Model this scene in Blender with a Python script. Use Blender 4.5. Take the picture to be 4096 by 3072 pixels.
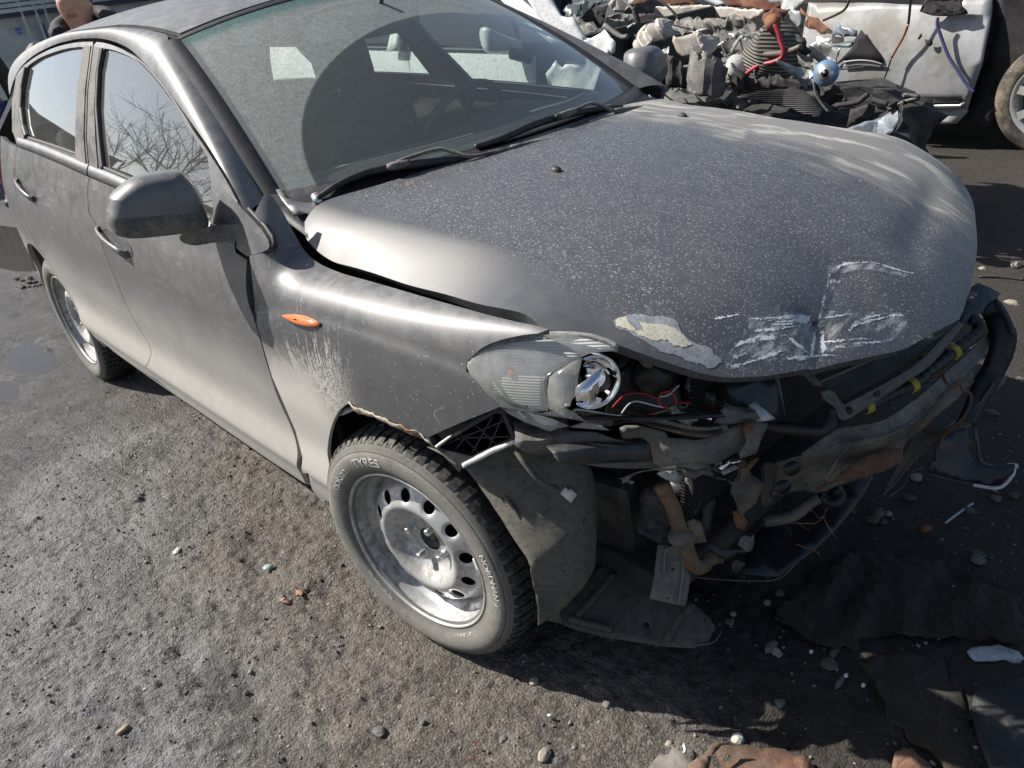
import bpy, bmesh, math, random
import numpy as np
from mathutils import Vector, Matrix
from mathutils.geometry import delaunay_2d_cdt

random.seed(7); rng = np.random.default_rng(7)
scene = bpy.context.scene
for o in list(bpy.data.objects): bpy.data.objects.remove(o)
COL = scene.collection

# ---------------------------------------------------------------- camera
W, H = 4096, 3072
CAM = np.array([1.264, -1.501, 1.420]); ROT = np.radians([62.079, 7.226, 46.152]); FPX = 3132.2
cam_d = bpy.data.cameras.new('camera'); cam = bpy.data.objects.new('camera', cam_d); COL.objects.link(cam)
cam.location = CAM; cam.rotation_euler = ROT
cam_d.sensor_width = 36; cam_d.lens = FPX*36/W; cam_d.clip_start = .02; cam_d.clip_end = 2000
scene.camera = cam
# ---------------------------------------------------------------- world, sun, exposure
SUN_AZ, SUN_EL = math.radians(31), math.radians(42)      # direction the light travels in plan, height
travel = Vector((math.cos(SUN_AZ)*math.cos(SUN_EL), math.sin(SUN_AZ)*math.cos(SUN_EL), -math.sin(SUN_EL)))
world = bpy.data.worlds.new('World'); scene.world = world; world.use_nodes = True
wn = world.node_tree; wn.nodes.clear()
sky = wn.nodes.new('ShaderNodeTexSky'); sky.sky_type = 'NISHITA'; sky.sun_disc = False
sky.sun_elevation = SUN_EL; sky.air_density = 1.0; sky.dust_density = 1.6
to_sun = -travel
sky.sun_rotation = math.atan2(to_sun.x, to_sun.y)
bg = wn.nodes.new('ShaderNodeBackground'); bg.inputs[1].default_value = .068
wo = wn.nodes.new('ShaderNodeOutputWorld')
wn.links.new(sky.outputs[0], bg.inputs[0]); wn.links.new(bg.outputs[0], wo.inputs[0])
sd = bpy.data.lights.new('sun', 'SUN'); sd.energy = 5.0; sd.angle = math.radians(.53); sd.color = (1, .955, .89)
sun = bpy.data.objects.new('sun', sd); COL.objects.link(sun); sun.location = (-6, -4, 8)
sun.rotation_euler = travel.to_track_quat('-Z', 'Y').to_euler()
vs = scene.view_settings; vs.view_transform = 'Standard'; vs.look = 'None'; vs.gamma = 1; vs.exposure = .72
vs.use_curve_mapping = False
scene.cycles.max_bounces = 10; scene.cycles.transparent_max_bounces = 16

# ---------------------------------------------------------------- picture geometry helpers
def _rot(rx, ry, rz):
    cx, sx, cy, sy, cz, sz = np.cos(rx), np.sin(rx), np.cos(ry), np.sin(ry), np.cos(rz), np.sin(rz)
    return (np.array([[cz,-sz,0],[sz,cz,0],[0,0,1]]) @ np.array([[cy,0,sy],[0,1,0],[-sy,0,cy]]) @ np.array([[1,0,0],[0,cx,-sx],[0,sx,cx]]))
CM = _rot(*ROT)
def ray(q): return CM @ np.array([(q[0]-W/2)/FPX, -(q[1]-H/2)/FPX, -1.])
def proj(P):
    q = (np.asarray(P)-CAM) @ CM; z = np.minimum(q[..., 2], -1e-3)
    return np.stack([W/2+FPX*q[..., 0]/-z, H/2-FPX*q[..., 1]/-z], -1)
def on_plane(q, p0, n):
    d = ray(q); p0 = np.asarray(p0, float); n = np.asarray(n, float); return CAM + d*(((p0-CAM)@n)/(d@n))
def at(q, axis, val):
    n = np.zeros(3); n['xyz'.index(axis)] = 1; return on_plane(q, n*val, n)
# sighting frames: (x0, y0, metres-free scale of the sighting)
FR = dict(A1=(0,0,.49729), A2=(1000,0,.49729), A3=(2000,0,.49729), A4=(2996,0,.49729),
          B1=(0,750,.49729), B2=(1000,750,.49729), B3=(2000,750,.49729), B4=(2996,750,.49729),
          C1=(0,1500,.49729), C2=(1000,1500,.49729), C3=(2000,1500,.49729), C4=(2996,1500,.49729),
          D1=(0,2247,.49729), D2=(1000,2247,.49729), D3=(2000,2247,.49729), D4=(2996,2247,.49729),
          E3=(0,100,.42194), E4=(900,600,.27125), E5=(1850,1300,.5425), E6=(3000,1000,.60286),
          EW=(1250,1650,.60277), ER=(60,950,.39185), F=(0,0,1.0), V=(0,0,1.85172))
def fr(k, pts): x0, y0, s = FR[k]; return [(x0+s*a, y0+s*b) for a, b in pts]

def pchip(xp, yp):
    xp = np.asarray(xp, float); yp = np.asarray(yp, float)
    h = np.diff(xp); d = np.diff(yp)/h; m = np.zeros(len(xp))
    for i in range(1, len(xp)-1):
        if d[i-1]*d[i] > 0:
            w1, w2 = 2*h[i]+h[i-1], h[i]+2*h[i-1]; m[i] = (w1+w2)/(w1/d[i-1]+w2/d[i])
    m[0], m[-1] = d[0], d[-1]
    X = np.linspace(xp[0], xp[-1], 800); i = np.clip(np.searchsorted(xp, X)-1, 0, len(h)-1); t = (X-xp[i])/h[i]
    Y = (2*t**3-3*t**2+1)*yp[i]+(t**3-2*t**2+t)*h[i]*m[i]+(-2*t**3+3*t**2)*yp[i+1]+(t**3-t**2)*h[i]*m[i+1]
    k = np.exp(-.5*(np.arange(-12, 13)/5)**2); k /= k.sum()
    Yp = np.r_[2*Y[0]-Y[12:0:-1], Y, 2*Y[-1]-Y[-2:-14:-1]]; Y = np.convolve(Yp, k, 'valid')
    return lambda x: np.interp(x, X, Y)
def spline(pts, n=12, closed=False):
    P = [np.asarray(p, float) for p in pts]; out = []; m = len(P)
    for i in range(m if closed else m-1):
        if closed: a, b, c, d = P[i-1], P[i], P[(i+1) % m], P[(i+2) % m]
        else: a, b, c, d = P[max(i-1, 0)], P[i], P[i+1], P[min(i+2, m-1)]
        for k in range(n):
            t = k/n; out.append(.5*((2*b)+(-a+c)*t+(2*a-5*b+4*c-d)*t*t+(-a+3*b-3*c+d)*t**3))
    if not closed: out.append(P[-1])
    return np.array(out)
def resample(P, n):
    P = np.asarray(P, float); s = np.r_[0, np.cumsum(np.linalg.norm(np.diff(P, axis=0), axis=1))]
    t = np.linspace(0, s[-1], n); return np.stack([np.interp(t, s, P[:, i]) for i in range(P.shape[1])], -1)
def smooth(x, a, b): t = np.clip((x-a)/(b-a), 0, 1); return t*t*(3-2*t)
def unproj(F, pts, dom):
    u0, u1, v0, v1 = dom; U, V = np.meshgrid(np.linspace(u0, u1, 90), np.linspace(v0, v1, 90), indexing='ij')
    P = F(U, V); Q = proj(P); D = np.linalg.norm(P-CAM, axis=-1); out = []
    for q in pts:
        d = np.hypot(Q[..., 0]-q[0], Q[..., 1]-q[1]); c = d + 0*D; m = d < d.min()+25
        c = np.where(m, D, 1e9); i = np.unravel_index(c.argmin(), c.shape); u, v = U[i], V[i]
        for _ in range(25):
            e = 1e-4; A = np.array([u, u+e, u]); B = np.array([v, v, v+e]); pr = proj(F(A, B)); r = np.array(q)-pr[0]
            J = np.stack([(pr[1]-pr[0])/e, (pr[2]-pr[0])/e], -1)
            try: du = np.linalg.solve(J, r)
            except np.linalg.LinAlgError: break
            du = np.clip(du, -.05, .05); u += du[0]; v += du[1]
            if abs(r).max() < .05: break
        out.append((u, v))
    return np.array(out)

# ---------------------------------------------------------------- object helpers
def link(o, parent=None): COL.objects.link(o); o.parent = parent; return o
def thing(name, label, cat, loc=(0,0,0), group=None):
    o = bpy.data.objects.new(name, None); o.empty_display_size = .1; link(o); o.location = loc
    return tag(o, label, cat, group)
def tag(o, label, cat, group=None):
    o['label'] = label; o['category'] = cat
    if group: o['group'] = group
    return o
def base_of(parent):
    v = Vector((0,0,0)); p = parent
    while p is not None: v += p.location; p = p.parent
    return np.array(v)
def mesh_obj(name, verts, faces, mat, parent=None, smooth_=True, normals=None, origin=None):
    b = base_of(parent) if origin is None else np.asarray(origin)
    V = np.asarray(verts, float)-b
    me = bpy.data.meshes.new(name); me.from_pydata(V.tolist(), [], [tuple(map(int, f)) for f in faces])
    me.validate(clean_customdata=False); me.update()
    if smooth_: me.polygons.foreach_set('use_smooth', [True]*len(me.polygons))
    if normals is not None:
        try: me.normals_split_custom_set(normals)
        except Exception as ex: print('normals', name, ex)
    if mat: me.materials.append(mat)
    o = bpy.data.objects.new(name, me); link(o, parent)
    if origin is not None and parent is None: o.location = Vector(b)
    return o
def bm_obj(name, bm, mat, parent=None, smooth_=False, angle=None):
    bm.normal_update(); me = bpy.data.meshes.new(name); b = Vector(base_of(parent))
    bmesh.ops.translate(bm, verts=bm.verts, vec=-b); bm.to_mesh(me); bm.free()
    if smooth_: me.polygons.foreach_set('use_smooth', [True]*len(me.polygons))
    if mat: me.materials.append(mat)
    o = bpy.data.objects.new(name, me); link(o, parent)
    if angle:
        me.set_sharp_from_angle(angle=math.radians(angle))
    return o
def fnormal(F, u, v, e=2e-3):
    a = F(u+e, v)-F(u-e, v); b = F(u, v+e)-F(u, v-e); n = np.cross(a, b); return n/np.maximum(np.linalg.norm(n, axis=-1, keepdims=True), 1e-12)
def cdt_fill(loop, h, holes=(), jitter=0):
    loop = np.asarray(loop, float); pts = [tuple(p) for p in loop]; n = len(pts); edges = [(i, (i+1) % n) for i in range(n)]
    def inside(P, L):
        x, y = P[:, 0], P[:, 1]; r = np.zeros(len(P), bool); j = len(L)-1
        for i in range(len(L)):
            c = ((L[i, 1] > y) != (L[j, 1] > y)) & (x < (L[j, 0]-L[i, 0])*(y-L[i, 1])/(L[j, 1]-L[i, 1]+1e-12)+L[i, 0]); r ^= c; j = i
        return r
    lo, hi = loop.min(0), loop.max(0); hx, hy = (h, h) if np.isscalar(h) else h
    gx, gy = np.meshgrid(np.arange(lo[0]+hx/2, hi[0], hx), np.arange(lo[1]+hy/2, hi[1], hy), indexing='ij'); G = np.stack([gx.ravel(), gy.ravel()], -1)
    m = inside(G, loop); B = [loop]
    for hl in holes:
        hl = np.asarray(hl, float); k = len(pts); pts += [tuple(p) for p in hl]; edges += [(k+i, k+(i+1) % len(hl)) for i in range(len(hl))]
        m &= ~inside(G, hl); B.append(hl)
    G = G[m]
    for L in B:      # keep the lattice off the outline
        A = L; C = np.roll(L, -1, 0)
        for i in range(len(L)):
            ab = (C[i]-A[i])/np.array([hx, hy]); ap = (G-A[i])/np.array([hx, hy]); t = np.clip((ap@ab)/max(ab@ab, 1e-12), 0, 1)
            G = G[np.linalg.norm(ap-t[:, None]*ab, axis=1) > .38]
    pts += [tuple(p) for p in G]
    r = delaunay_2d_cdt([Vector(p) for p in pts], edges, [], 1 if not holes else 2, 1e-7)
    V = np.array([tuple(v) for v in r[0]]); T = [tuple(f) for f in r[2]]
    if holes:
        C = np.array([V[list(f)].mean(0) for f in T]); k = inside(C, loop)
        for hl in holes: k &= ~inside(C, np.asarray(hl))
        T = [f for f, q in zip(T, k) if q]
    return V, T
def panel(name, F, loop, h, mat, parent, depth=.016, holes=(), out=1, deform=None, inset=0.0):
    """a sheet cut from surface F(u,v) along the closed outline, with a turned-in edge"""
    V, T = cdt_fill(loop, h, holes)
    P = F(V[:, 0], V[:, 1]); N = fnormal(F, V[:, 0], V[:, 1])*out
    if deform is not None:
        P = deform(P)
    fs = []; nl = []
    # orient every triangle to the surface normal
    cnt = {}
    for f in T:
        a, b, c = f[:3]; g = np.cross(P[b]-P[a], P[c]-P[a])
        if g@N[a] < 0: f = tuple(reversed(f))
        fs.append(tuple(f))
        for i in range(len(f)): e = (f[i], f[(i+1) % len(f)]); cnt[e] = 1
    if deform is not None:
        N = np.zeros_like(P)
        for f in fs:
            g = np.cross(P[f[1]]-P[f[0]], P[f[2]]-P[f[0]])
            for i in f: N[i] += g
        N /= np.maximum(np.linalg.norm(N, axis=1, keepdims=True), 1e-12)
    for f in fs: nl += [N[i] for i in f]
    if depth:
        bd = [e for e in cnt if (e[1], e[0]) not in cnt]; idx = {}; vs = list(P)
        for a, b in bd:
            for i in (a, b):
                if i not in idx: idx[i] = len(vs); vs.append(P[i]-N[i]*depth)
            f = (b, a, idx[a], idx[b]); fs.append(f)
            e = P[a]-P[b]; g = np.cross(e, P[a]-N[a]*depth-P[b]); g = g/max(np.linalg.norm(g), 1e-9); nl += [g]*4
        P = np.array(vs)
    return mesh_obj(name, P, fs, mat, parent, True, [tuple(n) for n in nl])
def loft(name, rows, mat, parent, closed=False, smooth_=True, thick=0, flip=False):
    R = [np.asarray(r, float) for r in rows]; n = len(R[0]); V = np.concatenate(R); fs = []
    for i in range(len(R)-1):
        for j in range(n if closed else n-1):
            a, b = i*n+j, i*n+(j+1) % n; f = (a, b, b+n, a+n); fs.append(f[::-1] if flip else f)
    o = mesh_obj(name, V, fs, mat, parent, smooth_)
    if thick: solid(o, thick)
    return o
def solid(o, t, off=0):
    m = o.modifiers.new('thickness', 'SOLIDIFY'); m.thickness = t; m.offset = off; m.use_even_offset = False; return o
def bevel(o, w=.003, seg=2):
    m = o.modifiers.new('edge', 'BEVEL'); m.width = w; m.segments = seg; m.limit_method = 'ANGLE'; m.angle_limit = math.radians(35); return o
def tube_mesh(path, r, n=8, caps=True):
    P = np.asarray(path, float); m = len(P); r = np.full(m, r) if np.isscalar(r) else np.asarray(r)
    T = np.gradient(P, axis=0); T /= np.maximum(np.linalg.norm(T, axis=1, keepdims=True), 1e-9)
    up = np.array([0, 0, 1.]) if abs(T[0][2]) < .9 else np.array([1., 0, 0]); V = []; fs = []
    a = np.cross(T[0], up); a /= np.linalg.norm(a)
    for i in range(m):
        a = a-T[i]*(a@T[i]); a /= max(np.linalg.norm(a), 1e-9); b = np.cross(T[i], a)
        for k in range(n): t = 2*math.pi*k/n; V.append(P[i]+r[i]*(math.cos(t)*a+math.sin(t)*b))
    for i in range(m-1):
        for k in range(n): fs.append((i*n+k, i*n+(k+1) % n, (i+1)*n+(k+1) % n, (i+1)*n+k))
    if caps: fs += [tuple(range(n))[::-1], tuple(range((m-1)*n, m*n))]
    return V, fs
def tube(name, path, r, mat, parent, n=8): V, f = tube_mesh(path, r, n); return mesh_obj(name, V, f, mat, parent)
def box(name, c, s, mat, parent, rot=(0,0,0), bev=.004):
    bm = bmesh.new(); bmesh.ops.create_cube(bm, size=1)
    bmesh.ops.scale(bm, vec=s, verts=bm.verts)
    M = Matrix.Rotation(rot[2], 3, 'Z') @ Matrix.Rotation(rot[1], 3, 'Y') @ Matrix.Rotation(rot[0], 3, 'X')
    bmesh.ops.transform(bm, matrix=M.to_4x4(), verts=bm.verts); bmesh.ops.translate(bm, vec=c, verts=bm.verts)
    o = bm_obj(name, bm, mat, parent)
    if bev: bevel(o, bev)
    return o
def crumple(P, amp, freq, seed=0):
    P = np.asarray(P, float); d = np.zeros_like(P); r = np.random.default_rng(seed)
    for k in range(5):
        w = r.normal(size=(3, 3))*freq*(1.6**k)/1.5; ph = r.uniform(0, 6.28, 3); s_ = np.sin(P@w.T+ph); d += amp/(1.5**k)*(.35*s_+.65*(1.27-2*np.abs(s_)))
    return P+d
def sheet(name, pts, p0, n, mat, parent, t=.002, amp=0, freq=25, h=.02, seed=0, holes=(), bulge=None, torn=0):
    """a piece of sheet metal or plastic: outline on a plane (p0, n), bent a little and given thickness"""
    n = np.asarray(n, float); n /= np.linalg.norm(n); p0 = np.asarray(p0, float)
    a = np.cross(n, [0, 0, 1.]) if abs(n[2]) < .95 else np.array([1., 0, 0]); a /= np.linalg.norm(a); b = np.cross(n, a)
    L3 = np.array([on_plane(q, p0, n) if len(q) == 2 else q for q in pts]); L = np.stack([(L3-p0)@a, (L3-p0)@b], -1)
    if torn:
        rt = np.random.default_rng(seed+len(pts)); per = np.linalg.norm(np.diff(np.r_[L, L[:1]], axis=0), axis=1).sum(); L = resample(np.r_[L, L[:1]], max(12, int(per/max(torn*1.6, .006))))[:-1]; L = L+rt.normal(size=L.shape)*torn*.30
    HL = []
    for hl in holes:
        q3 = np.array([on_plane(q, p0, n) for q in hl]); HL.append(np.stack([(q3-p0)@a, (q3-p0)@b], -1))
    V, T = cdt_fill(L, h, HL); P = p0+V[:, :1]*a+V[:, 1:2]*b
    if bulge is not None: P = P + bulge(V, P)
    if amp: P = crumple(P, amp, freq, seed)
    fs = []
    for f in T:
        g = np.cross(P[f[1]]-P[f[0]], P[f[2]]-P[f[0]]); fs.append(f if g@(CAM-P[f[0]]) > 0 else tuple(reversed(f)))
    o = mesh_obj(name, P, fs, mat, parent, True)
    if torn: o.data.set_sharp_from_angle(angle=math.radians(14))
    elif amp: o.data.set_sharp_from_angle(angle=math.radians(20))
    if t: solid(o, t, -1)
    return o
def lathe(profile, n, axis_c, axis, upv):
    """profile: list of (radius, along-axis)"""
    ax = np.asarray(axis, float); ax /= np.linalg.norm(ax); u = np.asarray(upv, float); u = u-ax*(u@ax); u /= np.linalg.norm(u); v = np.cross(ax, u)
    V = []; fs = []; m = len(profile)
    for k in range(n):
        t = 2*math.pi*k/n; d = math.cos(t)*u+math.sin(t)*v
        for r, z in profile: V.append(np.asarray(axis_c)+d*r+ax*z)
    for k in range(n):
        for j in range(m-1): a = k*m+j; b = ((k+1) % n)*m+j; fs.append((a, b, b+1, a+1))
    return V, fs
# ---------------------------------------------------------------- materials
class NT:
    def __init__(s, name):
        s.m = bpy.data.materials.new(name); s.m.use_nodes = True; s.t = s.m.node_tree; s.t.nodes.clear()
        s.out = s.t.nodes.new('ShaderNodeOutputMaterial'); s.tc = s.t.nodes.new('ShaderNodeTexCoord'); s.obj = s.tc.outputs['Object']
    def n(s, typ, **kw):
        x = s.t.nodes.new(typ)
        for k, v in kw.items(): setattr(x, k, v)
        return x
    def put(s, sock, v):
        if v is None: return
        if isinstance(v, bpy.types.NodeSocket): s.t.links.new(v, sock)
        else:
            if isinstance(v, (tuple, list)) and len(v) == 3 and sock.type == 'RGBA': v = (*v, 1)
            sock.default_value = v
    def noise(s, scale, detail=4, rough=.6, vec=None, dist=0, lac=2):
        x = s.n('ShaderNodeTexNoise'); s.put(x.inputs['Vector'], vec or s.obj); x.inputs['Scale'].default_value = scale
        x.inputs['Detail'].default_value = detail; x.inputs['Roughness'].default_value = rough; x.inputs['Distortion'].default_value = dist; return x.outputs[0]
    def vor(s, scale, feature='F1', vec=None, rnd=1, out=0):
        x = s.n('ShaderNodeTexVoronoi', feature=feature); s.put(x.inputs['Vector'], vec or s.obj); x.inputs['Scale'].default_value = scale
        x.inputs['Randomness'].default_value = rnd; return x.outputs[out]
    def map(s, scale=(1,1,1), loc=(0,0,0), rot=(0,0,0), vec=None):
        x = s.n('ShaderNodeMapping'); s.put(x.inputs[0], vec or s.obj); x.inputs['Scale'].default_value = scale; x.inputs['Location'].default_value = loc; x.inputs['Rotation'].default_value = rot; return x.outputs[0]
    def sep(s, vec=None): x = s.n('ShaderNodeSeparateXYZ'); s.put(x.inputs[0], vec or s.obj); return x.outputs
    def comb(s, a, b, c):
        x = s.n('ShaderNodeCombineXYZ'); s.put(x.inputs[0], a); s.put(x.inputs[1], b); s.put(x.inputs[2], c); return x.outputs[0]
    def math(s, op, a, b=None, c=None, clamp=False):
        x = s.n('ShaderNodeMath', operation=op, use_clamp=clamp); s.put(x.inputs[0], a); s.put(x.inputs[1], b); s.put(x.inputs[2], c); return x.outputs[0]
    def ss(s, v, a, b, lo=0, hi=1):
        x = s.n('ShaderNodeMapRange', interpolation_type='SMOOTHSTEP'); s.put(x.inputs[0], v); s.put(x.inputs[1], a); s.put(x.inputs[2], b); s.put(x.inputs[3], lo); s.put(x.inputs[4], hi); return x.outputs[0]
    def lin(s, v, a, b, lo=0, hi=1):
        x = s.n('ShaderNodeMapRange'); s.put(x.inputs[0], v); s.put(x.inputs[1], a); s.put(x.inputs[2], b); s.put(x.inputs[3], lo); s.put(x.inputs[4], hi); return x.outputs[0]
    def mix(s, f, a, b):
        x = s.n('ShaderNodeMix', data_type='RGBA'); s.put(x.inputs[0], f); s.put(x.inputs[6], a); s.put(x.inputs[7], b); return x.outputs[2]
    def mul(s, a, b): return s.math('MULTIPLY', a, b)
    def add(s, a, b): return s.math('ADD', a, b)
    def mx(s, a, b): return s.math('MAXIMUM', a, b)
    def bump(s, h, strength=.3, dist=.01, nrm=None):
        x = s.n('ShaderNodeBump'); s.put(x.inputs['Height'], h); x.inputs['Strength'].default_value = strength; x.inputs['Distance'].default_value = dist
        if nrm: s.put(x.inputs['Normal'], nrm)
        return x.outputs[0]
    def bsdf(s, **kw):
        x = s.n('ShaderNodeBsdfPrincipled'); al = dict(col='Base Color', rough='Roughness', metal='Metallic', nrm='Normal', coat='Coat Weight', coatr='Coat Roughness', trans='Transmission Weight', alpha='Alpha', spec='Specular IOR Level', ior='IOR', cnrm='Coat Normal', emit='Emission Color', es='Emission Strength', sheen='Sheen Weight')
        for k, v in kw.items(): s.put(x.inputs[al[k]], v)
        return x.outputs[0]
    def fres(s, k=1.0, f0=.045):
        lw = s.n('ShaderNodeLayerWeight'); lw.inputs[0].default_value = .5; p = s.math('POWER', lw.outputs['Facing'], 4.2); return s.math('MINIMUM', s.mul(s.add(s.mul(p, 1-f0), f0), k), 1)
    def shmix(s, f, a, b):
        x = s.n('ShaderNodeMixShader'); s.put(x.inputs[0], f); s.put(x.inputs[1], a); s.put(x.inputs[2], b); return x.outputs[0]
    def done(s, sh): s.t.links.new(sh, s.out.inputs[0]); return s.m
DUST = (.47, .445, .40)

def rough_mat(name, col, rough=.6, metal=0, var=.25, dirt=.0, dirtcol=DUST, scale=18, bump=.15, rust=0, spec=.5, bscale=90, grime=.5):
    t = NT(name); n = t.noise(scale, 6, .65); c = t.mix(t.ss(n, .3, .7), tuple(x*(1-var) for x in col), tuple(min(1, x*(1+var)) for x in col))
    r = t.lin(n, .3, .7, rough-.08, min(1, rough+.1)); mt = metal
    if dirt:
        d = t.math('MULTIPLY', t.ss(t.noise(scale*.6, 7, .7, t.map(loc=(3, 1, 7))), .62-.45*dirt, .78-.3*dirt), min(1, dirt*1.4), clamp=True); c = t.mix(d, c, dirtcol); r = t.mix(d, r, .9) if False else t.lin(d, 0, 1, rough, .92)
        if metal: mt = t.lin(d, 0, 1, metal, 0)
    if rust:
        q = t.ss(t.noise(scale*.35, 8, .72, t.map(loc=(9, 4, 2))), .66-.3*rust, .72-.2*rust); rc = t.mix(t.noise(60, 4), (.16, .052, .018), (.30, .125, .045)); c = t.mix(q, c, rc)
        mt = t.math('MULTIPLY', mt, t.math('SUBTRACT', 1, q)) if metal else 0
    if grime:
        g = t.noise(max(scale*5, 60), 7, .75, t.map((1, 1, 2.2), loc=(2, 7, 5))); c = t.mix(t.mul(t.ss(g, .46, .66), grime), c, tuple(x*.22 for x in col)); g2 = t.noise(max(scale*8, 110), 4, .7, t.map(loc=(8, 3, 1))); c = t.mix(t.mul(t.ss(g2, .58, .70), grime*.5), c, tuple(min(1, x*1.7+.03) for x in col))
    b = t.bump(t.noise(bscale, 5, .7), bump, .004)
    return t.done(t.bsdf(col=c, rough=r, metal=mt, nrm=b, spec=spec))

def m_paint(name, kind):
    """dark grey metallic car paint under road dust. kind: side, hood, roof"""
    t = NT(name); x, y, z = t.sep(); ay = t.math('ABSOLUTE', y)
    flake = t.noise(900, 2, .5)
    base = t.mix(flake, (.048, .050, .056), (.110, .114, .124))
    big = t.noise(3.2, 5, .6); mid = t.noise(22, 6, .7); fine = t.noise(240, 3, .6)
    film = t.math('MULTIPLY', t.ss(mid, .1, .8), .20)                       # thin overall film
    film = t.math('ADD', film, t.math('MULTIPLY', t.ss(big, .4, .7), .08))
    bumpn = None
    if kind == 'side':
        zz = t.math('ADD', z, t.math('MULTIPLY', t.math('SUBTRACT', big, .5), .16))
        low = t.math('POWER', t.ss(zz, .90, .36), 1.25)                                               # road dirt thrown up on the flanks
        low = t.mul(low, t.lin(mid, .2, .8, .80, 1.0))
        cover = t.mx(t.mul(film, .9), t.mul(low, .97))
        # wiped smears on the shoulder
        sm = t.ss(t.noise(9, 6, .62, t.map((.9, 1, 3.2), rot=(0, .5, 0)), dist=1.6), .50, .72); cover = t.math('ADD', cover, t.mul(sm, t.mul(.09, t.ss(z, .62, .82))))
        spots = t.ss(t.vor(55, vec=t.map((1, 1, .8))), .16, .09); cover = t.mx(cover, t.mul(spots, t.mul(.5, t.ss(t.noise(5, 3), .5, .62))))
    elif kind == 'fender':
        # spray behind the wheel: solid low and aft, fanning out into streaks
        dx = t.math('ADD', x, .02); dz = t.math('SUBTRACT', z, .29); r = t.math('SQRT', t.add(t.mul(dx, dx), t.mul(dz, dz))); th = t.math('ARCTAN2', dz, dx)
        st = t.noise(1, 3, .6, t.comb(t.mul(t.add(th, t.mul(r, .35)), 75), t.mul(r, 9), 0))
        st2 = t.noise(1, 3, .6, t.comb(t.mul(t.add(th, t.mul(r, .2)), 170), t.mul(r, 26), 3))
        aft = t.ss(x, .03, -.13)
        reach = t.lin(r, .37, .56, .34, .66)
        fan = t.ss(t.math('SUBTRACT', t.mx(st, t.math('SUBTRACT', st2, .015)), reach), -.035, .03)
        fan = t.mul(t.mul(fan, aft), t.ss(t.noise(160, 3, .6), .36, .50))
        solid_ = t.mul(t.ss(t.add(z, t.mul(t.math('SUBTRACT', big, .5), .12)), .80, .62), t.ss(t.add(x, t.mul(t.math('SUBTRACT', z, .6), .55)), -.02, -.20))
        low = t.ss(z, .60, .42)
        cover = t.mx(t.mx(t.mul(film, t.ss(z, .82, .92, .42, 1.4)), t.mul(fan, .80)), t.mx(t.mul(solid_, .93), t.mul(low, .93)))
        spots = t.ss(t.add(t.vor(130), t.mul(mid, .14)), .30, .22); sel = t.ss(t.noise(70, 2), .52, .60)
        cover = t.mx(cover, t.mul(t.mul(spots, sel), .55))
        curve = t.ss(t.math('ABSOLUTE', t.math('SUBTRACT', t.noise(14, 1, .5, t.map(loc=(2, 5, 1))), .5)), .008, .003)
        cover = t.mx(cover, t.mul(t.mul(curve, t.ss(t.noise(9, 2), .56, .62)), t.mul(.8, t.ss(z, .78, .70))))
    else:
        # mud flecks dried on the bonnet, elongated along the air flow
        v = t.map((1.0, 1.55, 1), rot=(0, 0, .25)); wob = t.noise(300, 2, .6)
        f1 = t.add(t.vor(150, vec=v), t.mul(wob, .62)); f2 = t.add(t.vor(75, vec=v), t.mul(wob, .62))
        area = t.ss(t.noise(4.5, 4, .6), .15, .50) if kind == 'hood' else t.ss(t.noise(4.5, 4, .6), .6, .9)
        centre = t.ss(ay, .66, .52)
        m1 = t.mul(t.ss(f1, .70, .56), t.ss(t.noise(150, 2), .36, .50)); m2 = t.mul(t.ss(f2, .62, .50), t.ss(t.noise(60, 2, .5, t.map(loc=(4, 4, 4))), .52, .62))
        fl = t.mul(t.mul(t.mx(m1, m2), area), centre)
        side = t.ss(t.add(y, t.mul(t.math('SUBTRACT', t.noise(7, 6, .65, t.map((.6, 2.2, 1), rot=(0, 0, .5))), .5), .5)), .16, .44)
        wipe = t.ss(t.noise(5, 5, .6, t.map((1.0, 3.0, 1), rot=(0, 0, -.6)), dist=1.2), .46, .66)
        wash = t.mul(side, t.lin(wipe, 0, 1, .35, .85)) if kind == 'hood' else 0
        film2 = t.math('MULTIPLY', t.ss(mid, .2, .85), .10) if kind == 'hood' else t.math('MULTIPLY', t.ss(mid, .0, .8), .30)
        strip = t.mul(t.ss(t.add(ay, t.mul(x, .12)), .56, .62), t.mul(.32, t.ss(x, .34, .05))) if kind == 'hood' else 0
        vary = t.lin(t.noise(210, 2), .3, .7, .22, .62); cover = t.mx(t.mx(t.mx(film2, t.mul(fl, vary)), wash), strip)
        bumpn = t.bump(fl, .35, .0010)
    dustc = t.mix(fine, tuple(c*.86 for c in DUST), tuple(min(1, c*1.12) for c in DUST))
    col = t.mix(t.math('MINIMUM', cover, 1), base, dustc)
    inv = t.math('SUBTRACT', 1, t.math('MINIMUM', cover, 1))
    rough = t.lin(cover, 0, .8, .42 if kind != 'hood' else .50, .92); coat = t.mul(t.math('POWER', inv, 2.5), .60)
    sh = t.bsdf(col=col, rough=rough, metal=t.mul(inv, .42 if kind != 'hood' else .30), coat=coat if kind != 'hood' else t.mul(coat, .75), coatr=t.lin(cover, 0, .4, .10, .42), nrm=bumpn)
    return t.done(sh)
P_SIDE, P_FEND, P_HOOD, P_ROOF = [m_paint('car_paint_'+k, k) for k in ('side', 'fender', 'hood', 'roof')]

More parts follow.
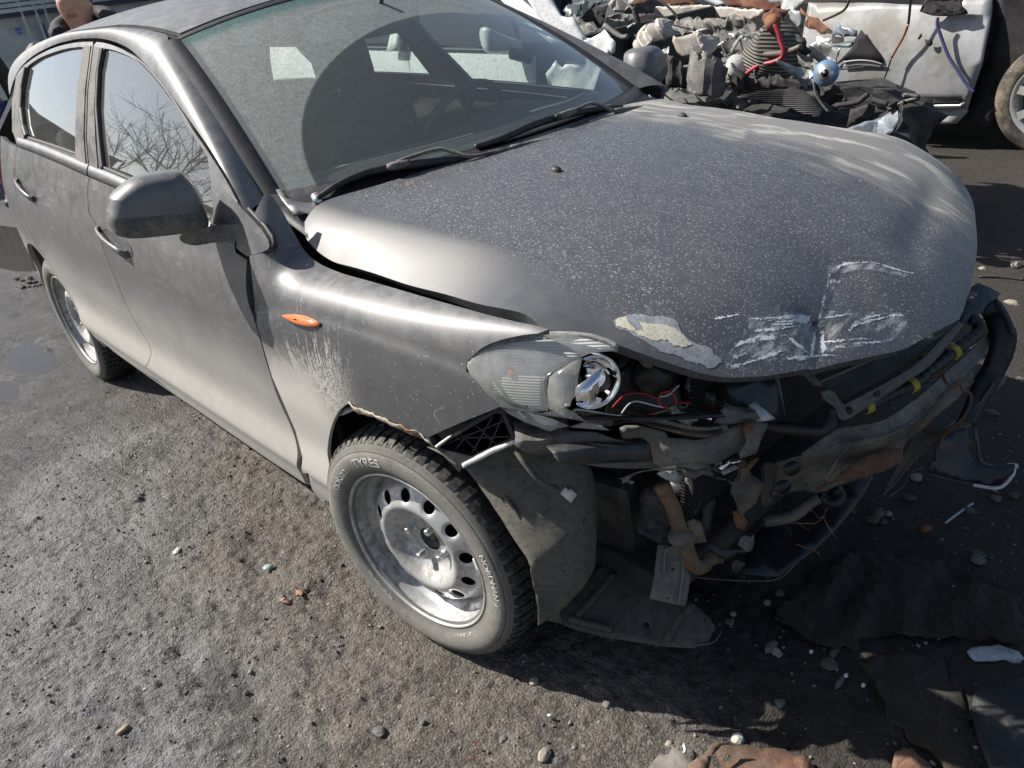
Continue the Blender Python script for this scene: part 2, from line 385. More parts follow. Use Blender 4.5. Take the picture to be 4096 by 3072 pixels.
BLACKP = rough_mat('black_plastic', (.022, .022, .024), .55, 0, .2, .25, (.16, .15, .135), 25, .1)
DUSTYP = rough_mat('dusty_black_plastic', (.05, .05, .05), .6, 0, .3, .62, (.22, .205, .18), 22, .12)
LINER = rough_mat('muddy_liner_plastic', (.06, .06, .058), .75, 0, .3, .7, (.15, .138, .115), 12, .2)
RUBBER = rough_mat('rubber_seal', (.018, .018, .02), .6, 0, .2, .2, (.12, .11, .10), 30, .08)
DARKM = rough_mat('dark_primer_metal', (.05, .05, .052), .5, .4, .3, .35, (.17, .155, .13), 14, .2)
PRIMER = rough_mat('grey_primer_metal', (.17, .165, .155), .55, .35, .3, .5, (.24, .21, .17), 12, .2, rust=.25)
RUSTM = rough_mat('rusty_dark_metal', (.10, .095, .088), .6, .2, .35, .5, (.22, .19, .155), 14, .3, rust=.55)
RUSTY = rough_mat('rusted_metal', (.12, .06, .035), .8, .1, .4, .25, (.25, .2, .14), 14, .4, rust=.95)
HOSE = rough_mat('black_hose_rubber', (.02, .02, .022), .5, 0, .2, .25, (.12, .11, .1), 40, .2)
YELLOW = rough_mat('yellow_tape', (.42, .33, .03), .6, 0, .2, .35)
WHITEC = rough_mat('white_cut_edge', (.72, .70, .66), .6, 0, .1, .2, (.5, .46, .4))
SILV = rough_mat('bright_plated_metal', (.62, .62, .62), .3, .8, .15, .15)
COPPER = rough_mat('copper_wire', (.45, .17, .07), .4, .8, .2, .3)

def simple(name, col, rough=.5, metal=0, **kw):
    t = NT(name); return t.done(t.bsdf(col=col, rough=rough, metal=metal, **kw))
CHROME = simple('headlamp_mirror', (.86, .87, .88), .04, 1)
WRED, WWHITE, WGREEN = simple('red_wire', (.5, .012, .02), .4), simple('white_wire', (.6, .6, .6), .4), simple('green_wire', (.02, .28, .08), .4)

def m_rim(name, dirt):
    t = NT(name); n = t.noise(14, 6, .65); g = t.noise(300, 2)
    c = t.mix(g, (.42, .425, .43), (.58, .585, .59)); d = t.mul(t.ss(t.add(t.mul(n, .6), t.mul(t.noise(55, 6, .7), .4)), .44, .62), dirt); c = t.mix(d, c, (.25, .225, .185))
    rs = t.ss(t.noise(38, 6, .7, t.map(loc=(5, 2, 1))), .66, .74); c = t.mix(t.mul(rs, .5), c, (.22, .13, .07))
    return t.done(t.bsdf(col=c, rough=t.lin(d, 0, 1, .36, .8), metal=t.lin(d, 0, 1, .55, .1), nrm=t.bump(n, .1, .003)))
RIM = m_rim('silver_painted_steel', .85)
def m_tyre():
    t = NT('dusty_tyre_rubber'); x, y, z = t.sep(); r = t.math('SQRT', t.add(t.mul(x, x), t.mul(z, z)))
    dusty = t.ss(r, .300, .285); n = t.noise(25, 6, .7); f = t.noise(160, 3)
    cov = t.mx(t.mul(dusty, t.lin(n, .3, .7, .62, .97)), t.mul(t.ss(t.noise(60, 5, .7), .42, .7), .55))
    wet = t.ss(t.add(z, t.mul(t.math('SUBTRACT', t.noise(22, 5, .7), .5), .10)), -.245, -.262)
    cov = t.mul(cov, t.lin(t.math('ABSOLUTE', t.math('SUBTRACT', r, .247)), .018, .030, 1, .62)); ringl = t.ss(t.math('ABSOLUTE', t.math('SUBTRACT', r, .2690)), .0016, .0008); cov = t.mul(cov, t.lin(ringl, 0, 1, 1, .35))
    scuff = t.ss(t.math('ABSOLUTE', t.math('SUBTRACT', t.noise(16, 3, .6, t.map((1, 1, 2.5))), .5)), .012, .004); cov = t.mul(cov, t.lin(t.mul(scuff, t.ss(t.noise(9, 2), .5, .6)), 0, 1, 1, .45))
    c = t.mix(cov, (.02, .02, .021), t.mix(f, (.20, .19, .168), (.30, .285, .25)))
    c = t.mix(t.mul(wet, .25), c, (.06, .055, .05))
    return t.done(t.bsdf(col=c, rough=.82, nrm=t.bump(f, .25, .0015), spec=.3))
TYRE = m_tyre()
def m_tread():
    t = NT('tyre_tread_rubber'); n = t.noise(70, 5, .7); x, y, z = t.sep()
    front = t.ss(x, .13, -.02)
    cov = t.mul(t.ss(n, .40, .66), t.lin(front, 0, 1, .25, .75)); c = t.mix(cov, (.016, .016, .017), (.24, .22, .19)); return t.done(t.bsdf(col=c, rough=.8, nrm=t.bump(t.noise(300, 3), .4, .001), spec=.3))
TREAD = m_tread()
LETTER = rough_mat('tyre_lettering', (.52, .50, .45), .8, 0, .12)

def m_glass(name, tint=(.55, .62, .60), dust=.12):
    t = NT(name); f = t.noise(60, 5, .7); b = t.noise(6, 4, .6)
    tr = t.n('ShaderNodeBsdfTransparent'); t.put(tr.inputs[0], tint); gl = t.n('ShaderNodeBsdfGlossy'); gl.inputs['Roughness'].default_value = .012; t.put(gl.inputs[0], (.95, .97, .97))
    f2 = t.fres(1.9)
    g = t.shmix(f2, tr.outputs[0], gl.outputs[0])
    df = t.n('ShaderNodeBsdfDiffuse'); t.put(df.inputs[0], (.46, .45, .42))
    d = t.mul(t.lin(t.add(t.mul(f, .5), t.mul(b, .5)), .3, .7, .45, 1.3), dust)
    return t.done(t.shmix(d, g, df.outputs[0]))
GLASS = m_glass('dusty_side_glass', (.78, .85, .82), .10)
# ================================================================ the crashed hatchback
car = thing('crashed_hatchback', 'dusty dark grey five-door hatchback with smashed front end and buckled bonnet', 'car')
_wz = pchip([.05,.12,.18,.26,.33,.375,.42,.47,.60,.75,.85,.93,.99,1.05,1.15,1.25,1.35,1.42,1.52], [.66,.72,.765,.800,.822,.839,.837,.832,.843,.840,.828,.806,.785,.760,.713,.661,.603,.555,.47])
_fx = pchip([-3.4,-3.2,-3.0,-2.8,-2.6,-2.2,-1.6,-.9,-.3,0,.2,.4,.55,.7,.8], [-.24,-.14,-.072,-.034,-.014,-.004,0,0,-.004,-.012,-.03,-.07,-.13,-.24,-.40])
def wid(x, z): return _wz(z)+_fx(x)
def S_R(u, v, off=0): return np.stack([u+0*v, -(wid(u, v)+off), v+0*u], -1)
def S_L(u, v): return np.stack([u+0*v, wid(u, v), v+0*u], -1)
def S_in(u, v): return S_R(u, v, -.012)
def S_out(u, v): return S_R(u, v, .004)
SD = (-3.3, .6, .12, 1.45)
def sd(k, pts): return unproj(S_R, fr(k, pts), SD)

# --- windscreen surface and roof surface
def W_S(u, v):
    u = np.asarray(u, float)+0*v; y = u*(.672-.122*v); x = (-.27-.19*u*u)*(1-v)+(-.99-.10*u*u)*v; zt = 1.438-.070*np.abs(u)**2.2
    return np.stack([x-.0*v, y, 1.005*(1-v)+zt*v+.10*v*(1-v)], -1)
_rz = pchip([-3.2,-2.95,-2.7,-2.3,-1.9,-1.5,-1.2,-1.0,-.9], [1.28,1.385,1.432,1.470,1.487,1.486,1.468,1.441,1.424])
def R_S(u, v):
    u = np.asarray(u, float)+0*v; x0 = -1.003-.10*u*u; x = x0*(1-v)+(-2.98)*v; y = u*(.545-.03*v*v); z = _rz(x+.10*u*u)-.068*np.abs(u)**2.2
    return np.stack([x, y, z], -1)

# --- bonnet
_hc = pchip([-.6,-.45,-.2,0,.2,.4,.55,.66,.74,.80,.9], [1.03,1.03,1.022,1.006,.978,.934,.882,.820,.758,.700,.58])
_hd = pchip([-.6,-.40,-.32,-.2,0,.2,.4,.5,.6,.75,.9], [.045,.05,.075,.105,.100,.070,.037,.05,.09,.16,.2])
def segd(x, y, poly):
    """distance to a polyline and signed side"""
    best = np.full(np.shape(x), 1e9); sg = np.zeros(np.shape(x)); tt = np.zeros(np.shape(x))
    for i in range(len(poly)-1):
        a, b = np.array(poly[i]), np.array(poly[i+1]); ab = b-a; t = np.clip(((x-a[0])*ab[0]+(y-a[1])*ab[1])/(ab@ab), 0, 1)
        dx, dy = x-a[0]-t*ab[0], y-a[1]-t*ab[1]; d = np.hypot(dx, dy); s = np.sign(ab[0]*dy-ab[1]*dx); m = d < best
        best = np.where(m, d, best); sg = np.where(m, s, sg); tt = np.where(m, (i+t)/(len(poly)-1), tt)
    return best, sg, tt
def H0(u, v):
    x, y = np.asarray(u, float)+0*v, np.asarray(v, float)+0*u; c = _hc(x); d = _hd(x)
    a = np.abs(y); yc = np.interp(x, [-.45,-.35,0,.3,.5,.7], [.665,.655,.620,.585,.53,.45]); g = .46*(np.minimum(a, .72)/.70)**2+.54/(.70-yc)*.016*np.logaddexp(0, (a-yc)/.016)
    return np.stack([x, y, c-d*np.minimum(g, 1.4)], -1)
HD = (-.55, .85, -.76, .76)
cr_px = fr('E6', [(830,85), (700,82), (590,95), (530,150), (520,250), (470,430), (440,490), (415,600), (405,700)])
CRE = unproj(H0, cr_px, HD)
def H_S(u, v):
    P = H0(u, v); x, y = P[..., 0], P[..., 1]; d, s, t = segd(x, y, CRE)
    inside = (s > 0) if HSIGN > 0 else (s < 0)
    # the nose to the left of the fold is pushed down behind a sharp lip
    sdn = np.where(inside, d, -d); dep = (.0045*np.exp(-(np.maximum(sdn, 0)/.10)**2)*smooth(sdn, -.006, .008)-.003*np.exp(-(np.minimum(sdn+.006, 0)/.02)**2)*(1-smooth(sdn, -.006, .008)))*smooth(t, 0, .2)
    rad = np.hypot(x-CRE[6, 0], y-CRE[6, 1])
    dep = (.0065*np.exp(-d/.028)+.003*np.where(inside, np.exp(-(d/.10)**2), 0)*smooth(d, 0, .01))*smooth(t, 0, .25); z = P[..., 2]-dep - .012*np.exp(-(rad/.035)**2)
    z = z + .006*np.sin(9*x+6*y)*smooth(x, .35, .6) + .008*np.exp(-((y+.33)/.10)**2)*smooth(x, .40, .62) - .008*np.exp(-((y+.14)/.06)**2)*smooth(x, .45, .62)
    z = z - .010*np.exp(-((x-.63+.25*(y-.25))/.035)**2)*smooth(y, .02, .12)*smooth(-y, -.5, -.35)
    return np.stack([x, y, z], -1)
HSIGN = 1
d0, s0, _ = segd(np.array([CRE[4, 0]]), np.array([CRE[4, 1]+.05]), CRE); HSIGN = 1 if s0[0] > 0 else -1
hood_px = (fr('E4', [(1175,1060)]) + fr('B2', [(450,400), (520,490), (640,580), (1000,690), (1500,840), (1900,950), (2212,1020)]) + fr('E5', [(580,20), (620,35), (900,70), (1150,160), (1400,260), (1700,360), (1850,390), (1960,398)])
          + fr('E6', [(0,848), (180,825), (460,770), (800,695), (1100,600), (1300,520), (1390,465), (1440,330), (1480,160), (1505,0)]) + fr('V', [(2107,480), (2098,430), (2070,385), (2020,345), (1930,295), (1830,262), (1745,243)])
          + fr('A3', [(2212,860), (1900,790), (1600,715), (1470,695)]))
hl = unproj(H0, hood_px, HD)
hood_loop = np.array([p for p in hl])
rear_edge = spline([hl[-1], (-.335, .40), (-.29, .2), (-.275, 0), (-.285, -.2), (-.325, -.45), (-.36, -.60), hl[0]], 8)[1:-1]
hood_loop = np.concatenate([resample(spline(hl, 4), 420), rear_edge])
HOODLOOP = hood_loop
hood = panel('hood', H_S, hood_loop, .0072, P_HOOD, car, .022, out=1)

# --- fender with its crown
_ey = pchip([-.5,-.40,-.36,-.30,-.1,.1,.3,.42,.52,.62], [-.742,-.738,-.727,-.722,-.735,-.735,-.730,-.715,-.68,-.62])
_ez = pchip([-.5,-.46,-.40,-.365,-.34,-.315,-.28,-.22,0,.2,.4,.5,.62], [1.12,1.10,1.075,1.04,.99,.94,.917,.909,.913,.914,.912,.895,.85])
_cz = pchip([-.6,-.45,-.367,-.2,0,.15,.284,.4,.6], [.80,.80,.82,.852,.862,.859,.845,.825,.77])
def F_S(u, v):
    u = np.asarray(u, float)+0*v; v = np.asarray(v, float)+0*u; zc = _cz(u); yc = -wid(u, zc); ey, ez = _ey(u), _ez(u)
    t = np.clip(v, 0, 1); ky = yc+.012; kz = ez-.004-.25*(ez-.91)*smooth(ez, .93, 1.05)
    y1 = (1-t)**2*ey+2*t*(1-t)*ky+t*t*yc; z1 = (1-t)**2*ez+2*t*(1-t)*kz+t*t*zc
    z2 = zc-(v-1); y2 = -wid(u, z2)-.006*smooth(v, 1, 1.03)*(1-smooth(v, 1.1, 1.4))
    return np.stack([u, np.where(v <= 1, y1, y2), np.where(v <= 1, z1, z2)], -1)
FD = (-.55, .56, 0, 1.75)
def fd(k, pts): return unproj(F_S, fr(k, pts), FD)
arch_px = fr('C2', [(1470,555), (1400,505), (1290,440), (1160,390), (1080,355), (985,318), (910,285), (850,255), (800,232), (740,262), (690,330), (645,450), (622,600), (632,690), (655,800), (668,900), (680,1025)])
arch = unproj(F_S, arch_px, FD)
low = fd('C2', [(520,975), (497,915), (470,790)])
seam = np.array([(x, 1+_cz(x)-z) for x, z in [(-.437,.335), (-.377,.415), (-.380,.49), (-.387,.645), (-.393,.774), (-.414,.829), (-.405,.905)] if True])
seam = np.array([p for p in seam if p[1] > 1])
sail = fd('E4', [(360,1560), (540,1520), (650,1480), (700,1410), (690,1330), (640,1230), (560,1110), (430,945), (575,650)])
topline = np.array([(x, 0.0) for x in np.linspace(-.372, .435, 40)])
head_edge = fd('E5', [(590,62), (400,82), (250,120), (150,165), (80,225), (30,290), (60,350), (100,405), (180,500), (280,600)])
bot = fd('C2', [(1990,265), (1700,380), (1435,500)])
f_loop = np.concatenate([topline, spline(head_edge, 4)[1:], bot, spline(arch, 4), low, seam, sail])
fender = panel('front_fender', F_S, f_loop, (.014, .014), P_FEND, car, .010, out=-1)

# --- doors
bs = [(-1.523,1.008), (-1.537,.977), (-1.532,.905), (-1.470,.869), (-1.432,.775), (-1.398,.638), (-1.373,.535), (-1.352,.490), (-1.360,.450), (-1.420,.400), (-1.485,.358), (-1.500,.300)]
fs_ = [(-.495,.262), (-.460,.325), (-.402,.415), (-.401,.49), (-.407,.645), (-.413,.774), (-.433,.829), (-.424,.918)]
beltf = [(-.55,.936), (-.80,.960), (-1.10,.985), (-1.30,.998)]
bss = spline(bs, 5); GAP = .005
fd_loop = np.concatenate([bss+[GAP, 0], [(-1.3,.272), (-1.0,.262), (-.7,.258)], spline(fs_, 5), beltf])
front_door = panel('front_door', S_R, fd_loop, .022, P_SIDE, car, .014)
rs = [(-2.20,.30), (-2.175,.40), (-2.20,.49), (-2.27,.58), (-2.38,.66), (-2.475,.78), (-2.50,.92), (-2.46,1.047)]
rd_loop = np.concatenate([spline(rs, 5), [(-2.2,1.041), (-2.0,1.033), (-1.75,1.021)], bss, [(-1.7,.287), (-1.95,.290)]])
rear_door = panel('rear_door', S_R, rd_loop, .024, P_SIDE, car, .014)
rsp = spline(rs, 5)
aq = [(-2.527+.368*math.cos(a), .288+.368*math.sin(a)) for a in np.linspace(math.radians(8), math.radians(172), 40)]
q_loop = np.concatenate([[(-2.17,.245)], aq, [(-2.90,.26), (-3.0,.28), (-3.15,.32), (-3.22,.5), (-3.24,.75), (-3.2,.95), (-3.13,1.03), (-2.95,1.055), (-2.72,1.055)], (rsp-[GAP, 0])[::-1]])
quarter = panel('rear_quarter_panel', S_R, q_loop, .03, P_SIDE, car, .02)
sill_loop = [(-2.165,.218), (-1.7,.208), (-1.2,.212), (-.8,.222), (-.52,.232), (-.495,.252)] + [(-.7,.250), (-1.0,.254), (-1.3,.264), (-1.5,.288), (-1.7,.280), (-1.95,.283), (-2.185,.290)]
sill = panel('sill_panel', S_in, sill_loop, .03, P_SIDE, car, .03)
# belt mouldings
def strip(name, A, B, off, mat, parent, thick=.006, mid=.004):
    A, B = np.asarray(A, float), np.asarray(B, float); M = (A+B)/2
    return loft(name, [S_R(A[:, 0], A[:, 1], off-.012), S_R(A[:, 0], A[:, 1], off), S_R(M[:, 0], M[:, 1], off+mid), S_R(B[:, 0], B[:, 1], off), S_R(B[:, 0], B[:, 1], off-.012)], mat, parent)
xb = np.linspace(-1.518, -.47, 40); zb = np.interp(xb, [-1.52,-1.30,-1.10,-.80,-.55,-.417], [1.010,.999,.986,.961,.937,.919])
strip('belt_moulding', np.c_[xb, zb+.002], np.c_[xb, zb+.034], .004, P_SIDE, front_door)
xb2 = np.linspace(-2.44, -1.53, 40); zb2 = np.interp(xb2, [-2.46,-2.2,-2.0,-1.75,-1.52], [1.049,1.043,1.035,1.023,1.010])
strip('belt_moulding', np.c_[xb2, zb2+.002], np.c_[xb2, zb2+.034], .004, P_SIDE, rear_door)
# upper frames and glass
seamA = [(-.42,1.005), (-.53,1.072), (-.653,1.131), (-.798,1.190), (-.93,1.240), (-1.051,1.282), (-1.20,1.327), (-1.35,1.362), (-1.562,1.388), (-1.783,1.397), (-1.97,1.395), (-2.143,1.386), (-2.34,1.365), (-2.50,1.337), (-2.60,1.305), (-2.68,1.25), (-2.72,1.16), (-2.73,1.08)]
SA = spline(seamA, 6)
gF = spline([(-.655,1.105), (-.676,1.122), (-.752,1.153), (-.873,1.206), (-1.048,1.272), (-1.237,1.325), (-1.433,1.354), (-1.560,1.364)], 5)
g_front = np.concatenate([gF, [(-1.555,1.3), (-1.515,1.2), (-1.46,1.12), (-1.405,1.04)], [(-1.1,1.022), (-.8,.998), (-.62,.980), (-.60,1.0)]])
g_rear = np.concatenate([[(-1.66,1.062), (-1.69,1.15), (-1.72,1.25), (-1.755,1.372)], spline([(-1.80,1.374), (-1.997,1.371), (-2.255,1.353), (-2.44,1.325)], 5), [(-2.455,1.25), (-2.43,1.18), (-2.36,1.11), (-2.30,1.083), (-2.0,1.075)]])
cut = lambda P, a, b: P[(P[:, 0] <= b) & (P[:, 0] >= a)]
upF = cut(SA, -1.655, -.40)-[0, .010]; upR = cut(SA, -2.62, -1.665)-[0, .010]
fr_loop = np.concatenate([upF, [(-1.655,1.375), (-1.62,1.25), (-1.575,1.12), (-1.523,1.030)], np.c_[xb, zb+.026], [(-.44,1.0)]])
window_frame = panel('window_frame', S_R, fr_loop, .02, P_SIDE, front_door, .012, holes=[g_front])
rr_loop = np.concatenate([[(-1.533,1.032), (-1.585,1.12), (-1.63,1.25), (-1.665,1.375)], upR, [(-2.60,1.28), (-2.60,1.2), (-2.55,1.1), (-2.47,1.06)], np.c_[xb2, zb2+.026]])
window_frame2 = panel('window_frame', S_R, rr_loop, .02, P_SIDE, rear_door, .012, holes=[g_rear])
grow = lambda P, k: (np.asarray(P)-np.mean(P, 0))*k+np.mean(P, 0)
def S_gl(u, v): return S_R(u, v, -.010)
panel('window_glass', S_gl, grow(g_front, 1.012), .05, GLASS, front_door, 0)
panel('window_glass', S_gl, grow(g_rear, 1.012), .05, GLASS, rear_door, 0)
def seal(name, P, parent, r=.007, closed=True, off=-.002, mat=None):
    P = np.asarray(P, float); P = np.concatenate([P, P[:1]]) if closed else P; P = resample(P, 90); return tube(name, S_R(P[:, 0], P[:, 1], off-.006), r, mat or RUBBER, parent, 6)
seal('window_seal', g_front, front_door); seal('window_seal', g_rear, rear_door)
# dark run channels beside the B-pillar and the rear corner glass
panel('pillar_trim', S_out, [(-1.640,1.372), (-1.605,1.25), (-1.56,1.12), (-1.512,1.034), (-1.43,1.030), (-1.475,1.11), (-1.525,1.20), (-1.565,1.30), (-1.575,1.366)], .02, DUSTYP, front_door, .004)
panel('pillar_trim', S_out, [(-1.548,1.036), (-1.598,1.12), (-1.643,1.25), (-1.675,1.374), (-1.752,1.377), (-1.722,1.25), (-1.692,1.15), (-1.665,1.055)], .02, DUSTYP, rear_door, .004)
panel('quarter_window', S_out, [(-2.468,1.318), (-2.585,1.285), (-2.60,1.2), (-2.54,1.10), (-2.46,1.075), (-2.33,1.083), (-2.395,1.12), (-2.45,1.18), (-2.472,1.25)], .02, DUSTYP, rear_door, .004)
for P in ([(-1.405,1.04), (-1.46,1.12), (-1.515,1.2), (-1.555,1.3), (-1.562,1.362)],): seal('run_channel', P, front_door, .009, False, .002, RUBBER)
for P in ([(-2.31,1.088), (-2.37,1.12), (-2.435,1.18), (-2.462,1.25), (-2.45,1.32)],): seal('run_channel', P, rear_door, .012, False, .003, RUBBER)
# mirror sail
sail_loop = unproj(S_R, fr('E4', [(305,900), (60,755), (-120,900), (-260,1150)]), SD)
sl = np.concatenate([unproj(S_R, fr('E4', [(350,1560), (560,1500), (655,1460), (680,1400), (660,1320), (560,1160), (420,1010), (310,895)]), SD), [(-.50,1.04), (-.565,1.06), (-.575,.985), (-.56,.955)]])
panel('mirror_sail', S_out, sl, .02, P_SIDE, front_door, .02)
seal('sail_seal', unproj(S_R, fr('E4', [(350,1575), (560,1515), (665,1480), (697,1400), (675,1310), (570,1145), (430,1000), (320,880)]), SD), front_door, .006, False, .0)

# --- side ring: A-pillar and cantrail between the door aperture and the windscreen / roof
n = 90; A = resample(SA[SA[:, 0] > -2.70], n); A3 = S_R(A[:, 0], A[:, 1])
Bv = []
for p in A3:
    if p[0] > -1.02 and p[2] < 1.352: Bv.append(None)
    else: Bv.append(1)
Bline = np.concatenate([W_S(np.full(60, -1.035), np.linspace(.02, 1.0, 60)), R_S(np.full(80, -1.0), np.linspace(.02, .97, 80))])
Bs = resample(Bline, n)
def pair(k):      # arc-length pairing, the windscreen corner held against the bend of the aperture
    return np.interp(np.linspace(0, 1, n), k[0], k[1])
sB = np.r_[0, np.cumsum(np.linalg.norm(np.diff(Bline, axis=0), axis=1))]; tB = pair(([0, .30, 1], [0, sB[59]/sB[-1], 1]))*sB[-1]
B3 = np.stack([np.interp(tB, sB, Bline[:, i]) for i in range(3)], -1)
rows = []
for t in np.linspace(0, 1, 9):
    K = (A3+B3)/2; K[:, 1] = A3[:, 1]*.60+B3[:, 1]*.40-.010; K[:, 2] = np.maximum(A3[:, 2], B3[:, 2])*.45+K[:, 2]*.55+.016
    rows.append((1-t)**2*A3+2*t*(1-t)*K+t*t*B3)
ring = loft('side_ring', rows, P_ROOF, car)
loft('roof_ditch', [B3[28:]+[0,0,-.001], B3[28:]+[0,.012,-.010], B3[28:]+[0,.024,-.008]], RUBBER, car)
rl = [(u, 0.004) for u in np.linspace(-.965, .965, 60)]+[(.965, v) for v in np.linspace(.05, .98, 40)]+[(u, .985) for u in np.linspace(.95, -.95, 30)]+[(-.965, v) for v in np.linspace(.95, .03, 40)]
roof = panel('roof', R_S, rl, (.06, .025), P_ROOF, car, .012, out=1)
# left side, seen only through the glass: pillars, frame and doors
SAl = SA[SA[:, 0] > -2.7]
lp = lambda P, m, nm, h=.05, holes=(): panel(nm, S_L, P, h, m, car, .012, holes=holes, out=-1)
lp(np.concatenate([fd_loop, ]), P_SIDE, 'left_front_door')
lp(rd_loop, P_SIDE, 'left_rear_door'); lp(q_loop, P_SIDE, 'left_quarter_panel')
lf = np.concatenate([upF, [(-1.655,1.375), (-1.523,1.030)], np.c_[xb, zb], [(-.44,1.0)]]); lp(lf, P_SIDE, 'left_window_frame', .03, [g_front])
lr = np.concatenate([[(-1.533,1.032), (-1.665,1.375)], upR, [(-2.60,1.28), (-2.60,1.2), (-2.55,1.1), (-2.47,1.06)], np.c_[xb2, zb2]]); lp(lr, P_SIDE, 'left_window_frame', .03, [g_rear])
mir = lambda P: P*np.array([1, -1, 1])
loft('side_ring', [mir(r) for r in rows], P_ROOF, car, flip=True)
def F_L(u, v): return mir(F_S(u, v))+np.array([-.03, -.05, -.075])
archL = [(x, 1+_cz(x)-z) for x, z in [(.02+.372*math.cos(a), .29+.372*math.sin(a)) for a in np.linspace(math.radians(15), math.radians(178), 30)]]
panel('left_front_fender', F_L, np.concatenate([[(x, 0.0) for x in np.linspace(-.40, .40, 40)], [(.45,.6), (.40,1.12)], archL, [(-.40,1.55), (-.39,1.3), (-.40,1.05), (-.41,.8)]]), .03, P_FEND, car, .01, out=1)
# tail
def T_S(u, v): # tailgate
    u = np.asarray(u, float)+0*v; return np.stack([-3.22+.16*u*u*0+.22*smooth(v, .95, 1.4)+.10*np.abs(u)**4-.0*v, u*(.80-.28*smooth(v, .9, 1.42)), v+0*u], -1)
tg = [(u, .32) for u in np.linspace(-.93, .93, 20)]+[(.93, .7), (.95, 1.0), (.93, 1.2), (.9, 1.38)]+[(u, 1.40) for u in np.linspace(.85, -.85, 20)]+[(-.9, 1.38), (-.93, 1.2), (-.95, 1.0), (-.93, .7)]
rearglass = [(u, 1.06) for u in np.linspace(-.82, .82, 12)]+[(u, 1.34) for u in np.linspace(.78, -.78, 12)]
tail = panel('tailgate', T_S, tg, .06, P_SIDE, car, .02, holes=[rearglass], out=-1)
def T_g(u, v): return T_S(u, v)+np.array([.012, 0, 0])
panel('rear_window', T_g, grow(rearglass, 1.03), .08, GLASS, tail, 0)
TAILRED = simple('tail_lamp_red', (.42, .02, .02), .15, 0, coat=.6)
lamp_loop = [(-3.06,.80), (-3.20,.78), (-3.22,.95), (-3.12,1.03), (-2.99,1.055), (-2.95,1.0), (-3.0,.9)]
panel('tail_lamp', lambda u, v: S_R(u, v, .012), lamp_loop, .03, TAILRED, car, .02)
# floor pan and inner structure so that light does not leak through
UNDER = rough_mat('underbody', (.03, .029, .027), .85, 0, .3, .3, (.10, .09, .075))
box('floor_pan', (-1.35, 0, .22), (2.5, 1.40, .04), UNDER, car, bev=0)
box('firewall', (-.46, 0, .58), (.03, 1.36, .76), UNDER, car, bev=0)
box('luggage_floor', (-2.75, 0, .50), (.75, 1.2, .05), UNDER, car, bev=0)
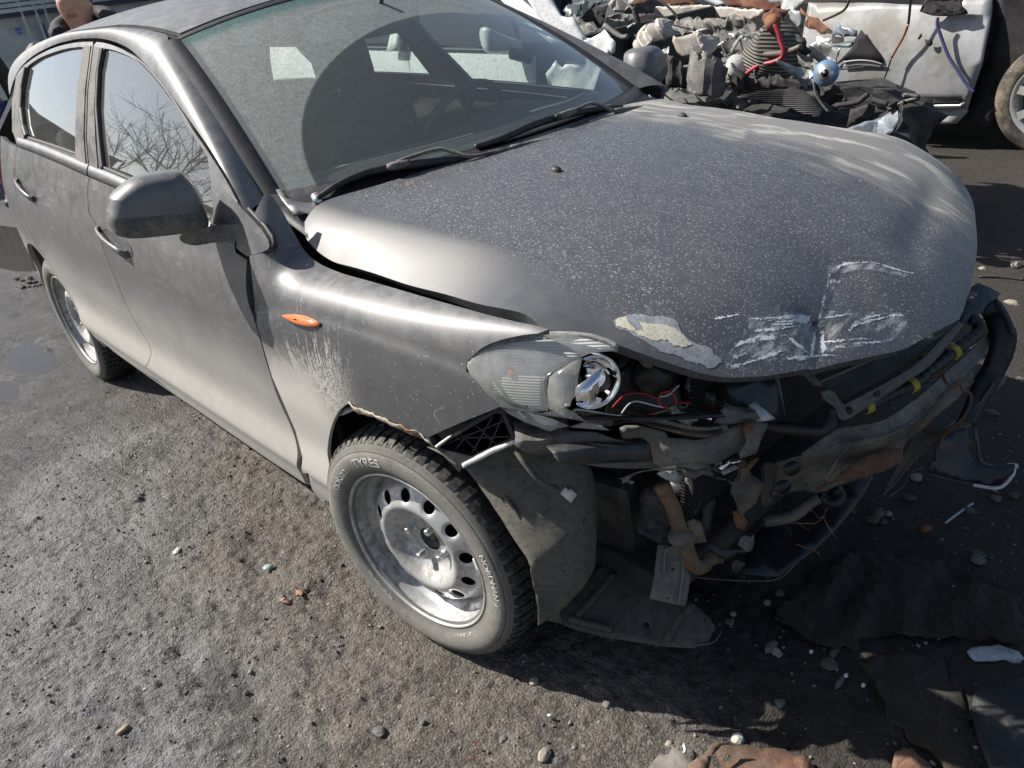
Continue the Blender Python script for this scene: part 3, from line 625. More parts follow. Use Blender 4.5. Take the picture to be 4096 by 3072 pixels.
# ---------------------------------------------------------------- wheels
def wheel_profile(a):   # axial position of the pressed disc against radius
    return np.interp(a, [.028,.034,.060,.068,.080,.094,.106,.112,.120,.150,.158,.166,.178], [-.050,-.052,-.052,-.049,-.038,-.021,-.0125,-.0115,-.014,-.028,-.036,-.050,-.066])
def circle(r, n, c=(0, 0), ph=0): return np.array([(c[0]+r*math.cos(ph+2*math.pi*k/n), c[1]+r*math.sin(ph+2*math.pi*k/n)) for k in range(n)])
def build_wheel(full=True):
    parts = {}
    # tyre carcass
    prof = [(.196,-.004), (.205,.002), (.211,.0045), (.2125,.0065), (.2155,.0068), (.2165,.0085), (.228,.0140), (.245,.0175), (.258,.0170), (.2675,.0140), (.2685,.0128), (.2705,.0122), (.280,.0065), (.2870,-.001), (.2905,-.010), (.2915,-.030), (.2925,-.08), (.2915,-.130), (.2905,-.150), (.2870,-.160), (.276,-.172), (.25,-.180), (.22,-.168), (.196,-.15)]
    V, f = lathe([(r, z) for r, z in prof], 128, (0,0,0), (0,-1,0), (0,0,1)); V = np.array(V)
    flat = lambda V: np.where((V[:, 2] < -.2895)[:, None], np.c_[V[:, 0], V[:, 1], np.full(len(V), -.2895)], V)
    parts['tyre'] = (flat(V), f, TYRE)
    # tread blocks
    TV, TF = [], []; nb = 62
    rows = [([(.2845,.0030), (.2935,-.006), (.2985,-.016), (.3000,-.030), (.3000,-.042)], 0), ([(.3003,-.050), (.3006,-.062), (.3006,-.072)], .5), ([(.3006,-.082), (.3006,-.094), (.3003,-.104)], .1), ([(.3000,-.113), (.2995,-.128), (.2975,-.142), (.292,-.152)], .6)]
    for prof_, ph in rows:
        for k in range(nb):
            t0 = 2*math.pi*(k+ph)/nb; wdt = 2*math.pi/nb*.66; b0 = len(TV); m = len(prof_)
            for si, tt in enumerate((-.5, -.17, .17, .5)):
                for j, (r, a) in enumerate(prof_):
                    t = t0+tt*wdt+.010*(j/(m-1))*(1 if ph in (0, .1) else -1)+random.uniform(-.001, .001); rr = r-(.0012 if si in (1, 2) and False else 0)
                    TV.append((rr*math.sin(t), -a, rr*math.cos(t)))
            for si, tt in enumerate((-.5, .5)):
                for j, (r, a) in enumerate(prof_):
                    t = t0+tt*wdt+.010*(j/(m-1))*(1 if ph in (0, .1) else -1); rr = min(r-.009, .2905); TV.append((rr*math.sin(t), -a, rr*math.cos(t)))
            for s in range(3):
                for j in range(m-1): q = b0+s*m+j; TF.append((q, q+1, q+m+1, q+m))
            for j in range(m-1):
                TF.append((b0+4*m+j, b0+4*m+j+1, b0+j+1, b0+j)); TF.append((b0+3*m+j, b0+3*m+j+1, b0+5*m+j+1, b0+5*m+j))
            TF.append((b0, b0+m, b0+2*m, b0+3*m, b0+5*m, b0+4*m)); TF.append(tuple(b0+m-1+x for x in (4*m, 5*m, 3*m, 2*m, m, 0)))
    parts['tread_blocks'] = (flat(np.array(TV)), TF, TREAD)
    # rim barrel
    rp = [(.2095,-.0035), (.2098,.0005), (.2085,.0045), (.2060,.0060), (.2035,.0045), (.2020,-.001), (.1995,-.012), (.1965,-.022), (.1955,-.034), (.1930,-.042), (.184,-.050), (.177,-.062), (.174,-.075), (.176,-.10), (.19,-.13), (.2,-.14)]
    V, f = lathe(rp, 128, (0,0,0), (0,-1,0), (0,0,1)); parts['rim'] = (np.array(V), f, RIM)
    # pressed disc with twelve vents
    holes = [circle(.030, 28)]+[circle(.0148, 18, (.1365*math.cos(a), .1365*math.sin(a))) for a in [math.radians(8+30*k) for k in range(12)]]
    V2, T = cdt_fill(circle(.177, 120), .0042, holes); r = np.linalg.norm(V2, axis=1); a = wheel_profile(r)
    for k in range(4):
        c = np.array([.05*math.cos(math.radians(62+90*k)), .05*math.sin(math.radians(62+90*k))]); d = np.linalg.norm(V2-c, axis=1); a = a+.004*np.exp(-(d/.013)**2)
    for k in range(12):
        c = .1365*np.array([math.cos(math.radians(8+30*k)), math.sin(math.radians(8+30*k))]); d = np.linalg.norm(V2-c, axis=1); a = a-.004*np.clip(1-(d-.0148)/.006, 0, 1)**2
    parts['disc'] = (np.c_[V2[:, 0], -a, V2[:, 1]], T, RIM)
    V, f = lathe([(.0, -.060), (.010,-.058), (.0115,-.062), (.020,-.063), (.024,-.056), (.029,-.052), (.031,-.058), (.031,-.09)], 32, (0,0,0), (0,-1,0), (0,0,1)); parts['hub_cap'] = (np.array(V), f, DARKM)
    V, f = lathe([(.0,-.075), (.165,-.085), (.165,-.12)], 40, (0,0,0), (0,-1,0), (0,0,1)); parts['brake_drum'] = (np.array(V), f, UNDER)
    bolts = []
    for k in range(4):
        t = math.radians(62+90*k); cx, cz = .05*math.cos(t), .05*math.sin(t); h0 = -.0495
        V, f = lathe([(.0001, h0+.026), (.0070, h0+.026), (.0084, h0+.0235), (.0088, h0+.006), (.0105, h0+.004), (.0115, h0)], 6, (cx, 0, cz), (0,-1,0), (.3,0,1)); bolts.append((np.array(V), f, SILV))
    return parts, bolts
wparts, wbolts = build_wheel()
def text_ring(body, r0, h, ph_mid, name, parent, width_k=1.0, a_of=None):
    c = bpy.data.curves.new('t', 'FONT'); c.body = body; c.size = 1; c.extrude = 0; c.align_x = 'CENTER'; c.resolution_u = 3
    to = bpy.data.objects.new('t', c); COL.objects.link(to); bpy.context.view_layer.update()
    me = bpy.data.meshes.new_from_object(to.evaluated_get(bpy.context.evaluated_depsgraph_get())); bpy.data.objects.remove(to); bpy.data.curves.remove(c)
    bm = bmesh.new(); bm.from_mesh(me); bmesh.ops.subdivide_edges(bm, edges=[e for e in bm.edges if e.calc_length() > .2], cuts=2); bmesh.ops.triangulate(bm, faces=bm.faces); 
    g = bmesh.ops.extrude_face_region(bm, geom=list(bm.faces)); up = {v for v in g['geom'] if isinstance(v, bmesh.types.BMVert)}
    for v in bm.verts:
        x, y = v.co.x*h*width_k, v.co.y*h; r = r0+y; ph = ph_mid+x/(r0+h*.35); a = float(np.interp(r, [.2165,.228,.245,.258,.2675,.280], [.0085,.0140,.0175,.0170,.0140,.0065]))+(.0013 if v in up else -.0004)
        v.co = (r*math.sin(ph), -a, r*math.cos(ph))
    bmesh.ops.recalc_face_normals(bm, faces=bm.faces)
    m2 = bpy.data.meshes.new(name); bm.to_mesh(m2); bm.free(); m2.materials.append(LETTER); return link(bpy.data.objects.new(name, m2), parent)
def place_wheel(loc, rz, rx, spin, first):
    o = bpy.data.objects.new('wheel', None); o.empty_display_size = .1; link(o, car); o.location = loc; o.rotation_euler = (rx, spin, rz); o.rotation_mode = 'XYZ'
    for nm, (V, f, m) in wparts.items():
        if first: me = mesh_obj(nm, V, f, m, o, nm not in ('tread_blocks',), origin=(0,0,0)); wmesh[nm] = me.data
        else: me = bpy.data.objects.new(nm, wmesh[nm]); link(me, o)
        if nm == 'tread_blocks': me['kind'] = 'stuff'
    for i, (V, f, m) in enumerate(wbolts):
        if first: wmesh[i] = mesh_obj('wheel_bolt', V, f, m, o, False, origin=(0,0,0)).data
        else: link(bpy.data.objects.new('wheel_bolt', wmesh[i]), o)
    return o
wmesh = {}
FW_C = np.array([.009, -.801, .290]); STEER = math.radians(8.6)
fw = place_wheel(FW_C, STEER, math.radians(.7), 0, True)
place_wheel((-2.527, -.790, .288), 0, 0, math.radians(17), False)
def wheel_angle(q):
    n = np.array([math.sin(STEER), -math.cos(STEER), 0]); p = on_plane(q, FW_C+n*.015, n)-FW_C; fx = np.array([math.cos(STEER), math.sin(STEER), 0]); return math.atan2(p@fx, p[2])
t0, t1 = wheel_angle(fr('EW', [(165,560)])[0]), wheel_angle(fr('EW', [(505,325)])[0])
text_ring('nokian', .2335, .030, t0+.26*(t1-t0), 'tyre_lettering', fw, 1.18); text_ring('TYRES', .2340, .031, t0+.745*(t1-t0), 'tyre_lettering', fw, 1.12)
t0, t1 = wheel_angle(fr('EW', [(1095,890)])[0]), wheel_angle(fr('EW', [(1240,1330)])[0])
text_ring('NORDMAN 4', .2440, .0175, (t0+t1)/2, 'tyre_lettering', fw, 1.30)
for ang, s in ((2.6, '82T  185/60 R15'), (3.9, 'MOTION CONTROL'),): text_ring(s, .2195, .0085, ang, 'tyre_lettering', fw, 1.2)
a = wheel_angle(fr('EW', [(1055,1050)])[0]); V, f = [], []
o = box('balance_weight', (0,0,0), (.030,.012,.008), WHITEC, None, bev=.002); o.parent = fw; o.location = (.188*math.sin(a), .010, .188*math.cos(a)); o.rotation_euler = (0, a, 0)

# ---------------------------------------------------------------- door mirror
def dome(name, loop3, n, h, mat, parent, rings=7, power=.5, base=None, back=0.0):
    L = np.asarray(loop3, float); n = np.asarray(n, float); n /= np.linalg.norm(n); c = L.mean(0); rows = []
    if back: rows.append(L-n*back)
    for k in range(rings):
        t = k/(rings-1)*math.pi/2*.96
        if rings > 20: s_ = 1-.98*k/(rings-1); rows.append(c+(L-c)*s_+n*h*(1-s_**5)**.5)
        else: rows.append(c+(L-c)*math.cos(t)**power+n*h*math.sin(t))
    V = np.concatenate(rows+[[c+n*h]]); m = len(L); fs = []
    for i in range(len(rows)-1):
        for j in range(m): fs.append((i*m+j, i*m+(j+1) % m, (i+1)*m+(j+1) % m, (i+1)*m+j))
    k = (len(rows)-1)*m; fs += [(k+j, k+(j+1) % m, len(V)-1) for j in range(m)]
    if back: fs.append(tuple(range(m))[::-1])
    o = mesh_obj(name, V, fs, mat, parent, True)
    bm = bmesh.new(); bm.from_mesh(o.data); bmesh.ops.recalc_face_normals(bm, faces=bm.faces); bm.to_mesh(o.data); bm.free()
    o.data.polygons.foreach_set('use_smooth', [True]*len(o.data.polygons)); return o
m_px = fr('E3', [(1020,1640), (1055,1600), (1110,1550), (1250,1452), (1450,1400), (1650,1378), (1745,1398), (1850,1500), (1925,1625)]) + fr('B1', [(1665,180), (1695,310), (1640,352), (1480,385), (1250,412), (1060,426), (935,402), (880,340), (845,260)])
MP0 = np.array([-.575, -.92, 1.0]); MN = np.array([.93, -.30, .10]); MN /= np.linalg.norm(MN)
ml = resample(spline([on_plane(q, MP0, MN) for q in m_px]+[on_plane(m_px[0], MP0, MN)], 4), 160)[:-1]
mc = ml.mean(0); ml = mc+(ml-mc)*.985
door_mirror = dome('door_mirror', ml-MN*.030, MN, .060, P_SIDE, car, 30, .42, back=.045)
# lower half is unpainted plastic
MIRB = rough_mat('mirror_plastic', (.055, .055, .056), .6, 0, .2, .6, (.20, .19, .17), 25, .1)
arm = [on_plane(q, MP0+[-.015, 0, 0], MN) for q in fr('B1', [(1560,410)])][0]; rootp = S_R(np.array([-.455]), np.array([.972]))[0]
P = np.array([arm, arm*.55+rootp*.45+[0,0,.004], rootp]); P = spline(P, 5)
rows = []
for i, p in enumerate(P):
    k = i/(len(P)-1); ww, hh = .045-.008*k, .017+.005*k
    rows.append([p+np.array([ww*math.cos(t)*.8, ww*math.cos(t)*.45, hh*math.sin(t)]) for t in np.linspace(0, 2*math.pi, 17)[:-1]])
loft('mirror_arm', rows, MIRB, door_mirror, closed=True)
door_mirror.data.materials.append(MIRB)
la, lb = np.array(fr('B1', [(850,262)])[0]), np.array(fr('B1', [(1690,195)])[0])
for f in door_mirror.data.polygons:
    q = proj(np.array(f.center)+base_of(car)); f.material_index = 1 if (lb[0]-la[0])*(q[1]-la[1])-(lb[1]-la[1])*(q[0]-la[0]) > 0 else 0
low_px = fr('B1', [(850,262), (1000,255), (1250,215), (1500,188), (1680,190), (1697,310), (1640,352), (1480,385), (1250,412), (1060,426), (935,402), (880,340)])
# ---------------------------------------------------------------- handles, side repeater
def handle(k, p_cup, p_bar, parent):
    L = unproj(S_R, fr(k, p_cup), SD); c = L.mean(0)
    t = 14; e = circle(1, 28); A = L
    rows = [S_R(A[:, 0], A[:, 1], .0015)]; A2 = c+(A-c)*.86; rows.append(S_R(A2[:, 0], A2[:, 1], -.010)); A3 = c+(A-c)*.45; rows.append(S_R(A3[:, 0], A3[:, 1], -.022))
    V = np.concatenate(rows+[[S_R(c[0], c[1], -.024)]]); m = len(L); fs = []
    for i in range(2):
        for j in range(m): fs.append((i*m+j, i*m+(j+1) % m, (i+1)*m+(j+1) % m, (i+1)*m+j))
    fs += [(2*m+j, 2*m+(j+1) % m, 3*m) for j in range(m)]
    mesh_obj('handle_recess', V, fs, BLACKP, parent)
    B = unproj(S_R, fr(k, p_bar), SD); B = spline(B, 6); m = len(B); rows = []
    for i, (x, z) in enumerate(B):
        lift = .004+.024*math.sin(math.pi*i/(m-1))**.6; c3 = S_R(x, z, lift)
        rows.append([c3+np.array([0, -.006*math.cos(t), .012*math.sin(t)]) for t in np.linspace(0, 2*math.pi, 11)[:-1]])
    loft('door_handle', rows, P_SIDE, parent, closed=True)
handle('B1', [(825,345), (870,335), (940,380), (1010,440), (1060,490), (1070,555), (1030,565), (940,510), (880,440)], [(800,330), (900,405), (1000,480), (1040,535)], front_door)
handle('B1', [(160,-40), (200,-60), (240,-20), (285,40), (300,100), (275,110), (220,60), (175,0)], [(150,-60), (200,-20), (250,35), (285,90)], rear_door)
def m_orange():
    t = NT('amber_lens'); n = t.noise(80, 3); w = t.n('ShaderNodeTexWave'); w.inputs['Scale'].default_value = 60; t.put(w.inputs['Vector'], t.obj)
    return t.done(t.bsdf(col=t.mix(w.outputs[1], (.75, .13, .03), (.9, .25, .08)), rough=.18, coat=.5, sheen=0))
lp = resample(spline(unproj(F_S, fr('B2', [(262,1032), (330,1018), (430,1025), (520,1060), (570,1095), (560,1118), (500,1122), (400,1100), (310,1065)]), FD), 6, True), 40)
c = lp.mean(0); Fo = lambda u, v, o: F_S(u, v)-fnormal(F_S, u, v)*o
rows = [Fo(lp[:, 0], lp[:, 1], -.003)]
for k in range(1, 7): t = k/6*math.pi/2*.97; q = c+(lp-c)*math.cos(t)**.7; rows.append(Fo(q[:, 0], q[:, 1], .013*math.sin(t)))
o = loft('side_repeater', rows, m_orange(), fender, closed=True)
q = c+(lp-c)*1.06; q2 = c+(lp-c)*.9; loft('repeater_gasket', [Fo(q[:, 0], q[:, 1], -.002), Fo(q[:, 0], q[:, 1], .002), Fo(q2[:, 0], q2[:, 1], .003)], RUBBER, fender, closed=True)
# ---------------------------------------------------------------- smashed front end
def Zp(k, pts, z): return np.array([at(q, 'z', zz) for q, zz in zip(fr(k, pts), np.broadcast_to(z, len(pts)))])
def Xp(k, pts, x): return np.array([at(q, 'x', xx) for q, xx in zip(fr(k, pts), np.broadcast_to(x, len(pts)))])
def Yp(k, pts, y): return np.array([at(q, 'y', yy) for q, yy in zip(fr(k, pts), np.broadcast_to(y, len(pts)))])
def plane3(a, b, c): a, b, c = map(np.asarray, (a, b, c)); n = np.cross(b-a, c-a); n = n/np.linalg.norm(n); return a, (n if n@(CAM-a) > 0 else -n)
def ribbon(name, A, B, mat, parent, n=40, m=5, amp=0, freq=20, t=.003, curl=0, seed=1):
    A = resample(spline(A, 5), n); B = resample(spline(B, 5), n); rows = []
    for k in range(m):
        s = k/(m-1); rows.append(A*(1-s)+B*s)
    R = np.stack(rows); 
    if curl: nn = np.cross(np.gradient(R, axis=1), np.gradient(R, axis=0)); nn /= np.maximum(np.linalg.norm(nn, axis=-1, keepdims=True), 1e-9); R = R+nn*(curl*np.sin(np.linspace(0, math.pi, m))[:, None, None])
    if amp: R = crumple(R.reshape(-1, 3), amp, freq, seed).reshape(R.shape)
    return loft(name, list(R), mat, parent, thick=t)
# --- headlight: cracked lens, bowl reflector, housing
T1 = np.array([.296, -.780, .838]); T2 = np.array([.535, -.640, .866]); T3 = np.array([.405, -.762, .765])
hp0, hn = plane3(T1, T2, T3); hp0 = hp0+hn*.002
def m_lens():
    t = NT('hazy_lamp_lens'); x, y, z = t.sep(); n = t.noise(30, 6, .7); g = t.noise(3, 3, .5)
    tr = t.n('ShaderNodeBsdfTransparent'); t.put(tr.inputs[0], (.90, .91, .90)); gl = t.n('ShaderNodeBsdfGlossy'); gl.inputs['Roughness'].default_value = .06; df = t.n('ShaderNodeBsdfDiffuse'); t.put(df.inputs[0], (.80, .79, .75)); tl = t.n('ShaderNodeBsdfTranslucent'); t.put(tl.inputs[0], (.6, .58, .53))
    dd = t.shmix(.35, df.outputs[0], tl.outputs[0])
    clear = t.shmix(t.fres(1.3), tr.outputs[0], gl.outputs[0]); d = t.math('MULTIPLY', t.lin(n, .3, .75, .12, .32), t.lin(g, .3, .7, .7, 1.1), clamp=True)
    return t.done(t.shmix(d, clear, dd))
LENS = m_lens()
def lens_b(k): return lambda V, P: hn*(k*np.clip(1-((V-V.mean(0))**2/np.array([.13, .085])**2).sum(1), 0, 1))[:, None]
lens_px = fr('E5', [(45,292), (95,228), (165,170), (260,125), (410,88), (600,66), (800,66), (950,82), (1080,125), (1148,165), (1150,198), (1080,192), (1010,195), (940,210), (860,245), (770,295), (690,340), (630,388), (622,480), (640,560), (640,628), (560,632), (460,625), (370,608), (285,590), (190,500), (110,405), (65,350)])
lens = sheet('headlight_lens', resample(lens_px+lens_px[:1], 110)[:-1], hp0, hn, LENS, car, .0025, h=.008, bulge=lens_b(.022)); lens.name = 'headlight_lens'
rimp = resample(np.array([on_plane(q, hp0+hn*.001, hn) for q in lens_px[:10]][::-1]+[on_plane(q, hp0+hn*.001, hn) for q in lens_px[21:][::-1]]), 60)
tube('lens_rim', rimp, .0045, rough_mat('hazy_rim_plastic', (.22, .22, .21), .5, 0, .2, .4), lens, 6)
blk = np.array([on_plane(q, hp0+hn*.004, hn) for q in fr('E5', [(590,95), (400,115), (240,170), (140,240), (105,295), (130,360), (200,450), (280,530), (400,590), (480,605)])])
tube('lens_gasket', resample(spline(blk, 4), 50), .0035, RUBBER, lens, 6)
# fluted inner reflector behind the hazy part of the lens
fl_px = fr('E5', [(110,292), (230,170), (420,110), (620,92), (900,92), (1100,150), (1130,190), (940,205), (770,290), (640,380), (620,625), (470,620), (310,580), (190,470)])
def m_flute():
    t = NT('fluted_reflector'); w = t.n('ShaderNodeTexWave'); w.wave_type = 'BANDS'; w.bands_direction = 'Z'; w.inputs['Scale'].default_value = 70; t.put(w.inputs['Vector'], t.obj)
    return t.done(t.bsdf(col=(.92, .92, .91), rough=.5, metal=.0, nrm=t.bump(w.outputs[1], .9, .004)))
FLUTE = m_flute()
sheet('lamp_reflector', resample(fl_px+fl_px[:1], 50)[:-1], hp0-hn*.018, hn, FLUTE, lens, .003, h=.012, bulge=lens_b(.012))
dome('amber_bulb', [on_plane(q, hp0-hn*.012, hn) for q in fr('E5', [(345,320), (370,300), (395,330), (395,380), (370,400), (345,370)])], hn, .01, m_orange(), lens, 4)
# low-beam bowl
bc = on_plane(fr('E5', [(965,418)])[0], (.505, -.66, .82), (.8, -.45, .35)); bax = np.array([.86, -.42, .10]); bax /= np.linalg.norm(bax)
V, f = lathe([(.010,-.052), (.025,-.045), (.036,-.030), (.041,-.010), (.043,.004), (.0455,.006), (.0465,.003), (.046,-.012)], 48, bc, bax, (0,0,1))
Vp = proj(np.array(V)); cb = proj(bc); f = [q for q in f if Vp[list(q), 0].mean() > cb[0]-38+26*math.sin(.05*Vp[list(q), 1].mean())+12*math.sin(.17*Vp[list(q), 1].mean())]
o = mesh_obj('lamp_bowl', V, f, CHROME, lens)
sheet('mirror_shard', fr('E5', [(835,460), (1030,315), (1040,330), (1000,430), (1010,470), (980,560), (840,560), (830,490)]), bc+bax*.018, (.75, -.55, .35), CHROME, lens, .002, h=.02)
sheet('lens_shard', fr('E5', [(640,385), (690,340), (805,272), (880,240), (860,330), (845,400), (850,480), (840,510), (800,560), (790,600), (640,628), (625,480)]), bc+bax*.050, hn, LENS, lens, .003, h=.02, bulge=None)
BLK = rough_mat('lamp_housing_black', (.012, .012, .013), .35, 0, .3, .08, (.1, .09, .08), 20, .05)
hb = np.array([.43, -.58, .79])
sheet('lamp_housing', fr('E5', [(1120,190), (1160,165), (1400,265), (1700,365), (1890,400), (1900,700), (1700,720), (1500,700), (1100,650), (1060,640), (1140,420)]), (.455, -.50, .75), (.85, -.40, .30), BLK, car, .004, .004, 20, .02, 3)
sheet('lamp_housing_floor', fr('E5', [(800,625), (1060,640), (1500,690), (1900,690), (1950,740), (1500,730), (860,650)]), (.52, -.60, .735), (.15, -.1, 1), BLK, car, .003, .002, 20, .02)
V, f = lathe([(.0,.012), (.020,.012), (.034,.006), (.036,0), (.036,-.05)], 24, on_plane(fr('E5', [(1400,390)])[0], (.48, -.52, .78), (.85, -.4, .3)), (.3, -.9, .2), (0,0,1)); mesh_obj('lamp_motor', V, f, BLK, car)
for i, pp in enumerate([[(1160,330), (1240,270), (1260,310), (1200,360), (1190,440), (1160,410)], [(1250,210), (1400,250), (1425,325), (1330,310)], [(1500,390), (1530,440), (1525,480), (1480,440)], [(1660,370), (1680,380), (1670,500), (1640,450)], [(1800,470), (1850,480), (1880,590), (1840,600), (1790,520)]]):
    sheet('broken_lamp_piece', fr('E5', pp), (.49+.004*i, -.55+.02*i, .77), (.8, -.45, .4), [BLK, DUSTYP, CHROME, DUSTYP, BLK][i], car, .002, .002, 40, .015, i)
W3 = lambda k, pts, p0=(.515, -.56, .76), n=(.75, -.45, .5): spline([on_plane(q, p0, n) for q in fr(k, pts)], 6)
for pts, m, r in [([(1170,655), (1225,585), (1290,563), (1420,595), (1500,608), (1560,612)], WWHITE, .0016), ([(1100,612), (1190,520), (1270,503), (1350,508), (1440,548)], WRED, .0013), ([(1470,498), (1445,540), (1460,590), (1510,610), (1570,585), (1570,530), (1530,492), (1470,498)], WRED, .0018), ([(1450,530), (1520,515), (1570,470), (1597,443)], WWHITE, .0014), ([(1610,570), (1650,575), (1680,568)], WRED, .0018), ([(1600,600), (1640,610), (1663,583)], WGREEN, .0014), ([(1370,675), (1470,640), (1550,625)], WGREEN, .0014), ([(1330,670), (1450,640), (1540,610)], WRED, .0012)]:
    tube('lamp_wire', W3('E5', pts), r, m, car, 6)
sheet('lens_fragment', fr('E5', [(1545,600), (1600,597), (1625,640), (1700,660), (1755,720), (1700,715), (1690,742), (1600,700), (1560,690)]), (.55, -.55, .735), (.5, -.5, .7), LENS, car, .003, .003, 60, .012)
sheet('lens_fragment', fr('E5', [(1730,615), (1830,660), (1835,710), (1760,690), (1735,670)]), (.53, -.46, .72), (.6, -.5, .6), CHROME, car, .002, .002, 60, .012)
# silver strip and black lip under the lamp
ribbon('lamp_trim_strip', Zp('E5', [(810,628), (860,618), (1100,655), (1300,680), (1515,700)], [.735,.737,.733,.729,.722]), Zp('E5', [(820,638), (860,630), (1100,668), (1300,692), (1515,710)], [.732,.733,.729,.724,.718]), SILV, car, 30, 3)
ribbon('bumper_lip', Zp('E5', [(830,640), (1050,672), (1300,700), (1500,715), (1700,755), (1850,760), (1955,738)], [.722,.716,.709,.700,.688,.676,.668]), Zp('E5', [(900,705), (1060,745), (1250,712), (1400,745), (1600,800), (1790,822), (1960,765)], [.690,.682,.690,.675,.658,.645,.655]), DUSTYP, car, 50, 7, .001, 30, .004, .006)
tube('lip_seal', spline(Zp('E5', [(1110,725), (1250,705), (1420,735), (1600,770), (1780,795), (1880,785), (1950,750)], [.695,.694,.683,.672,.660,.655,.655]), 6), .0035, RUBBER, car, 6)
# broken lower edge of the lamp
SHARD = rough_mat('broken_lamp_plastic', (.30, .295, .28), .5, 0, .2, .5, (.34, .32, .28), 20, .1)
sheet('lamp_lower_edge', fr('E5', [(270,595), (330,605), (470,640), (640,690), (795,745), (700,770), (640,792), (600,780), (450,710), (330,655)]), (.43, -.745, .735), (.45, -.75, .45), SHARD, car, .003, .003, 30, .012)
sheet('lens_shard', fr('E5', [(540,648), (640,640), (740,603), (830,650), (900,712), (720,680), (545,660)]), (.47, -.735, .745), (.45, -.70, .55), LENS, car, .003, .002, 30, .012)
sheet('lens_shard', fr('E5', [(790,755), (900,715), (1000,735), (1082,783), (960,770)]), (.50, -.70, .705), (.4, -.7, .55), SHARD, car, .003, .002, 30, .012)
# bumper corner bracket: an open lattice box below the wing
bp0 = np.array([.305, -.795, .665]); bn = np.array([.42, -.86, .28]); bn /= np.linalg.norm(bn)
bo = fr('C2', [(1475,575), (1620,482), (1985,268), (2035,262), (2138,500), (2125,545), (1715,748)]); bi = fr('C2', [(1525,585), (1625,505), (1980,300), (2025,310), (2105,495), (2095,515), (1770,668)])
O3 = np.array([on_plane(q, bp0, bn) for q in bo]); I3 = np.array([on_plane(q, bp0, bn) for q in bi]); D3_ = I3-bn*.055
V = np.concatenate([O3, I3, D3_]); k = len(O3); fs = [(i, (i+1) % k, k+(i+1) % k, k+i) for i in range(k)]+[(k+i, k+(i+1) % k, 2*k+(i+1) % k, 2*k+i) for i in range(k)]+[tuple(range(2*k, 3*k))]
brk = mesh_obj('bumper_corner_bracket', V, fs, BLACKP, car, False); solid(brk, .003)
for a, b in [((1560,560), (2060,360)), ((1660,500), (2100,490)), ((1700,470), (1870,640)), ((1830,400), (2000,560)), ((1960,330), (1790,630)), ((2040,330), (1930,580)), ((1650,610), (1760,470))]:
    p, q = on_plane(fr('C2', [a])[0], bp0-bn*.018, bn), on_plane(fr('C2', [b])[0], bp0-bn*.018, bn)
    d = (q-p)/np.linalg.norm(q-p); V = [p-bn*.03, q-bn*.03, q+bn*.006, p+bn*.006]; solid(mesh_obj('lattice_rib', V, [(0,1,2,3)], BLACKP, brk, False), .002)
ribbon('bracket_lip', [on_plane(q, bp0+bn*.004, bn) for q in fr('C2', [(1705,715), (1900,610), (2128,520)])], [on_plane(q, bp0+bn*.004, bn) for q in fr('C2', [(1715,752), (1910,655), (2140,548)])], WHITEC, brk, 20, 3, .0006, 60)
ribbon('bracket_lip', [on_plane(q, bp0+bn*.004, bn) for q in fr('C2', [(1490,570), (1550,525), (1622,480)])], [on_plane(q, bp0+bn*.004, bn) for q in fr('C2', [(1500,590), (1560,545), (1625,495)])], WHITEC, brk, 12, 3, .0006, 60)
sheet('bracket_wing', fr('C2', [(1420,570), (1480,560), (1560,620), (1690,670), (1720,690), (1705,745), (1680,780), (1560,650)]), (.21, -.80, .63), (.3, -.85, .45), LINER, brk, .003, .002, 40, .015)
for pts in ([(1700,380), (1760,350), (1765,375), (1700,405)], [(1880,300), (1960,262), (1965,290), (1890,325)], [(1600,430), (1650,405), (1655,425), (1605,450)]): sheet('clip_tab', fr('C2', pts), bp0-bn*.01, bn, BLACKP, brk, .003, 0, 1, .02)
# torn rolled edge of the wheel arch
arch3 = F_S(arch[:, 0], arch[:, 1]); nn_ = -fnormal(F_S, arch[:, 0], arch[:, 1])
TORN = rough_mat('torn_rusty_edge', (.40, .36, .29), .8, 0, .3, .5, (.5, .43, .33), 30, .5, rust=.35, bscale=160)
a9 = arch3[:9]; lowered = a9+np.array([0, .004, 0])+np.c_[np.zeros(9), rng.uniform(-.002, .006, 9), -rng.uniform(.004, .018, 9)]
ribbon('torn_arch_edge', a9-[0, .003, -.004], lowered-[0, .002, 0], TORN, fender, 60, 4, .0022, 90, .002, .002)
sheet('torn_arch_flap', fr('C2', [(668,352), (735,290), (760,258), (800,250), (860,278), (800,300), (745,312)]), (-.09, -.80, .645), (.2, -.95, .2), WHITEC, fender, .002, .003, 60, .012)
sheet('torn_arch_flap', fr('C2', [(1155,390), (1200,392), (1330,450), (1470,548), (1400,530), (1290,470), (1160,415)]), (.13, -.795, .65), (.2, -.95, .2), TORN, fender, .002, .003, 60, .012)
# --- wheel-arch liner
MUD = rough_mat('muddy_arch_liner', (.055, .055, .053), .8, 0, .35, .75, (.125, .115, .094), 9, .25)
L0 = Yp('F', [(1720,1900), (1862,1885), (2000,2067), (2114,2246), (2126,2290), (2149,2446), (2150,2500)], -.76); L0[0] = (.10, -.765, .655); L0[1] = (.21, -.762, .578)
L1 = Xp('F', [(2120,1700), (2200,1745), (2300,1800), (2362,1870), (2384,1960), (2389,2100), (2384,2235)], [.30,.335,.37,.392,.40,.40,.392]); L1[0] = (.12, -.50, .70); L1[1] = (.24, -.52, .66)
A = resample(spline(L0, 6), 60); B = resample(spline(L1, 6), 60); rows = []
for s in np.linspace(0, 1, 16): R_ = A*(1-s)+B*s; R_ = R_+np.array([.030, -.0, .012])*(math.sin(math.pi*s)); R_ = crumple(R_, .0018, 22, 4); rows.append(R_)
liner = loft('wheel_arch_liner', rows, MUD, car, thick=.003)
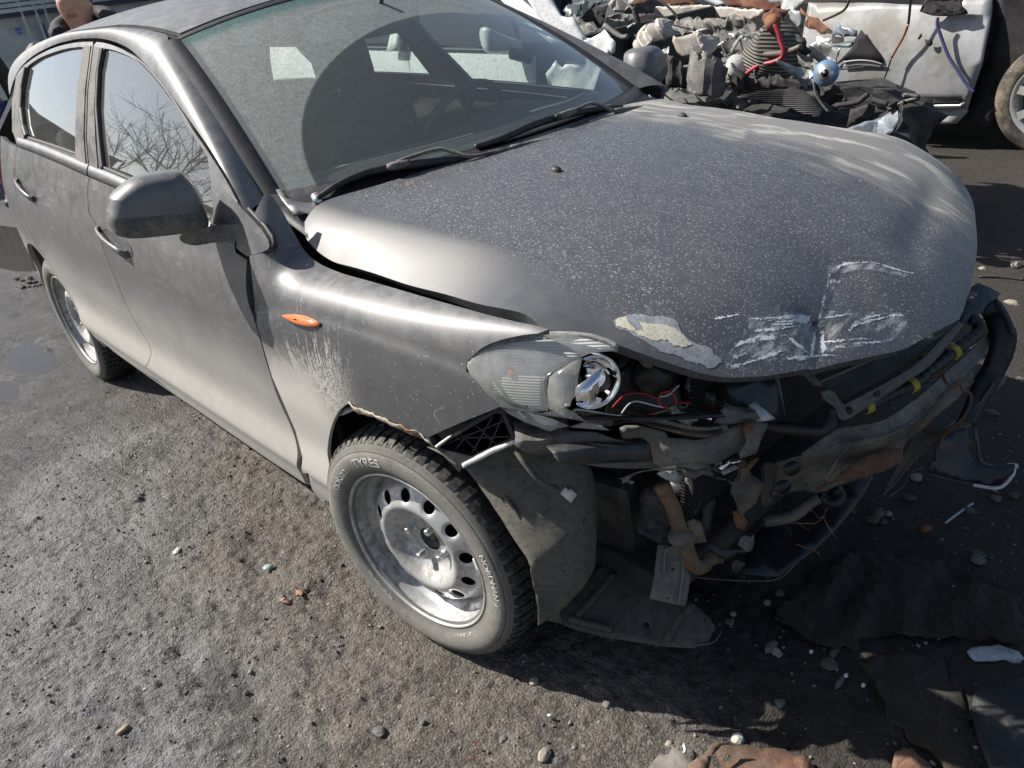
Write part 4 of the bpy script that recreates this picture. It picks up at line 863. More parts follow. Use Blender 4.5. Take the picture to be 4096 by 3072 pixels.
C_ = resample(spline([B[-1], B[-6]], 4), 8)
tube('liner_rib', spline(Xp('C3', [(130,580), (200,680), (300,800), (380,860), (460,890)], [.352,.372,.392,.402,.406])+[.012, -.012, .004], 6), .006, MUD, liner, 6)
for pts in ([(0,980), (120,1150), (240,1360)], [(30,960), (150,1130), (250,1310)]): tube('liner_rib', spline(Yp('C3', pts, [-.742,-.738,-.732])+[.006,-.004,.003], 6), .004, MUD, liner, 6)
sheet('liner_clip', fr('C3', [(490,960), (530,905), (555,930), (575,920), (620,965), (570,1030)]), (.425, -.66, .50), (.8, -.55, .2), WHITEC, liner, .006, 0, 1, .02)
sheet('liner_scuff', fr('C3', [(530,1400), (560,1290), (640,1200), (690,1155), (660,1230), (590,1330)]), (.418, -.675, .40), (.8, -.6, .1), BLACKP, liner, .002, 0, 1, .02)
sheet('liner_lower_edge', fr('D3', [(300,515), (345,400), (360,475), (500,500), (480,400), (560,270), (740,60), (690,0), (400,200), (250,60), (300,380)]), (.365, -.72, .27), (.8, -.6, .12), MUD, liner, .003, .002, 30, .02)
# splash shield lying under the bumper
SHIELD = rough_mat('dusty_splash_shield', (.04, .04, .038), .7, 0, .3, .7, (.10, .094, .078), 12, .2)
sp0, sn = (.42, -.58, .145), np.array([.25, -.30, .92])
shield = sheet('splash_shield', fr('D3', [(482,440), (500,350), (590,280), (740,80), (800,-20), (1000,60), (1230,170), (1510,330), (1560,340), (1700,470), (1740,530), (1690,640), (1560,690), (1300,672), (800,592), (560,530), (490,495)]), sp0, sn, SHIELD, car, .003, .004, 12, .02, 5, holes=[fr('D3', [(1150,500), (1175,488), (1200,510), (1195,530), (1170,535), (1150,520)])])
P_ = lambda pts, up=.004: np.array([on_plane(q, np.array(sp0)+sn/np.linalg.norm(sn)*up, sn) for q in fr('D3', pts)])
for pts in ([(620,440), (780,260), (910,100)], [(1340,630), (1430,480), (1550,350)], [(560,455), (720,500), (900,545)]): tube('shield_rib', spline(P_(pts), 5), .008, SHIELD, shield, 6)
tube('shield_wire_edge', spline(P_([(1560,672), (1700,655), (1760,600), (1780,550)]), 5), .0015, RUSTM, shield, 5)
# --- lamp support and wing rail
RAILG = rough_mat('dusty_grey_bracket', (.09, .088, .082), .6, .15, .3, .6, (.14, .128, .11), 14, .2)
RAILB = rough_mat('dark_blue_rail', (.05, .054, .06), .5, .3, .3, .35, (.12, .115, .10), 16, .2)
sheet('lamp_bracket', fr('E5', [(372,735), (500,740), (700,762), (985,768), (1100,805), (1215,862), (1200,882), (950,900), (700,922), (600,947), (520,930), (430,893), (395,850), (405,800)]), (.475, -.69, .66), (.62, -.62, .45), RAILG, car, .003, .006, 14, .015, 2, bulge=lambda V, P: np.array([.02, -.02, .01])*np.sin(np.clip((V[:, 1:2]-V[:, 1].min())/(np.ptp(V[:, 1])+1e-6), 0, 1)*math.pi))
def rail(name, top, bot, x0, x1, mat, d=.03):
    n = 24; A = resample(Xp('E5', top, np.linspace(x0, x1, len(top))), n); B = resample(Xp('E5', bot, np.linspace(x0, x1, len(bot))), n); back = np.array([-d, d*.5, -.2*d])
    return loft(name, [A+back, A+back*.1, A, B, B+back*.1, B+back], mat, car, thick=.002)
rail('wing_rail', [(665,945), (900,915), (1200,895), (1385,880)], [(720,1015), (950,1020), (1200,1010), (1397,1000)], .475, .555, RAILB)
rail('wing_rail_flange', [(880,1025), (1100,1022), (1397,1006)], [(1000,1042), (1180,1055), (1455,1052)], .488, .552, RAILG, .012)
box('rail_bolt_hole', on_plane(fr('E5', [(1082,960)])[0], (.531, -.60, .64), (1, -.5, .2)), (.012,.012,.012), BLK, car)
tube('rail_hole', [on_plane(fr('E5', [(1082,960)])[0], (.534, -.60, .64), (1, -.5, .2)), on_plane(fr('E5', [(1082,960)])[0], (.520, -.60, .64), (1, -.5, .2))], .0062, BLK, car, 14)
bul = lambda V, P: np.array([.9, -.4, .1])*(.022*np.exp(-((V[:, 0:1]-V[:, 0].mean())/.05)**2))
sheet('crumpled_front_panel', fr('E5', [(1160,765), (1200,742), (1310,752), (1480,790), (1500,832), (1600,825), (1700,832), (1900,805), (1960,770), (2095,715), (2092,800), (2085,860), (2060,930), (1950,970), (1850,1000), (1700,985), (1450,1050), (1400,1062), (1395,1000), (1388,885), (1215,862), (1170,830)]), (.575, -.45, .605), (.80, -.48, .30), PRIMER, car, .003, .0045, 16, .012, 6, bulge=bul)
sheet('crumpled_flange', fr('E5', [(1400,1060), (1550,1035), (1700,990), (1800,985), (1840,1030), (1820,1060), (1650,1075), (1470,1062)]), (.60, -.42, .555), (.75, -.45, .40), PRIMER, car, .003, .005, 25, .012, 8)
sheet('bent_flap', fr('E5', [(1180,1160), (1190,1110), (1300,1085), (1450,1055), (1460,1065), (1330,1090), (1260,1100), (1210,1150)]), (.57, -.49, .53), (.7, -.5, .4), PRIMER, car, .003, .003, 30, .012)
sheet('bent_flap', fr('E5', [(1420,1090), (1470,1060), (1560,1070), (1630,1100), (1600,1150), (1560,1160), (1470,1130)]), (.60, -.45, .515), (.7, -.5, .3), rough_mat('scraped_pale_metal', (.42, .40, .36), .5, .3, .2, .3, (.3, .22, .14), 20, .2, rust=.3), car, .003, .004, 40, .012)
sheet('bent_flap', fr('E5', [(1640,1090), (1690,1130), (1705,1190), (1700,1250), (1690,1260), (1680,1200), (1635,1150)]), (.60, -.42, .48), (.8, -.5, .2), PRIMER, car, .003, .003, 40, .012)
rb = rough_mat('rust_streaked_bracket', (.15, .14, .125), .65, .2, .3, .3, (.22, .18, .13), 16, .3, rust=.5)
sheet('rusty_upright_bracket', fr('C3', [(1965,385), (1990,372), (2165,378), (2165,400), (2130,520), (2105,600), (2090,630), (1960,670), (1948,610), (1985,560), (2010,530), (1985,470)]), (.645, -.375, .60), (.85, -.42, .25), rb, car, .004, .004, 22, .012, 9)
box('bracket_bolt', on_plane(fr('C3', [(2000,425)])[0], (.655, -.375, .60), (.85, -.42, .25)), (.016,.016,.016), RUSTY, car, (.3,.5,.2), .004)
sheet('rusty_tongue', fr('C3', [(1290,760), (1480,755), (1700,740), (1720,755), (1800,830), (1870,850), (1910,790), (1950,720), (2080,640), (2100,640), (2060,720), (1960,800), (1880,855), (1760,800), (1650,795), (1480,800)]), (.63, -.36, .53), (.8, -.4, .4), RUSTM, car, .003, .006, 22, .012, 3, torn=.010)
for i, pp in enumerate([[(1690,720), (1760,690), (1840,640), (1900,625), (1920,670), (1830,740), (1760,790), (1700,770)], [(1780,770), (1900,720), (1930,745), (1800,810)], [(1760,740), (1840,660), (1860,700), (1790,760)], [(1740,730), (1790,700), (1800,720)], [(1850,700), (1920,675), (1920,690), (1860,710)]]):
    sheet('lens_fragment', fr('C3', pp), (.625+.003*i, -.40, .56), (.6, -.4, .7), [BLK, SHARD, CHROME, LENS, CHROME][i], car, .002, .003, 60, .012, i)
sheet('white_foam_fragment', fr('C3', [(2010,240), (2045,208), (2212,350), (2120,370), (2065,368)]), (.62, -.36, .665), (.55, -.50, .67), rough_mat('white_foam', (.60, .60, .61), .85, 0, .08), car, .012, .001, 60, .012)
sheet('torn_splash_sheet', fr('C3', [(1715,380), (1760,300), (1800,215), (1870,235), (1960,255), (2030,290), (2060,365), (1960,375), (1830,395)]), (.60, -.40, .67), (.7, -.45, .5), rough_mat('dull_clear_plastic', (.13, .13, .12), .4, 0, .3, .4, (.2, .18, .15), 14, .2), car, .002, .006, 22, .012)
# --- radiator pack and its frame
RAD = NT('radiator_fins'); wv = RAD.n('ShaderNodeTexWave'); wv.bands_direction = 'Z'; wv.inputs['Scale'].default_value = 40; RAD.put(wv.inputs['Vector'], RAD.map(rot=(.2, 0, 0))); RAD = RAD.done(RAD.bsdf(col=RAD.mix(wv.outputs[1], (.008, .008, .009), (.05, .05, .052)), rough=.6, metal=.4, nrm=RAD.bump(wv.outputs[1], .8, .004)))
sheet('radiator', [(.50,-.46,.40), (.53,.46,.40), (.55,.46,.76), (.52,-.46,.76)], (.52, 0, .6), (1, 0, -.05), RAD, car, .02, .003, 10, .03)
sheet('fan_shroud', fr('E6', [(0,845), (170,835), (230,1130), (160,1140), (0,1130), (-120,1000), (-200,860)]), (.56, -.36, .70), (.85, -.25, .45), rough_mat('dark_shroud', (.018, .021, .03), .35, 0, .2, .15, (.1, .1, .1)), car, .004, .003, 10, .02)
sheet('shroud_edge', fr('E6', [(165,830), (192,826), (240,1125), (205,1135)]), (.572, -.33, .69), (.8, -.5, .2), DUSTYP, car, .004, .001, 30, .015)
FRM = rough_mat('grey_grille_frame', (.10, .10, .098), .5, 0, .2, .5, (.17, .16, .145), 20, .15)
frame = ribbon('grille_frame', Zp('E6', [(470,935), (540,930), (600,1005), (660,1010), (1000,830), (1150,715), (1300,560), (1395,478)], [.655,.652,.630,.628,.632,.636,.645,.650]), Zp('E6', [(510,990), (560,1040), (600,1125), (700,1090), (1040,870), (1200,755), (1340,590), (1420,500)], [.640,.620,.600,.600,.608,.615,.628,.636]), FRM, car, 70, 5, .0008, 40, .006, .004)
for q in [(650,1068), (830,952), (988,838), (1130,730)]:
    c = at(fr('E6', [q])[0], 'z', .617); box('frame_clip', c+np.array([.004, -.003, .004]), (.010,.016,.010), BLACKP, frame, (0, .3, .6), .002)
sheet('grille_louvre', fr('E6', [(545,935), (600,1003), (650,1005), (1000,822), (1150,705), (1290,565), (1100,605), (800,700), (470,870)]), (.66, .02, .64), (.75, -.1, .65), rough_mat('dark_louvre', (.035, .036, .037), .45, 0, .2, .35, (.11, .105, .095), 14, .1), frame, .004, .003, 14, .02)
ribbon('louvre_edge', Zp('E6', [(470,862), (800,720), (960,650)], [.680,.690,.694]), Zp('E6', [(475,880), (800,738), (960,662)], [.674,.684,.689]), FRM, frame, 30, 3)
sheet('frame_bracket', fr('E6', [(325,795), (400,785), (490,890), (480,900), (415,890), (380,850)]), (.62, -.24, .70), (.7, -.4, .6), FRM, car, .004, .002, 40, .012, holes=[fr('E6', [(405,872), (418,868), (422,882), (410,886)])])
tube('bent_hose', spline(Zp('E6', [(120,1160), (250,1185), (380,1195), (470,1200), (520,1170), (545,1100), (560,1060)], [.58,.575,.572,.575,.585,.60,.61]), 6), .013, HOSE, car, 8)
# --- harness conduit with yellow tape, brown wire
cond = spline(Zp('E6', [(690,1062), (790,1030), (900,975), (1090,890), (1210,790), (1350,680), (1480,580), (1520,530), (1510,480), (1470,455)], [.570,.573,.576,.582,.588,.596,.604,.610,.620,.628]), 10)
conduit = tube('wiring_conduit', cond, [.0125+.0012*math.sin(i*1.9) for i in range(len(cond))], HOSE, car, 10)
for q in [(786,1045), (1086,905), (1338,665)]:
    p = np.array([at(fr('E6', [q])[0], 'z', .578)]); i = np.linalg.norm(proj(cond)-np.array(fr('E6', [q])[0]), axis=1).argmin(); d = cond[min(i+1, len(cond)-1)]-cond[i-1]; d /= np.linalg.norm(d); tube('yellow_tape', [cond[i]-d*.007, cond[i]+d*.007], .0152, YELLOW, conduit, 14)
tube('harness_branch', spline(Zp('E6', [(1250,610), (1290,640), (1335,690)], [.625,.612,.598]), 5), .006, HOSE, car, 6)
tube('brown_wire', spline(Zp('E6', [(1080,805), (1130,832), (1200,840), (1270,820), (1300,880), (1340,898), (1395,895), (1410,930), (1465,960), (1455,1040), (1400,1130), (1290,1230), (1255,1320)], [.60,.59,.588,.588,.58,.576,.572,.56,.55,.53,.51,.47,.44]), 6), .0028, rough_mat('brown_wire', (.10, .045, .02), .5), car, 6)
tube('hanging_wire', spline(Zp('E6', [(920,1640), (1000,1580), (1040,1530), (1060,1480), (1150,1440)], [.18,.17,.18,.19,.2]), 6), .002, RUSTM, car, 5)
# --- bumper beam
BEAM = rough_mat('dusty_black_beam', (.085, .083, .078), .5, .15, .35, .6, (.24, .22, .185), 9, .15, rust=.08)
top = Zp('E6', [(345,1355), (560,1192), (700,1165), (860,1133), (950,1085), (1100,985), (1200,905), (1350,770), (1500,630), (1590,532)], [.50,.52,.525,.53,.535,.54,.542,.545,.548,.55])
mid = Zp('E6', [(350,1365), (500,1335), (620,1300), (800,1262), (920,1225), (1080,1130), (1230,1010), (1420,840), (1560,690), (1608,590)], [.485,.49,.495,.50,.505,.512,.517,.52,.525,.535])
beam = ribbon('bumper_beam', top, mid, BEAM, car, 70, 9, .0016, 12, .003, .006)
botm = Zp('E6', [(95,1650), (330,1600), (440,1625), (560,1570), (800,1490), (1000,1395), (1015,1300), (1150,1170), (1400,950), (1480,860)], [.36,.375,.37,.375,.385,.40,.43,.46,.485,.50])
midr = Zp('E6', [(60,1445), (330,1365), (500,1335), (620,1300), (800,1262), (920,1225), (1080,1130), (1230,1010), (1420,840), (1500,755)], [.445,.483,.49,.495,.50,.505,.512,.517,.52,.522])
face = ribbon('beam_face', midr, botm, RUSTM, car, 70, 12, .003, 14, .003, .008, 4)
for q, w_, h_ in [((280,1450), 62, 44), ((218,1572), 62, 42)]:
    e = [(q[0]+w_*math.cos(t)*.9-h_*.35*math.sin(t), q[1]-w_*.35*math.cos(t)-h_*math.sin(t)) for t in np.linspace(0, 2*math.pi, 25)[:-1]]
    sheet('beam_hole', fr('E6', e), (.655, -.31, .44) if q[1] < 1500 else (.650, -.335, .40), (.75, -.55, .35), BLK, face, .002, 0, 1, .03)
sheet('beam_slot', fr('E6', [(545,1440), (575,1400), (572,1445), (550,1485)]), (.72, -.19, .455), (.78, -.45, .4), RUSTY, face, .002, 0, 1, .02)
sheet('beam_tear', fr('E6', [(500,1520), (540,1450), (620,1320), (610,1340), (560,1460), (525,1530)]), (.722, -.19, .455), (.78, -.45, .4), PRIMER, face, .002, .001, 40, .015)
sheet('rust_patch', fr('E6', [(700,1400), (850,1345), (1005,1298), (1000,1390), (800,1480), (560,1560), (430,1620), (400,1600), (560,1520)]), (.752, -.14, .435), (.72, -.42, .55), rough_mat('brown_rust', (.13, .062, .035), .85, .05, .4, .4, (.18, .13, .09), 14, .4, rust=.5), face, .002, .002, 30, .015, torn=.012)
# --- left bumper corner left hanging
BUMP = rough_mat('dark_blue_grey_bumper', (.06, .068, .085), .4, .2, .2, .35, (.16, .15, .135), 10, .1)
BUMPIN = rough_mat('bumper_inside', (.012, .013, .017), .5, 0, .2, .1)
o1 = Zp('E6', [(1640,322), (1700,400), (1745,500), (1765,565)], [.60,.58,.565,.555]); o2 = Zp('E6', [(1585,385), (1680,480), (1720,560), (1730,560)], [.59,.57,.555,.55])
ribbon('bumper_skin', Zp('E6', [(1640,322), (1700,400), (1745,490), (1776,570), (1755,700), (1700,830), (1605,985), (1500,1170)], [.62,.60,.58,.56,.52,.48,.44,.40]), Zp('E6', [(1520,400), (1590,440), (1610,540), (1605,640), (1560,760), (1500,880), (1440,1000), (1385,1190)], [.58,.56,.54,.52,.48,.44,.42,.38]), BUMPIN, car, 50, 8, .002, 10, .004, -.03)
ribbon('bumper_skin_edge', Zp('E6', [(1640,318), (1700,395), (1748,495), (1762,565)], [.624,.604,.584,.565]), Zp('E6', [(1612,345), (1672,430), (1712,520), (1720,555)], [.612,.594,.575,.562]), BUMP, car, 30, 3)
ribbon('bumper_lower_strip', Zp('E6', [(1715,840), (1600,985), (1500,1120), (1360,1240), (1240,1290), (1100,1400), (990,1520), (900,1635)], [.46,.43,.40,.37,.345,.30,.255,.21]), Zp('E6', [(1612,890), (1520,1010), (1420,1080), (1260,1190), (1120,1210), (1040,1330), (960,1470), (890,1640)], [.47,.44,.42,.39,.37,.32,.27,.21]), FRM, car, 60, 5, .0025, 16, .003, .008)
hang = sheet('hanging_bumper_piece', resample(fr('E6', [(1240,1305), (1390,1215), (1490,1185), (1510,1290), (1525,1390), (1580,1430), (1650,1442), (1725,1432), (1760,1430), (1745,1490), (1690,1555), (1640,1578), (1560,1572), (1350,1530), (1205,1492), (1195,1425), (1255,1410), (1262,1350)])+fr('E6', [(1240,1305)]), 70)[:-1], (.80, .02, .30), (.70, -.52, .45), rough_mat('bumper_inner_skin', (.014, .016, .024), .35, 0, .2, .2, (.06, .058, .055), 10, .1), car, .004, .003, 10, .015, 2, bulge=lambda V, P: -np.array([.7, -.5, .45])*.03*np.sin(np.clip((V[:, :1]-V[:, 0].min())/np.ptp(V[:, 0]), 0, 1)*math.pi))
ribbon('torn_bumper_edge', Zp('E6', [(1195,1425), (1210,1492), (1350,1532), (1480,1556)], [.285,.262,.255,.25]), Zp('E6', [(1255,1412), (1262,1480), (1360,1515), (1480,1540)], [.295,.272,.262,.256]), FRM, hang, 24, 3)
tube('bumper_lip_edge', spline(Zp('E6', [(1490,1187), (1510,1290), (1525,1390), (1580,1430), (1650,1442), (1725,1432)], [.36,.325,.29,.28,.275,.272]), 5), .004, FRM, hang, 6); tube('bumper_lip_edge', spline(Zp('E6', [(1480,1556), (1560,1573), (1640,1579), (1690,1556), (1745,1490), (1752,1440)], [.25,.248,.248,.252,.262,.27]), 5), .004, WHITEC, hang, 6)
box('bumper_tab', at(fr('E6', [(1742,1432)])[0], 'z', .268), (.022,.010,.010), WHITEC, hang, (0, 0, .5), .002)
sheet('wing_mounting_plate', fr('E6', [(1395,462), (1440,350), (1480,240), (1522,212), (1600,240), (1668,282), (1640,322), (1560,400), (1420,500), (1290,606), (1260,600), (1400,475)]), (.66, .42, .64), (.45, -.35, .82), rough_mat('blue_grey_plate', (.10, .11, .125), .5, .2, .2, .4, (.15, .14, .13), 12, .1), car, .003, .003, 8, .02, holes=[fr('E6', [(1455,315), (1490,298), (1508,310), (1470,322)]), fr('E6', [(1495,285), (1520,280), (1530,290), (1505,296)])])
# --- running gear, engine and hanging scraps in the dark
box('engine_block', (.20, .06, .52), (.46, .62, .42), UNDER, car, (.05, .1, .1), .03)
box('subframe', (.28, 0, .22), (.40, 1.0, .07), UNDER, car, (0, .05, 0), .01)
box('inner_wing', (-.10, -.54, .66), (.66, .02, .40), UNDER, car, (0, 0, .05), 0)
box('left_inner_wing', (.10, .58, .60), (.85, .02, .46), UNDER, car, (0, 0, -.05), 0)
box('gearbox', (.22, -.38, .34), (.28, .26, .22), DARKM, car, (.1, 0, .2), .03)
tube('rusty_pipe', spline(Xp('C3', [(1285,880), (1330,950), (1390,1060), (1420,1170), (1470,1290), (1500,1380), (1540,1500), (1590,1545), (1640,1530), (1680,1480), (1760,1455)], [.50,.51,.52,.525,.53,.535,.54,.545,.545,.54,.53]), 6), .0155, rough_mat('rust_banded_pipe', (.14, .10, .065), .7, .1, .4, .4, (.26, .18, .10), 22, .3, rust=.55), car, 10)
tube('pipe_clamp', spline(Xp('C3', [(1420,1290), (1500,1330)], [.53,.536]), 4), .021, RUSTM, car, 10)
sheet('pale_bracket', fr('C3', [(1505,1180), (1560,1160), (1620,1185), (1655,1340), (1560,1365), (1530,1300)]), (.55, -.42, .36), (.85, -.4, .3), rough_mat('pale_rusty_plate', (.22, .17, .12), .7, .1, .3, .4, (.3, .25, .18), 20, .2, rust=.35), car, .003, .003, 30, .015)
tow = sheet('rusty_tow_bracket', fr('C3', [(1262,1360), (1330,1365), (1500,1400), (1532,1490)])+fr('D3', [(1530,100), (1500,330), (1488,362), (1400,345), (1200,300), (1235,120), (1240,30)]), (.56, -.50, .27), (.72, -.50, .42), rough_mat('rusty_tow_metal', (.17, .16, .145), .65, .2, .3, .4, (.24, .2, .15), 12, .25, rust=.42), car, .004, .002, 15, .012, holes=[fr('D3', [(1372,55), (1390,48), (1402,62), (1385,74)]), fr('D3', [(1325,290), (1345,282), (1352,298), (1335,304)])])
tube('bracket_fold', spline([on_plane(q, (.565, -.50, .27), (.72, -.50, .42)) for q in fr('C3', [(1320,1600), (1330,1440), (1370,1390), (1470,1400)])], 5), .004, PRIMER, tow, 6)
tube('bracket_fold', spline([on_plane(q, (.565, -.50, .27), (.72, -.50, .42)) for q in fr('D3', [(1440,330), (1470,120), (1485,-100)])], 5), .004, PRIMER, tow, 6)
# rusty left-hand tangle below the beam
for i, (pp, p0, m, a_) in enumerate([
    ([(1880,640), (1960,700), (2010,800), (2080,860), (2100,960), (2060,1060), (1960,1080), (1900,1010), (1860,960), (1880,840)], (.60, -.36, .42), RUSTM, .012),
    ([(1890,1080), (1960,1100), (2000,1190), (1960,1260), (1900,1250), (1885,1170)], (.61, -.36, .36), RUSTY, .006),
    ([(2100,700), (2212,680), (2212,1040), (2150,1080), (2100,1040), (2110,900)], (.60, -.29, .45), DARKM, .008),
    ([(1930,1260), (2040,1270), (2050,1360), (2010,1400), (1940,1330)], (.62, -.34, .33), PRIMER, .006),
    ([(1860,1500), (1900,1480), (1980,1520), (1950,1560), (1890,1590)], (.63, -.33, .27), DARKM, .004),
    ([(1620,960), (1740,960), (1700,1300), (1660,1320), (1630,1150)], (.50, -.36, .40), DARKM, .006),
    ([(1100,1150), (1180,960), (1290,880), (1420,1100), (1450,1300), (1300,1320), (1130,1230)], (.44, -.48, .40), DARKM, .012),
    ([(1380,850), (1590,860), (1600,1110), (1470,1130), (1400,1000)], (.50, -.44, .46), DARKM, .010),
    ([(1660,1360), (1800,1380), (1960,1420), (2080,1370), (1990,1450), (1850,1480), (1780,1470), (1690,1430)], (.58, -.38, .29), DARKM, .006)]):
    sheet('crushed_metal_scrap', fr('C3', pp), p0, (.8, -.45, .25), m, car, .003, a_, 22, .014, 20+i, torn=.012)
tube('torn_pipe', spline(Zp('C4', [(120,1180), (210,1165), (330,1140), (420,1090), (450,1060), (520,1010), (560,990)], [.30,.30,.305,.31,.315,.32,.325]), 6), .013, RUSTM, car, 8)
tube('hose_loop', spline(Zp('C4', [(560,975), (620,1010), (700,1030), (740,990), (730,940), (690,920)], [.30,.29,.29,.30,.31,.32]), 6), .012, HOSE, car, 8)
for pts in ([(490,1090), (530,1110), (560,1150), (610,1130), (600,1050)], [(370,1170), (430,1220), (490,1250)], [(300,1210), (330,1260), (340,1320)], [(600,1150), (650,1240), (720,1335)], [(380,1360), (460,1390), (510,1400), (570,1450)], [(330,1190), (440,1195), (560,1180), (640,1050)]):
    tube('copper_strand', spline(Zp('C4', pts, np.linspace(.25, .18, len(pts))), 5), .0012, COPPER, car, 4)
sheet('undertray', fr('C4', [(-100,1600), (240,1640), (520,1400), (700,1230), (900,980), (1000,800), (700,900), (300,1100), (0,1300)]), (.60, -.20, .10), (.3, -.2, .93), BLK, car, .003, .006, 10, .03)
tube('undertray_wire', spline(Zp('C4', [(-700,1600), (-300,1640), (0,1655), (230,1640), (400,1500), (700,1230), (900,980), (1000,790)], .06), 6), .002, rough_mat('dull_edge_plastic', (.2, .17, .13), .6), car, 5)
# ---------------------------------------------------------------- windscreen, cowl, wipers
FR.update(G1=(0,0,.22604), G2=(2050,0,.36166), G3=(2750,0,.36166), G4=(3400,0,.38581))
WD = (-1.1, 1.1, -.12, 1.05)
def Wn(u, v, o=.018): return W_S(u, v)+fnormal(W_S, u, v)*o
def wpx(k, pts, o=.018):
    F = lambda u, v: Wn(u, v, o); uv = unproj(F, fr(k, pts), WD); return F(uv[:, 0], uv[:, 1])
def w_uv(k, pts): uv = unproj(W_S, fr(k, pts), WD); return np.c_[uv[:, 0]*(.672-.122*uv[:, 1]), uv[:, 1]*.84]
# circles swept by the two blades, fitted in the plane of the glass
arcA = w_uv('A2', [(530,1540), (455,1250), (445,1000), (480,800), (560,600), (700,420), (880,300), (1100,205), (1300,140)])
Am = np.c_[2*arcA, np.ones(len(arcA))]; sol = np.linalg.lstsq(Am, (arcA**2).sum(1), rcond=None)[0]; cA = sol[:2]; rA = math.sqrt(sol[2]+cA@cA)
print('wiper arc', cA, rA)
cB = np.array([.34, -.03]); rB = .60
def m_screen():
    t = NT('dusty_windscreen'); uv = t.n('ShaderNodeUVMap'); uv.uv_map = 'UVMap'; s, l, _ = t.sep(uv.outputs[0])
    def disc(c, r, sof=.004):
        dx, dy = t.math('SUBTRACT', s, float(c[0])), t.math('SUBTRACT', l, float(c[1])); d = t.math('SQRT', t.add(t.mul(dx, dx), t.mul(dy, dy))); return t.ss(d, r+sof, r-sof), d
    a, da = disc(cA, rA); b, db = disc(cB, rB); wiped = t.mx(a, b)
    tri = t.mul(t.ss(l, .15, .11), t.mul(t.ss(s, -.02, 0.0), t.ss(s, .075, .05))); 
    fine = t.noise(420, 3, .65); mid = t.noise(60, 6, .7); spk = t.ss(t.add(t.vor(150), t.mul(fine, .4)), .42, .30); run = t.noise(9, 4, .6, t.map((1, 4, 1)))
    cov = t.mul(t.lin(mid, .3, .7, .55, .85), t.lin(fine, .38, .62, .55, 1.22)); cov = t.math('MINIMUM', t.add(cov, t.mul(spk, .20)), .95)
    specks = t.mul(t.ss(t.vor(95), .085, .05), t.ss(t.noise(40, 2), .5, .6)); ring = t.ss(t.math('ABSOLUTE', t.math('SUBTRACT', da, rA)), .006, .001)
    film = t.add(t.mul(t.lin(mid, .3, .7, .14, .20), 1), t.mx(t.mul(specks, .55), t.mul(t.mul(ring, b), .0)))
    drip = t.mul(t.ss(t.math('ABSOLUTE', t.math('SUBTRACT', t.noise(5.5, 2, .5, t.map((1, .25, 1), vec=uv.outputs[0])), .5)), .010, .003), t.ss(t.noise(4, 2), .55, .62)); film = t.mx(film, t.mul(drip, .22))
    dust = t.mul(t.lin(wiped, 0, 1, 1, 0), cov); dust = t.add(dust, t.mul(wiped, film))
    band = t.ss(l, .735, .80)
    frit = t.mx(t.mx(t.ss(l, .045, .038), t.ss(l, .812, .817)), t.ss(t.math('SUBTRACT', t.math('ABSOLUTE', s), t.math('SUBTRACT', .672, t.mul(l, .145))), -.030, -.022))
    dust = t.mul(dust, t.lin(frit, 0, 1, 1, .48))
    tint = t.mix(band, (.82, .90, .87), (.06, .34, .31))
    tr = t.n('ShaderNodeBsdfTransparent'); t.put(tr.inputs[0], tint); gl = t.n('ShaderNodeBsdfGlossy'); gl.inputs['Roughness'].default_value = .02
    clear = t.shmix(t.fres(1.6), tr.outputs[0], gl.outputs[0])
    bl = t.bsdf(col=(.03, .028, .03), rough=.35); body = t.shmix(frit, clear, bl)
    df = t.n('ShaderNodeBsdfDiffuse'); t.put(df.inputs[0], t.mix(t.mul(band, .8), (.40, .425, .395), (.12, .25, .235))); tl = t.n('ShaderNodeBsdfTranslucent'); t.put(tl.inputs[0], (.25, .26, .24))
    return t.done(t.shmix(dust, body, t.shmix(.25, df.outputs[0], tl.outputs[0])))
nu, nv = 41, 31; U, V_ = np.meshgrid(np.linspace(-1, 1, nu), np.linspace(.01, .985, nv), indexing='ij'); P = W_S(U, V_).reshape(-1, 3); fs = [(i*nv+j, (i+1)*nv+j, (i+1)*nv+j+1, i*nv+j+1) for i in range(nu-1) for j in range(nv-1)]
windscreen = mesh_obj('windscreen', P, fs, m_screen(), car)
uvl = windscreen.data.uv_layers.new(name='UVMap'); UVv = np.c_[(U*(.672-.122*V_)).ravel(), (V_*.84).ravel()]
li = np.zeros(len(windscreen.data.loops), int); windscreen.data.loops.foreach_get('vertex_index', li); uvl.data.foreach_set('uv', UVv[li].ravel())
vv = np.linspace(.0, 1.0, 40)
for sgn in (-1, 1): loft('windscreen_seal', [Wn(np.full(40, sgn*1.055), vv, .004), Wn(np.full(40, sgn*1.03), vv, .005), Wn(np.full(40, sgn*.985), vv, .003), Wn(np.full(40, sgn*.98), vv, -.006)], RUBBER, windscreen)
uu = np.linspace(-1, 1, 40); loft('windscreen_seal', [Wn(uu, np.full(40, .978), .002), Wn(uu, np.full(40, .992), .004), Wn(uu, np.full(40, 1.004), .001)], RUBBER, windscreen)
